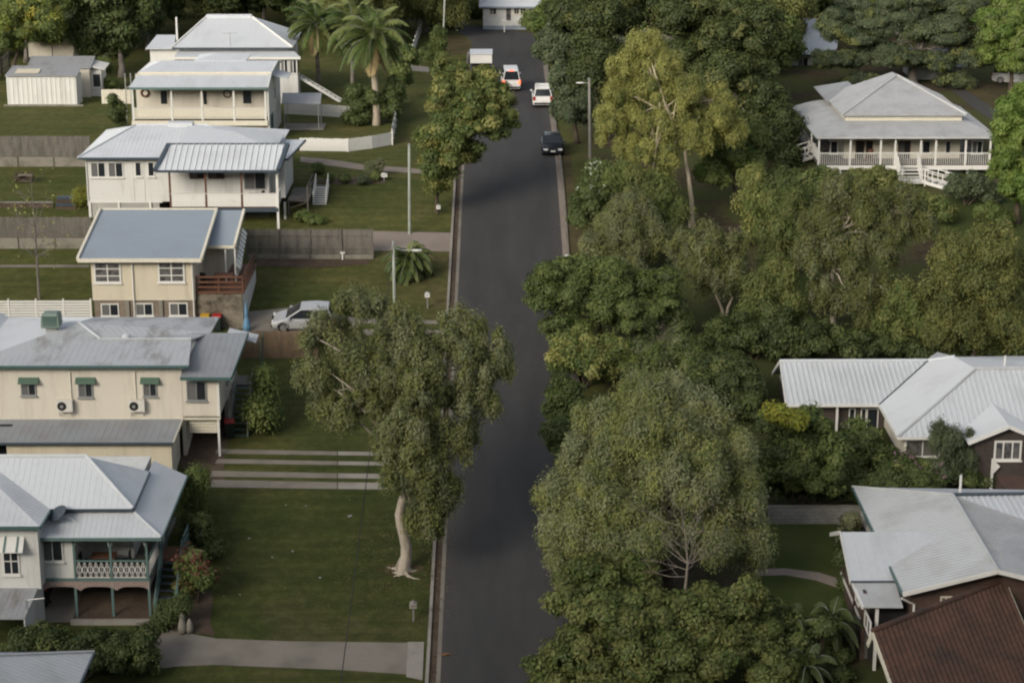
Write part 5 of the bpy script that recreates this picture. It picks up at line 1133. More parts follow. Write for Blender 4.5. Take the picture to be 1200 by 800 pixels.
    for s_ in (-1, 1):
        MB().box(hl-.13, hl-.02, s_*hw*.45, s_*hw*.83, hood-.35, hood-.2).build('headlight', M['lens_clear'], t)
        if kind in ('suv','van','hatch'): MB().box(-hl-.02, -hl+.08, s_*hw*.70, s_*hw*.93, B_-.32, B_+.02 if kind != 'van' else B_-.02).build('tail_light', M['brake'] if brake else M['lens_red'], t)
        else: MB().box(-hl-.02, -hl+.08, s_*hw*.45, s_*hw*.85, B_-.3, B_-.15).build('tail_light', M['lens_red'], t)
    MB().box(hl-.06, hl+.03, -hw*.38, hw*.38, hood-.34, hood-.22).build('grille', M['black'], t)
    MB().box(hl-.05, hl+.04, -hw*.8, hw*.8, .32, .42).build('bumper', M['black'] if paint != 'paint_dark' else M[paint], t)
    MB().box(-hl-.05, -hl+.05, -hw*.86, hw*.86, .36, .48).build('bumper', M['black'], t)
    MB().box(hl+.03, hl+.045, -.19, .19, .4, .5).build('number_plate', M['trim_white'], t); MB().box(-hl-.065, -hl-.02, -.19, .19, .52, .62).build('number_plate', M['trim_white'], t)
    if brake: MB().box(xr1-.02, xr1+.1, -.22, .22, H_-.09, H_-.03).build('brake_light', M['brake'], t)
    if rack:
        mm = MB()
        for y_ in (-b1+.08, b1-.08): mm.box(xr1+.1, xf1-.2, y_-.025, y_+.025, H_+.04, H_+.09)
        for x in (xr1+.3, 0, xf1-.5): mm.box(x-.03, x+.03, -b1+.05, b1-.05, H_-.02, H_+.06)
        mm.build('roof_rack', M['trim_white'], t)
    return t
q = G(356,384); car('hatchback', 'silver hatchback parked on the driveway partly behind the big leaning gum tree', (q.x, q.y+.2, q.z), math.pi, 'hatch', 'paint_silver')
q = G(648,184); car('sedan', 'dark sedan facing downhill at the right kerb below the street lamp', (q.x, q.y+2.2, g(q.y+2.2)+.02), -math.pi/2, 'sedan', 'paint_dark')
q = G(636,127); car('wagon', 'white four wheel drive wagon with roof rack seen from behind at the right kerb', (q.x, q.y+2.3, q.z+.02), math.pi/2, 'suv', 'paint_white', rack=True)
q = G(598.5,108); car('van', 'white van driving away with its brake lights lit', (q.x, q.y+2.4, q.z+.02), math.pi/2+.03, 'van', 'paint_white', brake=True)
q = G(524,34); car('sedan', 'dark sedan side on at the corner of the side street', (q.x, q.y+.4, q.z+.03), -.12, 'hatch', 'paint_dark')
q = G(1193,99); car('wagon', 'white wagon on the grey lane at the right photo edge', (q.x, q.y, q.z+.03), -.55, 'suv', 'paint_white')
q = G(488,9); car('sedan', 'dark car beyond the white boundary wall at the top', (q.x, q.y, q.z+.03), .0, 'suv', 'paint_dark')

# ================================================================ poles, wire, letterboxes, bins and other small things
def pole(name, label, cat, base, top_px, r, mat, lamp=None, group=None):
    b = G(*base); z1 = P(top_px[0], top_px[1], b.y).z; t = thing(name, label, cat, b, group)
    x1 = P(top_px[0], top_px[1], b.y).x
    MB().tube([(b.x,b.y,b.z-.3),(b.x,b.y,b.z+.05),((b.x+x1)/2,b.y,(b.z+z1)/2),(x1,b.y,z1)], [r,r,r*.92,r*.8], 10).build('pole', mat, t, True)
    MB().lathe([(r*.9,0),(r*.95,.03),(r*.3,.1)], (x1,b.y,z1), 10).build('cap', M['steel'], t)
    if lamp:
        e = P(*lamp, b.y); a = MB().tube([(x1,b.y,z1-.35),((x1+e.x)/2,b.y,e.z-.02),(e.x,b.y,e.z)], .03, 6).build('arm', M['steel'], t)
        s_ = 1 if e.x > x1 else -1; m = MB(); c = (e.x+s_*.25, b.y, e.z-.02)
        m.lathe([(.02,-.36),(.12,-.25),(.16,0),(.13,.25),(.02,.34)], c, 10, 'x'); m.v = [(v[0],v[1],c[2]+(v[2]-c[2])*.45) for v in m.v]; m.build('lamp_head', M['trim_white'], t, True)
    return t, Vector((x1, b.y, z1))
pole('power_pole', 'pale green pole standing alone on the lawn behind the spiky palm bush', 'pole', (480,274), (479.5,170), .11, M['pole_green'])
_, p1 = pole('street_lamp', 'pale green street lamp in front of the spiky palm bush, arm pointing at the road', 'street lamp', (463,394), (461,284), .11, M['pole_green'], (484,293))
pole('street_lamp', 'grey timber street lamp on the right verge behind the downhill facing sedan', 'street lamp', (691.5,192), (690.5,93), .12, M['pole_wood'], (684,97))
pole('power_pole', 'tall slim pole at the side street corner left of the road', 'pole', (519,62), (522,-25), .11, M['pole_green'])
pole('power_pole', 'white post beside the boundary wall across the side street', 'pole', (514,16), (514,-12), .12, M['trim_white'])
pole('power_pole', 'pale pole behind the dark sedan on the side street', 'pole', (532,26), (532,-18), .14, M['pole_green'])
m = MB(); a = p1-Vector((0,0,.1)); b = Vector((-6.45, 64, 5.0)); pts = []
for i in range(17): t_ = i/16; v = a.lerp(b, t_); v.z -= 1.1*4*t_*(1-t_)*.7; pts.append(v)
m.tube(pts, .022, 5); tag(m.build('service_cable', M['wire_black']), 'thin black cable hanging from the street lamp pole over the lawn', 'cable')
def letterbox(label, px, py, col, h=1.05, w=.32, post=None, hh=.28):
    b = G(px, py); t = thing('letterbox', label, 'letterbox', b, 'letterboxes along the street')
    MB().box(b.x-.04,b.x+.04,b.y-.04,b.y+.04,b.z-.1,b.z+h-hh).build('post', post or M['steel'], t)
    m = MB(); z = b.z+h-hh; m.prism([(b.x-w/2,b.y-.2,z),(b.x+w/2,b.y-.2,z),(b.x+w/2,b.y-.2,z+hh*.7),(b.x,b.y-.2,z+hh),(b.x-w/2,b.y-.2,z+hh*.7)], (0,.4,0)); bx = m.build('box', col, t)
    MB().box(b.x-w*.3,b.x+w*.3,b.y-.21,b.y-.2,z+hh*.45,z+hh*.55).build('slot', M['black'], bx)
letterbox('white letterbox on a post near the kerb above the leaning gum tree', 501,361, M['trim_white'])
letterbox('grey letterbox on a thin post on the nearest lawn by the kerb', 484.5,727, M['concrete_pale'], 1.0, .36)
letterbox('white letterbox with dark post under the street tree opposite the power pole', 514,252, M['trim_white'], .75, .3, M['black'])
letterbox('white letterbox at the right kerb beside the willowy shrub', 665,312, M['trim_white'], .8, .42)
letterbox('white letterbox on the grass in front of the far white house', 591,38, M['trim_white'], 1.5, .4, M['trim_white'])
letterbox('tall white letterbox under the tree right of the far white house', 630,44, M['trim_white'], 1.7, .45, M['trim_white'])
letterbox('white letterbox beside the garden bed of small round shrubs', 450,212, M['trim_white'], .6, .5)
b = G(401.5,304); t = thing('garden_tap', 'white T shaped standpipe in front of the grey paling fence', 'tap', b)
MB().box(b.x-.05,b.x+.05,b.y-.05,b.y+.05,b.z-.1,b.z+.42).build('post', M['trim_white'], t); MB().box(b.x-.17,b.x+.17,b.y-.05,b.y+.05,b.z+.42,b.z+.52).build('head', M['trim_white'], t)
def bin_(label, x, y, z, body, lid, rz=0, group='wheelie bins'):
    t = thing('wheelie_bin', label, 'bin', (x,y,z), group, rz); ORG[t.name] = Vector((0,0,0))
    m = MB(); m.v = [(sx_*a, sy_*b_, zz) for a, b_, zz in ((.22,.25,.06),(.29,.34,.95)) for sx_, sy_ in ((-1,-1),(1,-1),(1,1),(-1,1))]
    m.f = [(0,1,5,4),(1,2,6,5),(2,3,7,6),(3,0,4,7),(3,2,1,0),(4,5,6,7)]; m.build('bin_body', body, t)
    m = MB(); m.add([(-.31,-.37,.951),(.31,-.37,.951),(.31,.36,.951),(-.31,.36,.951),(-.27,-.31,1.03),(.27,-.31,1.03),(.27,.34,1.06),(-.27,.34,1.06)],[(0,1,5,4),(1,2,6,5),(2,3,7,6),(3,0,4,7),(4,5,6,7),(3,2,1,0)]); m.build('lid', lid, t)
    for s_ in (-1,1): MB().lathe([(.1,-.03),(.1,.03)], (s_*.27,.27,.1), 12, 'x').build('wheel', M['rope'], t)
    MB().box(-.24,.24,.36,.42,.88,.92).build('handle', body, t)
q = G(240,390); bin_('bin with a yellow lid against the stained block wall', q.x, 124.4, g(124.4), M['bin_green'], M['yellow'])
q = G(254,390); bin_('bin with a red lid beside the yellow lidded one', q.x, 124.4, g(124.4), M['bin_green'], M['red'])
q = G(52,724); bin_('dark bin with a red lid under the teal trimmed house', X_(52,93.4,715), 93.4, g(93.4), M['black'], M['red'])
q = P(270,527,110.5); bin_('dark green bin with a red lid behind the white carport post', q.x, 110.5, g(110.5), M['bin_green'], M['red'], .2)
q = G(291,386); t = thing('folded_umbrella', 'faded blue cover leaning on the white wall beside the driveway', 'cover', (X_(289,124.3,380), 124.3, g(124.3)))
m = MB(); m.lathe([(.16,0),(.26,.3),(.2,.65),(.1,.95),(.12,1.2),(.04,1.9)], (X_(289,124.3,380),124.3,g(124.3)), 9); m.build('cover', M['blue'], t)
# clothes hoist frame beside the verandah house, steel frame by the hedge
b = G(150,166); 
t = thing('steel_frame', 'thin steel frame of uprights beside the long verandah house', 'frame', G(148,150)); b = G(148,150)
for px_i in (147.5,154,160): 
    x = X_(px_i,b.y,110); MB().tube([(x,b.y,b.z-.1),(x,b.y,b.z+4.6)], .05, 6).build('upright', M['steel'], t)
line(t, 'rail', [(X_(147.5,b.y,110),b.y,b.z+3.3),(X_(160,b.y,110),b.y,b.z+3.9)], M['steel'], .04)
b = Vector((X_(34,89.5,745), 89.5, g(89.5))); t = thing('hoist_post', 'thin steel post with a cross arm rising from the hedge', 'post', b)
MB().tube([(b.x,b.y,b.z-.1),(b.x,b.y,b.z+2.7)], .035, 6).build('post', M['steel'], t); line(t, 'arm', [(b.x-.05,b.y,b.z+2.65),(b.x+.85,b.y,b.z+2.75)], M['steel'], .03)
# timber stack and boat-like pile on the upper lawns
b = G(77,246); t = thing('timber_stack', 'dark stack of old sleepers beside the yellow leaved plant', 'timber stack', b)
for i in range(4): m = MB(); m.beam((b.x-.75+.05*i,b.y+.25,b.z+.12+i*.24),(b.x+.75-.04*i,b.y+.25+.1*(i % 2),b.z+.12+i*.24),.32,.22); m.build('sleeper', M['gutter_dark'] if i % 2 else M['soil'], t)
b = G(27,214); t = thing('log_pile', 'dark pile of cut branches on the upper back lawn', 'log pile', b); rr_ = random.Random(3)
for i in range(9):
    a = rr_.uniform(-.5,.5); m = MB(); c = Vector((b.x+rr_.uniform(-.3,.3), b.y+rr_.uniform(-.2,.3), b.z+.1+.07*i)); d_ = Vector((math.cos(a),math.sin(a),rr_.uniform(-.1,.15)))*rr_.uniform(.4,.8)
    m.tube([c-d_,c+d_], .09, 7); m.build('log', M['bark'] if i != 7 else M['deadwood'], t)
b = G(522,767); m = MB(); m.prism([(b.x-.22,b.y-.1,b.z+.02),(b.x+.05,b.y-.16,b.z+.05),(b.x+.24,b.y+.02,b.z+.03),(b.x+.02,b.y+.14,b.z+.06)], (0,0,.02)); m.tube([(b.x-.3,b.y+.1,b.z+.04),(b.x,b.y,b.z+.07),(b.x+.34,b.y-.05,b.z+.04)], .015, 5)
tag(m.build('dead_frond', M['rust']), 'reddish brown dead leaf lying on the road near the driveway', 'dead leaf')
# paper scraps and fallen bark on the nearest lawn
scr = [(410,605,.22,'largest'),(292,631,.12,''),(375,677,.13,''),(343,646,.12,''),(267,666,.1,''),(319,653,.11,''),(358,593,.1,''),(281,697,.09,''),(262,699,.08,''),(335,592,.09,''),(312,571,.1,'')]
places = ['in the middle of the nearest lawn, largest of them','near the left edge of the lawn by the stairs','closest to the tree roots','just left of the lawn centre','beside the pink shrub','between the pink shrub and lawn centre','at the back of the lawn below the wheel strips','nearest to the driveway, right one of two','nearest to the driveway, left one of two','at the back of the lawn, paired with another','beside the wheel strips']
for (px_i, py_i, s_, _), pl in zip(scr, places):
    b = G(px_i, py_i); m = MB(); rz = rr_.uniform(0,3); c, s2 = math.cos(rz)*s_, math.sin(rz)*s_
    m.prism([(b.x-c,b.y-s2,b.z+.015),(b.x+s2*.6,b.y-c*.6,b.z+.03),(b.x+c,b.y+s2,b.z+.02),(b.x-s2*.6,b.y+c*.6,b.z+.045)], (0,0,.012))
    tag(m.build('bark_scrap', M['concrete_pale']), 'pale scrap of fallen bark '+pl, 'bark scrap', 'pale scraps lying on the nearest lawn')
# ================================================================ plants
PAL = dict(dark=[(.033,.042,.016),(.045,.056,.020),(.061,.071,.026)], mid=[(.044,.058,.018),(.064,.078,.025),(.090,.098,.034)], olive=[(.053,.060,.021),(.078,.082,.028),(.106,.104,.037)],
  gold=[(.094,.092,.030),(.128,.122,.040),(.156,.146,.052)], lime=[(.048,.072,.016),(.072,.098,.023),(.096,.118,.031)], yellow=[(.085,.095,.018),(.130,.125,.022),(.170,.145,.028)],
  grey=[(.062,.066,.036),(.090,.092,.050),(.118,.116,.066)], greydark=[(.036,.045,.026),(.050,.060,.034),(.068,.076,.042)], palm=[(.036,.050,.016),(.055,.070,.022),(.080,.088,.032)],
  pink=[(.20,.065,.05),(.27,.11,.08),(.16,.085,.06)], white=[(.75,.74,.66),(.7,.7,.6),(.8,.78,.7)], flower=[(.26,.21,.035),(.21,.185,.035),(.17,.165,.035)], dry=[(.16,.115,.06),(.20,.15,.085),(.12,.09,.05)], mauve=[(.30,.17,.22),(.36,.22,.27),(.25,.15,.18)])
for k_ in PAL:
    f_ = 1.0 if k_ in ('pink','white','flower','mauve') else 2.5
    PAL[k_] = [(c[0]*f_*.985, c[1]*f_*1.05, c[2]*f_*1.0) for c in PAL[k_]]
def mesh_np(name, Vv, n_per, tint, mat, parent=None, kind=None):
    o0 = np.array(ORG.get(parent.name, Vector((0,0,0))) if parent else (0,0,0)); Vv = Vv-o0
    nv = len(Vv); nf = nv//n_per; me = bpy.data.meshes.new(name)
    me.vertices.add(nv); me.vertices.foreach_set('co', Vv.astype(np.float32).ravel())
    me.loops.add(nv); me.loops.foreach_set('vertex_index', np.arange(nv, dtype=np.int32))
    me.polygons.add(nf); me.polygons.foreach_set('loop_start', np.arange(0, nv, n_per, dtype=np.int32))
    me.update(calc_edges=True)
    at = me.attributes.new('tint', 'FLOAT_COLOR', 'POINT'); c = np.ones((nv,4), np.float32); c[:,:3] = np.repeat(tint, n_per, 0); at.data.foreach_set('color', c.ravel())
    me.materials.append(mat); o = bpy.data.objects.new(name, me); COL.objects.link(o)
    if parent: o.parent = parent; ORG[o.name] = Vector(o0)
    return o
def unit(a): return a/np.maximum(np.linalg.norm(a, axis=-1, keepdims=True), 1e-9)
def leaves(pos, nrm, dirn, Ls, Ws):
    d = unit(dirn-nrm*np.sum(dirn*nrm, -1, keepdims=True)); s = np.cross(nrm, d)
    L = Ls[:,None]; W = Ws[:,None]
    q = np.stack([pos-d*L*.5, pos+s*W*.5-d*L*.08+nrm*W*.12, pos+d*L*.5, pos-s*W*.5-d*L*.08+nrm*W*.12], 1); return q.reshape(-1, 3)
STY = dict(  # clump radius, vertical squash, leaves per clump, leaf length, width, droop, outward bias
  broad=(.58,.75,165,.21,.125,.25,1.1), fine=(.52,.7,190,.175,.09,.2,1.0), euc=(.60,1.1,205,.22,.075,1.3,.7), willow=(.66,1.1,290,.17,.06,1.4,.6), spray=(.46,1.4,125,.18,.062,1.6,.8), layer=(.85,.35,130,.26,.13,.0,.5), shrub=(.42,.8,115,.175,.105,.2,1.1), big=(.8,.8,90,.42,.22,.3,1.1))
def foliage(blobs, style, pal, rng, dens=1.0, lsc=1.0, tone=1.0, hole=.0, mixpal=None, mixf=.0, lump=True):
    """blobs: (centre xyz, radii xyz). Clumps of leaves through the outer shell of each blob."""
    rc, sq, nl, LL, LW, droop, ob = STY[style]; rc *= lsc; LL *= lsc; LW *= lsc
    sub_ = []
    for c, r in blobs:                                   # every mass is itself a cluster of smaller masses
        rm = max(r[0], r[2])
        if rm < .95 or not lump: sub_.append((c, r)); continue
        n = int(np.clip(5+rm*2.6, 6, 15))
        for i in range(n):
            z_ = -.55+1.5*((i+.5)/n); z_ = min(z_, .97); a_ = i*2.399+rng.uniform(-.5,.5); h_ = math.sqrt(1-z_*z_); k_ = rng.uniform(.5,.78); rr = rng.uniform(.34,.52)
            if rng.random() < .07: continue
            vz = 1.25 if style in ('euc','willow','spray') else (.85 if style in ('broad','fine') else 1)
            sub_.append(((c[0]+r[0]*h_*math.cos(a_)*k_, c[1]+r[1]*h_*math.sin(a_)*k_, c[2]+r[2]*z_*k_), (r[0]*rr, r[1]*rr, r[2]*rr*vz)))
        sub_.append((c, (r[0]*.5, r[1]*.5, r[2]*.5)))
    blobs = sub_
    C = []; N = []
    for bi, (c, r) in enumerate(blobs):
        c = np.array(c, float); r = np.array(r, float); area = 4*math.pi*((r[0]*r[1])**1.6/3+(r[0]*r[2])**1.6/3+(r[1]*r[2])**1.6/3)**(1/1.6)
        n = max(5, int(area/(rc*rc*1.35)*dens*1.25)); u = unit(rng.normal(size=(n,3))); rad = .5+.5*rng.random(n)**.55+rng.normal(size=n)*.10
        p = u*rad[:,None]*np.maximum(r-rc*.55, r*.35); keep = (u[:,2] > -.75) & ((u[:,1] < .55) | (rng.random(n) < .65)) & (rng.random(n) > hole)
        p = p[keep]; nn = unit(u[keep]/r)
        w_ = np.ones(len(p), bool)
        for bj, (c2, r2) in enumerate(blobs):
            if bj != bi: w_ &= (np.sum(((p+c-np.array(c2))/np.array(r2))**2, 1) > .42) | (rng.random(len(p)) < .15)
        C.append(p[w_]+c); N.append(nn[w_])
    C = np.concatenate(C); N = np.concatenate(N); n = len(C); size = rng.uniform(.5,1.3,n)
    k = (nl*rng.uniform(.65,1.2,n)).astype(int); idx = np.repeat(np.arange(n), k); m = len(idx)
    o = unit(rng.normal(size=(m,3)))*(rng.random(m)**.45)[:,None]; sc = rc*size[idx]
    stretch = np.stack([rng.uniform(.75,1.3,n), rng.uniform(.75,1.3,n), sq*rng.uniform(.75,1.3,n)], 1)
    off = o*stretch[idx]*sc[:,None]
    if droop > 1: off[:,2] -= (rng.random(m)**1.5)*sc*sq*.55
    pos = C[idx]+off
    nr = unit(N[idx]*ob*.6+o*1.0+np.array([0,0,.5])+rng.normal(size=(m,3))*.45)
    dn = rng.normal(size=(m,3))+np.array([0,0,-droop])+o*.5
    Ls = LL*rng.uniform(.7,1.3,m); q = leaves(pos, nr, dn, Ls, LW*rng.uniform(.75,1.25,m))
    pc = np.array(PAL[pal]); t = np.clip(rng.normal(.9,.7,n),0,1.999); ti = t.astype(int); tf = (t-ti)[:,None]; base = pc[ti]*(1-tf)+pc[np.minimum(ti+1,2)]*tf
    if mixpal is not None:
        mp = np.array(PAL[mixpal]); sel = rng.random(n) < mixf; base[sel] = mp[rng.integers(0,3,sel.sum())]
    tint = base[idx]*tone*rng.uniform(.87,1.13,(m,1))*(1+rng.normal(size=(m,3))*.04); return C, q, np.clip(tint, .004, .9)
def branches(mb, base, path, r0, tips, rng, nlimb=8, twig=2, spread=.35):
    """trunk along path, limbs from its upper part to chosen clump centres, each with a few twigs"""
    pts = [Vector(p) for p in path]; n = len(pts); rad = [r0*(1-.84*i/(n-1)) for i in range(n)]
    fine = []; fr = []
    for i in range(n-1):
        for k in range(3): t = k/3; fine.append(pts[i].lerp(pts[i+1], t)+Vector(rng.normal(size=3)*r0*.14 if i+k else (0,0,0))); fr.append(rad[i]*(1-t)+rad[i+1]*t)
    fine.append(pts[-1]); fr.append(rad[-1]); fr[0] *= 1.75; fr[1] *= 1.2
    mb.tube(fine, fr, 9)
    if len(tips) == 0: return
    pick = tips[rng.choice(len(tips), min(nlimb, len(tips)), replace=False)]
    for tp in pick:
        tp = Vector(tp); i = int(len(fine)*rng.uniform(.55,.97)); i = min(i, len(fine)-1); a = fine[i]
        if tp.z < a.z-.6: i = max(1, int(len(fine)*rng.uniform(.42,.75))); a = fine[i]
        L = (tp-a).length; md = a.lerp(tp, .5)+Vector((0,0,L*.13))+Vector(rng.normal(size=3)*L*.06); m1 = a.lerp(md,.5)+Vector((0,0,L*.06)); m2 = md.lerp(tp,.5)+Vector(rng.normal(size=3)*L*.04)
        r = min(fr[i]*.6, .02+.014*L); mb.tube([a, m1, md, m2, tp], [r, r*.85, r*.65, r*.45, r*.2], 6, False)
        d2 = np.linalg.norm(tips-np.array(md), axis=1); near = tips[np.argsort(d2)[1:1+twig*3]]
        for q in near[rng.permutation(len(near))[:twig]]:
            q = Vector(q); s0 = md.lerp(tp, rng.uniform(0,.6)); mb.tube([s0, s0.lerp(q,.5)+Vector((0,0,.12*L*.3)), q], [r*.42, r*.3, r*.1], 5, False)
def bl(Y0, lst):
    """(px, py, rx, ry[, dY[, depth]]) in photo pixels at distance Y0+dY -> blobs in metres"""
    out = []
    for b in lst:
        px, py, rx, ry = b[:4]; dY = b[4] if len(b) > 4 else 0; Y = Y0+dY; c = P(px, py, Y); s = ppm(Y, c.z); rxm = rx/s; rzm = ry/s/.95
        out.append(((c.x, c.y, c.z), (rxm, b[5] if len(b) > 5 else (rxm*.8+rzm*.2)*.95, rzm)))
    return out
SEED = [100]
def tree(name, label, cat, base, blobs, style='broad', pal='mid', bark='bark', r0=.16, path=None, nlimb=8, twig=2, group=None, dens=1.0, lsc=1.0, tone=1.0, hole=0., Y=None, mixpal=None, mixf=0., gz=None, thin=False):
    SEED[0] += 1; rng = np.random.default_rng(SEED[0])
    b = G(*base)
    if Y: b = P(base[0], base[1], Y); b.z = g(Y)
    t = thing(name, label, cat, b, group); B = bl(b.y, blobs)
    C, q, tint = foliage(B, style, pal, rng, dens, lsc, tone, hole, mixpal, mixf)
    mb = MB()
    if path: pth = [(b.x,b.y,b.z-.25)]+[tuple(P(p[0], p[1], b.y+(p[2] if len(p) > 2 else 0))) for p in path]
    else:
        ctr = np.mean([c for c, r in B], 0); pth = [(b.x,b.y,b.z-.25),(b.x*.8+ctr[0]*.2,b.y*.8+ctr[1]*.2,b.z+(ctr[2]-b.z)*.35),(ctr[0]*.75+b.x*.25,ctr[1]*.75+b.y*.25,b.z+(ctr[2]-b.z)*.75),(ctr[0],ctr[1],ctr[2]+.5)]
    branches(mb, b, pth, r0, C, rng, nlimb, twig)
    mb.build('trunk', M[bark], t, True)
    mesh_np('crown', q, 4, tint, M['leaf_thin' if thin else 'leaf'], t); return t
def shrub(name, label, base, blobs, style='shrub', pal='mid', dens=1.0, lsc=1.0, tone=1.0, group=None, mixpal=None, mixf=0., cat='shrub', flowers=None, Y=None, hole=0., extra=None):
    SEED[0] += 1; rng = np.random.default_rng(SEED[0]); b = G(*base)
    if Y: b = P(base[0], base[1], Y); b.z = g(Y)
    t = thing(name, label, cat, b, group); B = bl(b.y, blobs); B = [((c[0],c[1],max(c[2], g(c[1])+r[2]*.4)),r) for c, r in B]
    C, q, tint = foliage(B, style, pal, rng, dens, lsc, tone, hole, mixpal, mixf)
    mb = MB()
    for tp in C[rng.choice(len(C), min(7, len(C)), replace=False)]: mb.tube([(b.x+rng.normal()*.12,b.y+rng.normal()*.12,b.z-.1), Vector((b.x,b.y,b.z)).lerp(Vector(tp),.5)+Vector((0,0,.15)), tp], [.05,.035,.012], 5, False)
    mb.build('stems', M['bark'], t)
    if extra:
        _, q2, t2 = foliage(bl(b.y, extra[0]), style, extra[1], rng, dens, lsc, 1.0); q = np.concatenate([q, q2]); tint = np.concatenate([tint, t2])
    if flowers:
        fp, n = flowers; top = C[np.argsort(-C[:,2]+C[:,1]*.3)][:max(6, len(C)//2)]; ii = rng.integers(0, len(top), n); c = top[ii]+rng.normal(size=(n,3))*.22+np.array([0,-.22,.24])
        k = 7; idx = np.repeat(np.arange(n), k); o = rng.normal(size=(n*k,3))*.055; q2 = leaves(c[idx]+o, unit(rng.normal(size=(n*k,3))+np.array([0,-.6,.8])), rng.normal(size=(n*k,3)), np.full(n*k,.13), np.full(n*k,.1))
        q = np.concatenate([q, q2]); tint = np.concatenate([tint, np.array(PAL[fp])[rng.integers(0,3,n*k)]])
    mesh_np('foliage', q, 4, tint, M['leaf'], t)
    return t
def palm(name, label, base, top, n=22, L=3.2, pal='palm', r0=.17, dead=0, droop=1.0, bark='bark_grey', trunk=True, leaf=.62, cat='palm', bell=False):
    SEED[0] += 1; rng = np.random.default_rng(SEED[0]); b = G(*base); t = thing(name, label, cat, b); c = P(*top, b.y)
    mb = MB(); rings = 14; pts = [Vector((b.x,b.y,b.z-.2)).lerp(c, i/rings)+Vector((.05*math.sin(i*.5),0,0)) for i in range(rings+1)]
    if trunk: mb.tube(pts, [r0*(1.35-.5*(i/rings)**.5)*(1+.05*(i % 2)) for i in range(rings+1)], 10)
    else: mb.tube([(b.x,b.y,b.z-.1),(c.x,c.y,c.z)], [r0*1.3,r0], 9)
    mb.build('trunk', M[bark], t, True)
    if bell: MB().lathe([(r0*.9,-1.1),(r0*1.25,-.7),(r0*.95,.1),(r0*.3,.5)], c, 10).build('crownshaft', M['pole_green'], t, True)
    def fronds(n, e0, e1, L, pal, name, dr):
        V_ = []; T_ = []; rch = MB(); pc = np.array(PAL[pal])
        for i in range(n):
            az = 2*math.pi*(i*.618+rng.random()*.1); el = e0+(e1-e0)*((i+.5)/n)+rng.normal()*.08; Lf = L*rng.uniform(.85,1.12); d = np.array([math.cos(az)*math.cos(el), math.sin(az)*math.cos(el), math.sin(el)]); p = np.array(c)
            pl = [p.copy()]; ns = 14
            for k in range(ns): d = unit(d+np.array([0,0,-.105*dr*(.5+k/ns)])); p = p+d*Lf/ns; pl.append(p.copy())
            pl = np.array(pl); rch.tube([tuple(x) for x in pl[::2]], [.022*(1-.8*k/7) for k in range(8)], 4, False); col = pc[rng.integers(0,3)]*rng.uniform(.85,1.15)
            for k in range(2, ns+1):
                ax = unit(pl[k]-pl[k-1]); side = unit(np.cross(ax, [0,0,1])+1e-6); upv = np.cross(side, ax); w_ = leaf*math.sin(math.pi*min(1,(k-.5)/ns*.92+.08))**.6
                for s_ in (-1,1):
                    for j in (0,.33,.66):
                        dd = unit(side*s_*.9+ax*.55-np.array([0,0,.35+.3*rng.random()])*dr*.8); bs = pl[k]-ax*j*Lf/ns; tip = bs+dd*w_*rng.uniform(.85,1.1); wv = ax*.06+upv*.01
                        V_ += [bs-wv, bs*.5+tip*.5+wv*1.2+upv*.02, tip, bs*.5+tip*.5-wv*1.2]; T_.append(col*rng.uniform(.85,1.15))
        rch.build('rachis', M['pole_green'] if pal != 'dry' else M['deadwood'], mesh_np(name, np.array(V_), 4, np.array(T_), M['leaf'], t))
    fronds(n, -.35, 1.35, L, pal, 'crown', droop)
    if dead: fronds(dead, -1.45, -.9, L*.8, 'dry', 'dead_fronds', .4)
    return t
def bare_tree(name, label, cat, base, path, r0, bark, nb, spread, rng_seed, lo=.3, leaves_n=0, pal='gold', Y=None, L0=1.6):
    rng = np.random.default_rng(rng_seed); b = G(*base)
    if Y: b = P(base[0], base[1], Y); b.z = g(Y)
    t = thing(name, label, cat, b); pts = [Vector((b.x,b.y,b.z-.2))]+[P(p[0],p[1],b.y+(p[2] if len(p) > 2 else 0)) for p in path]; fine = []
    for i in range(len(pts)-1):
        for k in range(4): fine.append(pts[i].lerp(pts[i+1], k/4))
    fine.append(pts[-1]); n = len(fine); fr = [r0*(1-.85*i/(n-1)) for i in range(n)]; mb = MB(); mb.tube(fine, fr, 8); tips = []
    def grow(a, d, L, r, lev):
        p = [a]; dd = Vector(d)
        for k in range(4): dd = (dd+Vector(rng.normal(size=3)*.16)+Vector((0,0,.05))).normalized(); p.append(p[-1]+dd*L/4)
        mb.tube(p, [r, r*.8, r*.6, r*.42, r*.22], 5, False); tips.append(p[-1]); 
        if lev > 0:
            for j in range(3 if lev > 1 else 2): k = int(rng.integers(1,5)); grow(p[k], (dd+Vector(rng.normal(size=3)*.65)).normalized(), L*rng.uniform(.45,.7), r*.5, lev-1)
    for i in range(nb):
        k = int(n*rng.uniform(lo,1)); k = min(k, n-1); az = rng.uniform(0,6.28); grow(fine[k], Vector((math.cos(az)*spread, math.sin(az)*spread, rng.uniform(.1,.9))).normalized(), L0*rng.uniform(.6,1.2), max(.012, fr[k]*.5), 2)
    mb.build('branches', M[bark], t)
    if leaves_n:
        tp = np.array([tuple(x) for x in tips]); idx = rng.integers(0,len(tp),leaves_n); q = leaves(tp[idx]+rng.normal(size=(leaves_n,3))*.15, unit(rng.normal(size=(leaves_n,3))+np.array([0,-.3,.6])), rng.normal(size=(leaves_n,3)), np.full(leaves_n,.2), np.full(leaves_n,.1)); mesh_np('leaves', q, 4, np.array(PAL[pal])[rng.integers(0,3,leaves_n)], M['leaf'], t)
    return t

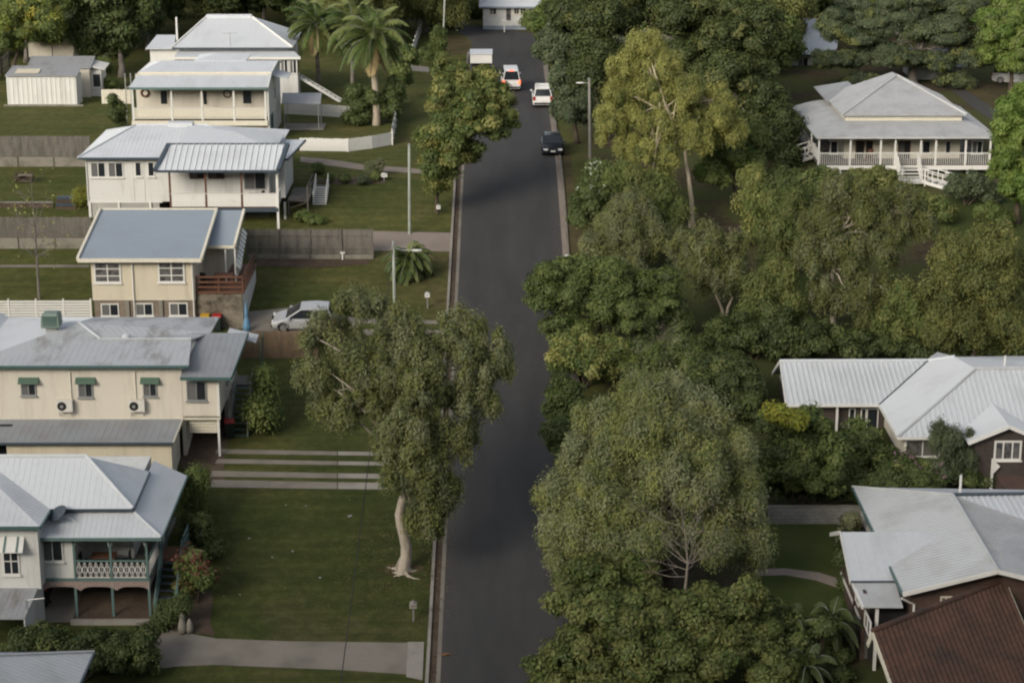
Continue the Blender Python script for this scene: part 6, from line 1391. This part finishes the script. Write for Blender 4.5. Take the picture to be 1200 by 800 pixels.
# ---------------------------------------------------------------- left of the road
def roots(t, cx, cy, cz, n, L, mat, rng):
    m = MB()
    for i in range(n):
        az = math.pi*(.85+1.3*i/n)+rng.normal()*.15; l = L*rng.uniform(.4,1.1); d = Vector((math.cos(az), math.sin(az), 0)); p = []
        for k in range(6): u = k/5; v = Vector((cx,cy,cz))+d*(.2+l*u)+Vector((-d.y,d.x,0))*.25*math.sin(u*4+i); v.z = g(v.y)+.2*(1-u)**4-.075; p.append(v)
        m.tube(p, [.11*(1-.6*k/5) for k in range(6)], 6, False)
    m.build('root', mat, t, True)
t = tree('gum_tree', 'tall leaning paperbark tree with spreading roots between the nearest lawn and the road', 'tree', (474,668),
  [(470,385,35.3,28.6,1),(425,355,33.6,20.2,2),(395,392,35.3,21.8,1.5),(375,376,18.5,15.1,1),(360,396,15.1,13.4,.5),(372,440,28.6,25.2,.5),(392,480,31.9,23.5,0),(430,430,40.3,37.0,0),(480,445,42.0,42.0,-1),(540,405,43.7,31.9,1),(572,430,26.9,25.2,.5),(545,462,35.3,33.6,0),(525,510,37.8,37.8,-.5),(495,540,38.6,35.3,-1.5),(520,570,28.6,28.6,-1),(505,600,25.2,26.9,-1.5),(480,500,37.0,37.0,-1.8),(455,520,18.5,30.2,-.8),(535,372,21.8,16.8,1.5),(585,395,12.6,18.5,.5),(478,520,22,30,-1.2),(492,560,27,34,-1.6),(502,612,23,26,-1.7),(440,468,30,30,0),(462,555,14,26,-1.2),(590,425,14,26,.5),(574,468,16,18,0)],
  'spray', 'olive', 'bark_paper', .33, [(473,640),(468,602),(473,566),(464,525,-.3),(457,488),(468,430)], nlimb=30, twig=3, dens=.70, hole=.07, tone=1.0, mixpal='grey', mixf=.45)
b = G(474,668); roots(t, b.x, b.y, b.z, 6, 1.5, M['bark_paper'], np.random.default_rng(5))
tree('street_tree', 'yellow green street tree overhanging the road below the white van', 'tree', (512,248),
  [(527,115,30,34,1),(555,105,34,28,1.5),(583,120,24,26,1),(560,145,38,32,0),(530,160,34,34,-.5),(515,190,26,32,-1),(545,180,22,22,0),(592,140,14,18,1),(512,215,17,24,-1),(522,85,16,20,2),(500,165,14,20,0),(540,80,12,14,2)], 'broad', 'mid', 'bark', .17, [(512,235),(514,205),(528,165),(545,130)], nlimb=12, mixpal='gold', mixf=.35, dens=.8, tone=.88, hole=.1)
palm('cycad', 'low spiky palm bush at the edge of the tan concrete driveway', (480,325), (480,305), n=46, L=2.1, pal='palm', r0=.22, dead=8, droop=1.7, trunk=False, leaf=.5)
palm('royal_palm', 'tall royal palm with a pale trunk and hanging brown fronds', (441,147), (438,42), n=36, L=3.9, r0=.27, dead=6, bark='bark_pale', leaf=.9, bell=True, droop=1.45)
palm('palm_tree', 'slender palm left of the taller royal palm', (373,108), (371,28), n=32, L=3.6, r0=.17, dead=3, leaf=.8, droop=1.3)
palm('palm_tree', 'bushy palm between the two garden palms, half hidden', (412,112), (414,30), n=30, L=3.6, r0=.18, leaf=.85, pal='palm', droop=1.3)
shrub('garden_shrub', 'dense dark shrub at the foot of the royal palm', (430,145), [(425,118,26,22),(452,128,18,22),(418,138,16,12,-.5),(462,108,14,22,1)], 'shrub', 'dark', lsc=1.2)
shrub('garden_shrub', 'pale green bush behind the royal palm trunk', (470,118), [(470,88,14,22),(480,66,12,16,1)], 'shrub', 'mid', lsc=1.2)
for i, (x, y, r, lab, pal_) in enumerate([(386,210,7,'small round green shrub at the left of the garden bed','mid'),(404,211,8,'dark green round shrub second from the left in the garden bed','dark'),(425,213,8,'purplish round shrub in the middle of the garden bed','greydark'),(440,208,7,'round green shrub next to the white letterbox in the garden bed','mid'),(372,200,9,'loose green shrub beside the timber landing','mid')]):
    shrub('garden_shrub', lab, (x, y+4), [(x,y-2,r,r*.8)], 'shrub', pal_, lsc=.8, group='shrubs in the front garden bed')
shrub('garden_shrub', 'pale leafy shrub with long stems at the end of the garden bed', (438,208), [(436,197,9,9),(444,192,5,7)], 'euc', 'grey', lsc=.7)
shrub('garden_shrub', 'low ground shrub at the foot of the deck house stairs', (362,262), [(356,254,12,9),(372,258,10,6)], 'shrub', 'mid', lsc=.9)
shrub('garden_shrub', 'yellow leaved plant beside the dark sleeper stack', (95,244), [(95,230,10,10),(99,225,6,8)], 'euc', 'yellow', lsc=.8, mixpal='flower', mixf=.4)
shrub('garden_shrub', 'green climber against the left end of the verandah house', (136,160), [(137,132,8,20),(142,150,9,10),(132,120,6,12)], 'shrub', 'dark', lsc=1.1)
shrub('garden_shrub', 'scrubby green plants beside the small gable shed', (118,110), [(122,78,9,12,3),(128,100,12,10),(112,112,9,8)], 'shrub', 'mid', lsc=1.1)
shrub('banana_plant', 'tall leafy plants beside the green flank stairs of the cream house', (312,505), [(312,455,11,24),(305,480,13,20,-.5),(318,485,10,14)], 'euc', 'mid', lsc=1.25)
shrub('garden_shrub', 'feathery bush behind the teal trimmed house', (232,610), [(230,560,16,20),(225,582,18,20),(238,590,12,20,-.3)], 'euc', 'mid', lsc=.8)
shrub('garden_shrub', 'dark bush under the feathery one beside the house stairs', (240,655), [(236,620,14,20),(248,640,15,16),(222,625,10,24,.5)], 'shrub', 'dark')
shrub('flowering_shrub', 'pink flowering shrub beside the teal stairs', (226,706), [(225,668,22,22),(240,680,14,16,-.3),(215,688,14,14),(228,652,14,12)], 'shrub', 'mid', flowers=('pink', 90), hole=.1, mixpal='pink', mixf=.14)
shrub('garden_shrub', 'dark strappy plants at the foot of the teal stairs', (205,736), [(196,718,16,14),(186,730,10,8,-.2),(212,706,12,14)], 'euc', 'dark', lsc=.75)
shrub('hedge', 'long dark hedge between the teal trimmed house and the corner roof', (95,795), [(20,762,28,26),(60,765,32,26),(100,768,30,24),(140,772,28,26),(168,770,18,28),(120,752,30,16,1),(50,748,34,14,1),(170,745,16,16,1)], 'shrub', 'dark', cat='hedge', mixpal='mid', mixf=.1, tone=.75)
bare_tree('bare_tree', 'thin nearly leafless tree on the left back lawn', 'tree', (46,350), [(43,300),(40,255),(36,205)], .10, 'bark_grey', 26, 1.0, 11, .25, 110, 'gold', L0=1.5)
m = MB(); t = thing('stone_statue', 'pale stone shaped like a pair of kneeling birds by the path', 'stone', G(217,742)); b = G(217,742)
MB().lathe([(.16,0),(.22,.2),(.2,.5),(.12,.8),(.13,.95),(.03,1.05)], (b.x-.12,b.y,b.z), 9).build('stone', M['sleeper'], t, True); MB().lathe([(.14,0),(.2,.2),(.15,.5),(.05,.75)], (b.x+.22,b.y+.05,b.z), 9).build('stone', M['sleeper'], t, True)

# ---------------------------------------------------------------- right of the road, far to near
tree('spreading_tree', 'huge dark tree with long pale limbs behind the tall eucalypt', 'tree', (858,175), [(700,20,60,36,4),(760,15,60,34,6),(830,20,62,40,6),(878,40,36,44,4),(700,75,40,44,2),(860,95,50,40,2),(888,130,24,34,1),(820,70,40,40,5),(880,160,38,36,-1),(850,190,30,24,-2),(735,110,30,40,3)], 'broad', 'dark', 'bark_grey', .42, [(850,165,1),(835,120,4),(845,85,6),(865,55,7)], nlimb=18, twig=3, mixpal='olive', mixf=.2, lsc=1.25, tone=.72)
tree('street_tree', 'dark dense street tree reaching over the right kerb by the parked wagon', 'tree', (676,168), [(645,60,20,30,2),(665,40,30,34,3),(664,92,20,30,0),(672,125,24,30,-.5),(657,128,12,16,0),(690,85,22,36,1)], 'broad', 'greydark', 'bark', .2, nlimb=8, lsc=1.05)
tree('street_tree', 'bright green street tree at the top of the road beside the far house', 'tree', (640,58), [(628,28,18,18),(650,14,24,20,2),(640,42,14,12,-.5),(668,6,24,20,3)], 'broad', 'mid', 'bark', .2, lsc=1.1, mixpal='lime', mixf=.1)
tree('rain_tree', 'broad flat crowned rain tree behind the right verandah house', 'tree', (1068,100), [(1000,38,48,20,1),(1050,22,50,22,2),(1100,38,46,22,0),(1140,66,34,18,-1),(985,72,34,14,-1),(1035,66,36,16,-1),(1088,72,34,13,-1),(1060,2,60,20,3),(1120,12,40,20,2),(978,22,22,14,1),(1155,40,26,20,1),(1010,95,26,9,-2),(1118,95,24,9,-2)], 'fine', 'greydark', 'bark_grey', .5, [(1070,80),(1078,60),(1085,35)], nlimb=26, twig=3, mixpal='olive', mixf=.15, lsc=1.25, dens=.85, hole=.06)
tree('street_tree', 'bright green dense tree in the top right corner', 'tree', (1185,110), [(1180,40,34,34),(1195,15,36,26,2),(1160,62,18,20,0),(1196,72,26,24,-1)], 'broad', 'lime', 'bark', .25, lsc=1.2, mixpal='mid', mixf=.3)
tree('mango_tree', 'rounded lime green tree at the right edge beside the verandah house', 'tree', (1192,262), [(1192,150,30,48),(1205,115,26,26,1),(1178,195,18,34,-1),(1200,220,30,40,-1)], 'broad', 'lime', 'bark', .22, lsc=1.0)
tree('eucalypt', 'tall eucalypt with golden foliage and a pale curving trunk right of the street lamp', 'tree', (811,266),
  [(755,52,28.6,15.1,1),(735,78,25.2,18.5,1),(778,78,28.6,23.5,.5),(725,108,18.5,16.8,0),(716,140,16.8,20.2,-.5),(760,108,30.2,21.8,0),(800,112,26.9,21.8,0),(742,135,16.8,11.8,-.5),(780,142,30.2,20.2,-.5),(835,130,28.6,26.9,0),(855,155,21.8,21.8,0),(760,175,33.6,20.2,-1),(735,168,16.8,15.1,-.5),(815,160,21.8,21.8,-1),(840,108,15.1,15.1,.5),(770,208,26.9,13.4,-1.5),(705,160,7.6,11.8,-.5)],
  'euc', 'gold', 'bark_cream', .19, [(810,235),(806,205,-.2),(801,172,-.7),(788,145,-1.0),(777,115,-1.0),(768,85,-.6),(757,58,.2)], nlimb=26, twig=3, dens=.8, hole=.06, lsc=.88, mixpal='olive', mixf=.3, thin=True, tone=1.18)
tree('wild_tree', 'bright leaved bushy tree under the eucalypt', 'tree', (860,240), [(850,178,26,24),(872,195,22,24),(835,205,22,18,-1),(885,160,16,22,1)], 'broad', 'mid', 'bark', .15, mixpal='lime', mixf=.2)
shrub('oleander', 'oleander bush with white flowers at the right kerb', (692,282), [(690,235,26,22),(678,252,14,14,-.5),(705,215,22,20,1),(700,200,18,14,2)], 'shrub', 'dark', lsc=1.2, flowers=('white', 34))
tree('willow_shrub', 'pale willowy shrub below the white flowering oleander', 'shrub', (722,330), [(725,262,34,24),(705,288,30,22,-.5),(745,280,34,26,0),(725,310,34,20,-1),(742,240,26,16,1)], 'willow', 'grey', 'bark', .12, dens=.9, mixpal='olive', mixf=.4)
tree('wild_tree', 'olive bush with pale dead twigs at the foot of the eucalypt', 'shrub', (770,300), [(765,222,30,18,1),(785,250,28,16,0),(770,270,26,16,-.5),(735,205,26,16,1)], 'euc', 'mid', 'bark_grey', .12, mixpal='olive', mixf=.4, dens=.8)
tree('kerb_tree', 'dense green tree bulging over the right kerb, halfway down the road', 'tree', (700,420), [(650,330,34,30,0),(640,350,28,24,-.5),(690,318,34,24,1),(725,330,40,32,0),(690,355,44,36,-.8),(735,370,44,34,-1),(665,385,30,26,-1),(770,345,34,34,.5),(780,385,34,30,0)], 'fine', 'mid', 'bark', .22, nlimb=12, lsc=1.1, mixpal='dark', mixf=.35, tone=.95)
tree('twin_gum', 'small grey green gum tree with two thin forked trunks', 'tree', (850,380), [(835,285,38,26),(815,310,30,26,-.3),(855,305,30,26),(840,330,30,22,-.3),(868,325,16,20),(800,290,20,18,.5)], 'spray', 'grey', 'bark_pale', .12, [(846,362),(838,345),(828,315),(820,290)], nlimb=12, dens=.65, hole=.12, mixpal='olive', mixf=.5, thin=True)
MBt = MB(); tt = bpy.data.objects.get('twin_gum'); b = G(850,380); MBt.tube([(b.x,b.y,b.z-.1), P(853,360,b.y), P(860,345,b.y), P(868,325,b.y), P(866,300,b.y)], [.11,.09,.07,.05,.02], 7); MBt.build('trunk', M['bark_pale'], tt, True)
bare_tree('dead_shrub', 'grey leafless twiggy shrub between the kerb tree and the yellow green bush', 'shrub', (775,440), [(775,420),(770,395)], .06, 'deadwood', 30, 1.1, 21, .1, L0=1.4)
shrub('wild_shrub', 'bright yellow green shrub at the right kerb above the big willow', (685,455), [(675,405,24,20),(695,425,28,24,-.5),(660,425,18,18,0),(715,410,24,20,.5),(735,425,24,22,0)], 'broad', 'mid', mixpal='gold', mixf=.4)
shrub('wild_shrub', 'feathery green shrub left of the dead twiggy one', (750,450), [(752,410,26,18),(775,430,28,24,-.5),(800,420,26,26,0)], 'euc', 'mid', mixpal='grey', mixf=.3)
shrub('wild_shrub', 'upright green shrub on the kerb beside the willow crown, upper one', (668,500), [(660,460,20,22),(672,485,24,22,-.3),(650,478,12,18,0)], 'broad', 'mid', mixpal='dark', mixf=.3)
shrub('wild_shrub', 'dark green shrub on the kerb against the willow crown, lower one', (668,560), [(660,520,18,24),(672,545,22,24,-.3),(652,505,12,20,0),(664,570,16,18,-.6)], 'broad', 'mid', mixpal='dark', mixf=.4)
tree('big_willow', 'biggest willowy pale green tree beside the road at lower right', 'tree', (790,720),
  [(770,470,52,34,2),(720,495,44,36,1.5),(815,490,44,36,2),(760,520,60,44,0),(690,535,40,38,1),(850,530,36,36,1.5),(720,570,54,44,-1),(660,585,34,36,0),(800,560,52,46,-1),(860,590,38,40,0),(680,620,42,40,-1.5),(740,625,54,40,-2.5),(830,625,44,40,-1.5),(655,625,22,34,-.5),(880,640,22,36,0),(660,650,20,26,-.5),(700,655,30,30,-2)], 'willow', 'grey', 'bark', .36, nlimb=18, twig=2, dens=.85, tone=1.32, mixpal='olive', mixf=.45)
bare_tree('dead_tree', 'bleached leafless tree in front of the big willow', 'tree', (802,725), [(803,690,-1),(806,660,-1.2),(803,625,-1.4),(798,598,-1.5)], .085, 'deadwood', 20, 1.25, 33, .3, Y=88.4, L0=2.1)
tree('fig_tree', 'dark spreading fig tree at the bottom right of the road', 'tree', (770,830), [(690,680,38,32,2),(740,670,34,28,2.5),(670,705,34,30,1),(720,720,50,36,0),(780,725,50,36,.5),(840,715,44,34,1),(880,700,30,30,1.5),(690,760,52,34,-.5),(760,765,56,38,-1),(830,765,54,38,-.5),(650,785,34,24,-1),(890,745,28,36,1),(720,810,60,34,-2),(810,815,60,34,-2),(640,800,22,16,-1.5),(905,790,30,30,-1)], 'broad', 'olive', 'bark_grey', .3, nlimb=18, Y=85.5, dens=.95, tone=.92, lsc=.95, mixpal='mid', mixf=.4)
# the right hand gardens
tree('weeping_tree', 'weeping olive tree with arching branches in front of the right verandah house', 'tree', (976,400), [(985,225,33.4,21.1,1),(965,260,29.9,26.4,.5),(1010,245,31.7,22.9,.5),(955,300,22.9,29.9,0),(990,300,28.2,31.7,0),(1025,290,29.9,29.9,-.5),(1000,345,24.6,29.9,-1),(965,345,21.1,29.9,-.5),(1040,345,21.1,28.2,-1),(1060,235,26.4,19.4,1),(1020,380,19.4,22.9,-1.3),(1045,270,21.1,21.1,0),(1080,265,19.4,17.6,0)], 'spray', 'olive', 'bark_paper', .2, [(976,345),(975,315),(980,280),(1000,245)], nlimb=20, twig=3, dens=.78, hole=.06, tone=.85, mixpal='grey', mixf=.3)
tree('olive_tree', 'yellowish loose crowned tree at the right edge above the ribbed white roof', 'tree', (1140,425), [(1130,300,40,26,1),(1165,290,36,26,1),(1110,335,36,30,0),(1155,335,44,36,0),(1190,330,30,40,1),(1125,375,36,32,-.5),(1170,380,40,34,-.5),(1200,385,24,36,0),(1100,385,20,28,-.5)], 'euc', 'olive', 'bark', .2, nlimb=12, dens=.75, mixpal='gold', mixf=.25, tone=.85)
tree('wild_tree', 'olive tree with a loose crown left of the weeping tree', 'tree', (930,330), [(925,240,28,26,1),(912,275,26,28,0),(940,285,24,26,-.3),(905,305,20,22,-.5)], 'euc', 'mid', 'bark', .14, mixpal='olive', mixf=.5, tone=.85, dens=.85)
shrub('wild_shrub', 'dark green shrubs below the left corner of the right verandah house', (935,240), [(915,210,24,18),(945,215,26,16,-.5),(900,228,18,16,-.5),(968,208,18,12,0)], 'shrub', 'dark', lsc=1.3, mixpal='mid', mixf=.3)
shrub('wild_shrub', 'olive bush against the verandah railing left of the front stairs', (1020,235), [(1005,212,22,14),(1030,208,22,14,.5),(1045,222,16,14,0)], 'shrub', 'olive', lsc=1.2)
shrub('wild_shrub', 'brownish dark bush right of the front stairs', (1130,240), [(1120,220,20,16),(1145,218,20,18,.3),(1160,230,16,14,0)], 'shrub', 'greydark', lsc=1.2)
shrub('wild_shrub', 'blue green bush on the lawn beside the lime green tree', (1165,268), [(1160,250,16,14),(1176,258,14,14,0)], 'shrub', 'mid', lsc=1.0)
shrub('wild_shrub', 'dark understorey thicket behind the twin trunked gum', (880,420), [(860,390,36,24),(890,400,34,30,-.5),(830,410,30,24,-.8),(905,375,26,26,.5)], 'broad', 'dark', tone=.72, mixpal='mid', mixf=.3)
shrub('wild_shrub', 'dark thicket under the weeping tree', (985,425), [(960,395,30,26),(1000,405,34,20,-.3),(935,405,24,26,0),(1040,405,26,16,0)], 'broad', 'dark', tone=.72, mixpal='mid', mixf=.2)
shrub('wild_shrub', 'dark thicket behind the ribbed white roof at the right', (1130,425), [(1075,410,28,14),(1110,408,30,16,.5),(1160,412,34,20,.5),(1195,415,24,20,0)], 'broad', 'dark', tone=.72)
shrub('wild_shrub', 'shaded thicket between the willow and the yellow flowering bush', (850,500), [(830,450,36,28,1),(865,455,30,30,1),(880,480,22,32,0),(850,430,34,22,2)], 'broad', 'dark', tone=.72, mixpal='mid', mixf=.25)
shrub('flowering_shrub', 'round bush with a yellow flowering top beside the ribbed roof house', (935,600), [(915,500,28,26,1),(945,505,32,30,.5),(925,540,40,34,-.3),(970,530,24,36,0),(900,545,20,32,0),(955,560,34,28,-.6)], 'broad', 'mid', mixpal='dark', mixf=.3, extra=([(912,484,18,12,-1.6),(930,492,14,10,-1.8)],'yellow'))
shrub('wild_shrub', 'green garden bush in the corner of the ribbed roof house', (1015,550), [(1010,515,20,22),(1030,535,22,18,-.3),(1000,545,18,18,-.3)], 'broad', 'mid', mixpal='dark', mixf=.3)
shrub('garden_shrub', 'low green bushes with mauve flowers before the gabled porch', (1100,575), [(1060,550,30,18),(1095,555,28,16),(1130,560,24,14),(1155,562,14,10)], 'shrub', 'dark', flowers=('mauve', 26), mixpal='mid', mixf=.35)
tree('garden_tree', 'small thin leaved tree in front of the ribbed white roof', 'tree', (1112,575), [(1112,515,22,18),(1100,500,14,10,0),(1125,535,20,18,-.3),(1135,508,10,8,0),(1108,545,22,18,-.2)], 'euc', 'greydark', 'bark', .07, dens=.55, hole=.15, lsc=.75)
shrub('hedge', 'dark clipped hedge along the grey block wall', (955,592), [(915,572,24,20),(950,572,24,20),(985,574,24,18),(1010,572,20,18),(1040,566,24,16),(1080,568,26,14)], 'shrub', 'dark', cat='hedge')
shrub('garden_shrub', 'pale shrub at the corner of the brick house and the lawn', (1002,640), [(996,610,12,14),(988,628,9,12),(1000,626,10,10)], 'shrub', 'grey')
shrub('garden_shrub', 'dark shrub along the flank of the brick house', (990,690), [(988,650,9,16),(992,680,10,16)], 'shrub', 'dark')
for x, y, L_, lab in ((930,760,2.0,'clump of fan shaped palm fronds by the path, left one'),(975,745,1.9,'clump of palm fronds by the brick house, right one'),(945,800,1.8,'low palm clump at the bottom between the fig tree and the brick house')):
    palm('garden_palm', lab, (x, y+22), (x, y-18), n=20, L=L_, pal='dark', r0=.09, dead=3, droop=1.9, leaf=.42)
shrub('wild_shrub', 'dark undergrowth around the palm clumps', (945,775), [(920,730,20,24),(950,735,24,22),(915,765,22,22),(955,775,26,18),(985,770,16,16)], 'shrub', 'dark', lsc=1.1, mixpal='mid', mixf=.3)
for a in [('tall leafy gum between the twin trunked gum and the weeping tree',(905,400),[(895,340,24,26,0),(915,320,22,22,.5),(890,370,26,24,-.3),(925,355,20,26,0)],'euc','olive','mid',.4),
          ('loose olive green tree under the olive tree at the right edge',(1065,420),[(1060,350,24,26,.5),(1045,380,22,22,0),(1080,385,22,22,0)],'euc','mid','olive',.4),
          ('feathery olive tree between the eucalypt and the weeping tree',(905,290),[(885,240,20,22,0),(895,265,24,20,-.3),(880,210,16,18,.5)],'euc','mid','gold',.3)]:
    tree('wild_tree', a[0], 'tree', a[1], a[2], a[3], a[4], 'bark', .11, nlimb=6, mixpal=a[5], mixf=a[6], dens=.85)
tree('wild_tree', 'dark dense tree in the shadow left of the right verandah house', 'tree', (915,190), [(905,120,20,26,3),(920,150,16,30,1),(900,165,18,30,0),(925,185,12,16,-1)], 'broad', 'dark', 'bark', .15, nlimb=6, tone=.75, lsc=1.2)
shrub('wild_shrub', 'olive bush screening the front stairs of the right verandah house', (1085,262), [(1070,235,22,16),(1092,240,20,14,-.4),(1108,250,14,10,-.6),(1052,240,18,14,-.3)], 'shrub', 'olive', lsc=1.2, mixpal='mid', mixf=.4)
shrub('wild_shrub', 'dark bushes hiding the garden palm stems beside the brick house', (960,800), [(935,752,18,16),(968,735,16,14),(985,790,14,16),(925,790,20,16)], 'shrub', 'dark', mixpal='mid', mixf=.3, tone=.85)
# ---------------------------------------------------------------- the belt of trees that closes the view
rngb = np.random.default_rng(77)
protos = []
for k, (pal_, st, lab) in enumerate([('dark','broad','dark evergreen tree in the dense belt that closes the view'),('greydark','fine','greyish evergreen tree in the dense belt that closes the view'),('mid','broad','mid green tree in the dense belt that closes the view'),('olive','euc','olive gum tree in the dense belt that closes the view')]):
    rng = np.random.default_rng(200+k); Yb = 262.0; b = Vector((X_(600+k*10,Yb,10), Yb, g(Yb)))
    t = thing('belt_tree', lab, 'tree', b, 'trees in the belt behind the houses'); B = [((b.x+rng.normal()*1.6, b.y+rng.normal()*1.2, b.z+h_), (r_,r_,r_*.85)) for h_, r_ in ((3.6,3.0),(5.6,3.0),(7.6,2.6),(9.6,2.0),(5,2.4),(7,2.4))]
    C, q, tint = foliage(B, st, pal_, rng, .8, 1.75, .95); mb = MB(); branches(mb, b, [(b.x,b.y,b.z-.3),(b.x,b.y,b.z+3),(b.x+.3,b.y,b.z+6),(b.x,b.y,b.z+9)], .28, C, rng, 9, 1); mb.build('trunk', M['bark_grey'], t, True); mesh_np('crown', q, 4, tint, M['leaf'], t); protos.append(t)
spots = []
for y0, n, xa, xb in ((-22,30,-60,1280),(0,20,-50,1260),(18,9,-40,190),(34,4,-40,150),(52,2,120,170),(22,2,395,430),(30,7,690,930),(50,5,720,900),(80,3,800,910),(22,4,1120,1240),(-2,8,250,520),(-40,26,-100,1300)):
    for i in range(n): spots.append((xa+(xb-xa)*(i+.5)/n+rngb.normal()*9, y0+rngb.normal()*4))
used = set()
for i, (px_i, py_i) in enumerate(spots):
    q = G(px_i, py_i+38)
    if 540 < px_i < 650 and py_i < 30 and q.y < 246: q = G(px_i, -6)
    if 540 < px_i < 650: q.y += 12; q.x *= (q.y)/(q.y-12)
    k = int(rngb.integers(0, 4)); k = 0 if px_i < 400 and rngb.random() < .6 else k
    o = protos[k] if k not in used else copy_tree(protos[k]); used.add(k); s_ = rngb.uniform(.72,1.15)
    o.location = (q.x, q.y, g(q.y)); o.scale = (s_*rngb.uniform(.9,1.15), s_, s_*rngb.uniform(.85,1.15)); o.rotation_euler = (0, 0, rngb.uniform(0, 6.28))
tree('street_tree', 'light green tree at the far left edge over the small sheds', 'tree', (14,104), [(20,18,40,24,2),(52,25,24,20,2),(8,45,24,24,0),(40,8,40,18,3)], 'broad', 'mid', 'bark', .25, lsc=1.25, mixpal='yellow', mixf=.3)
shrub('wild_shrub', 'small trees crowding the slim pole at the side street corner', (515,78), [(514,46,8,18),(505,64,12,12),(518,64,9,10)], 'broad', 'mid', mixpal='dark', mixf=.3)
shrub('wild_shrub', 'dark green bush above the boundary wall at the side street', (545,22), [(548,8,16,16),(560,14,8,12),(538,4,12,14)], 'broad', 'mid', lsc=1.2)

# ---------------------------------------------------------------- fallen leaves
rl_ = np.random.default_rng(9); b = G(474,660); n1 = 2600
x_ = np.concatenate([b.x+rl_.normal(size=1400)*1.9, np.full(500,-3.28)+rl_.normal(size=500)*.12, np.full(700,4.3)+rl_.exponential(.35,700)*rl_.choice([-1,1.6],700)])
y_ = np.concatenate([b.y+rl_.normal(size=1400)*2.4, rl_.uniform(86,150,500), rl_.uniform(110,190,700)]); keep = (x_ < -2.6) | (x_ > 3.2); x_, y_ = x_[keep], y_[keep]
p_ = np.stack([x_, y_, np.array([g(v) for v in y_])+.03+np.where((x_ > 4.4) & (x_ < 4.6), .13, 0)+np.where((x_ > -3.65) & (x_ < -3.44), .13, 0)], 1); n1 = len(p_)
q = leaves(p_, unit(rl_.normal(size=(n1,3))*.25+np.array([0,0,1])), rl_.normal(size=(n1,3)), rl_.uniform(.08,.2,n1), rl_.uniform(.03,.07,n1))
o = mesh_np('leaf_litter', q, 4, np.array([(.20,.13,.07),(.13,.09,.05),(.24,.18,.11)])[rl_.integers(0,3,n1)], M['leaf']); tag(o, 'scattered fallen leaves under the paperbark tree and along the gutters', 'leaf litter', kind='stuff')
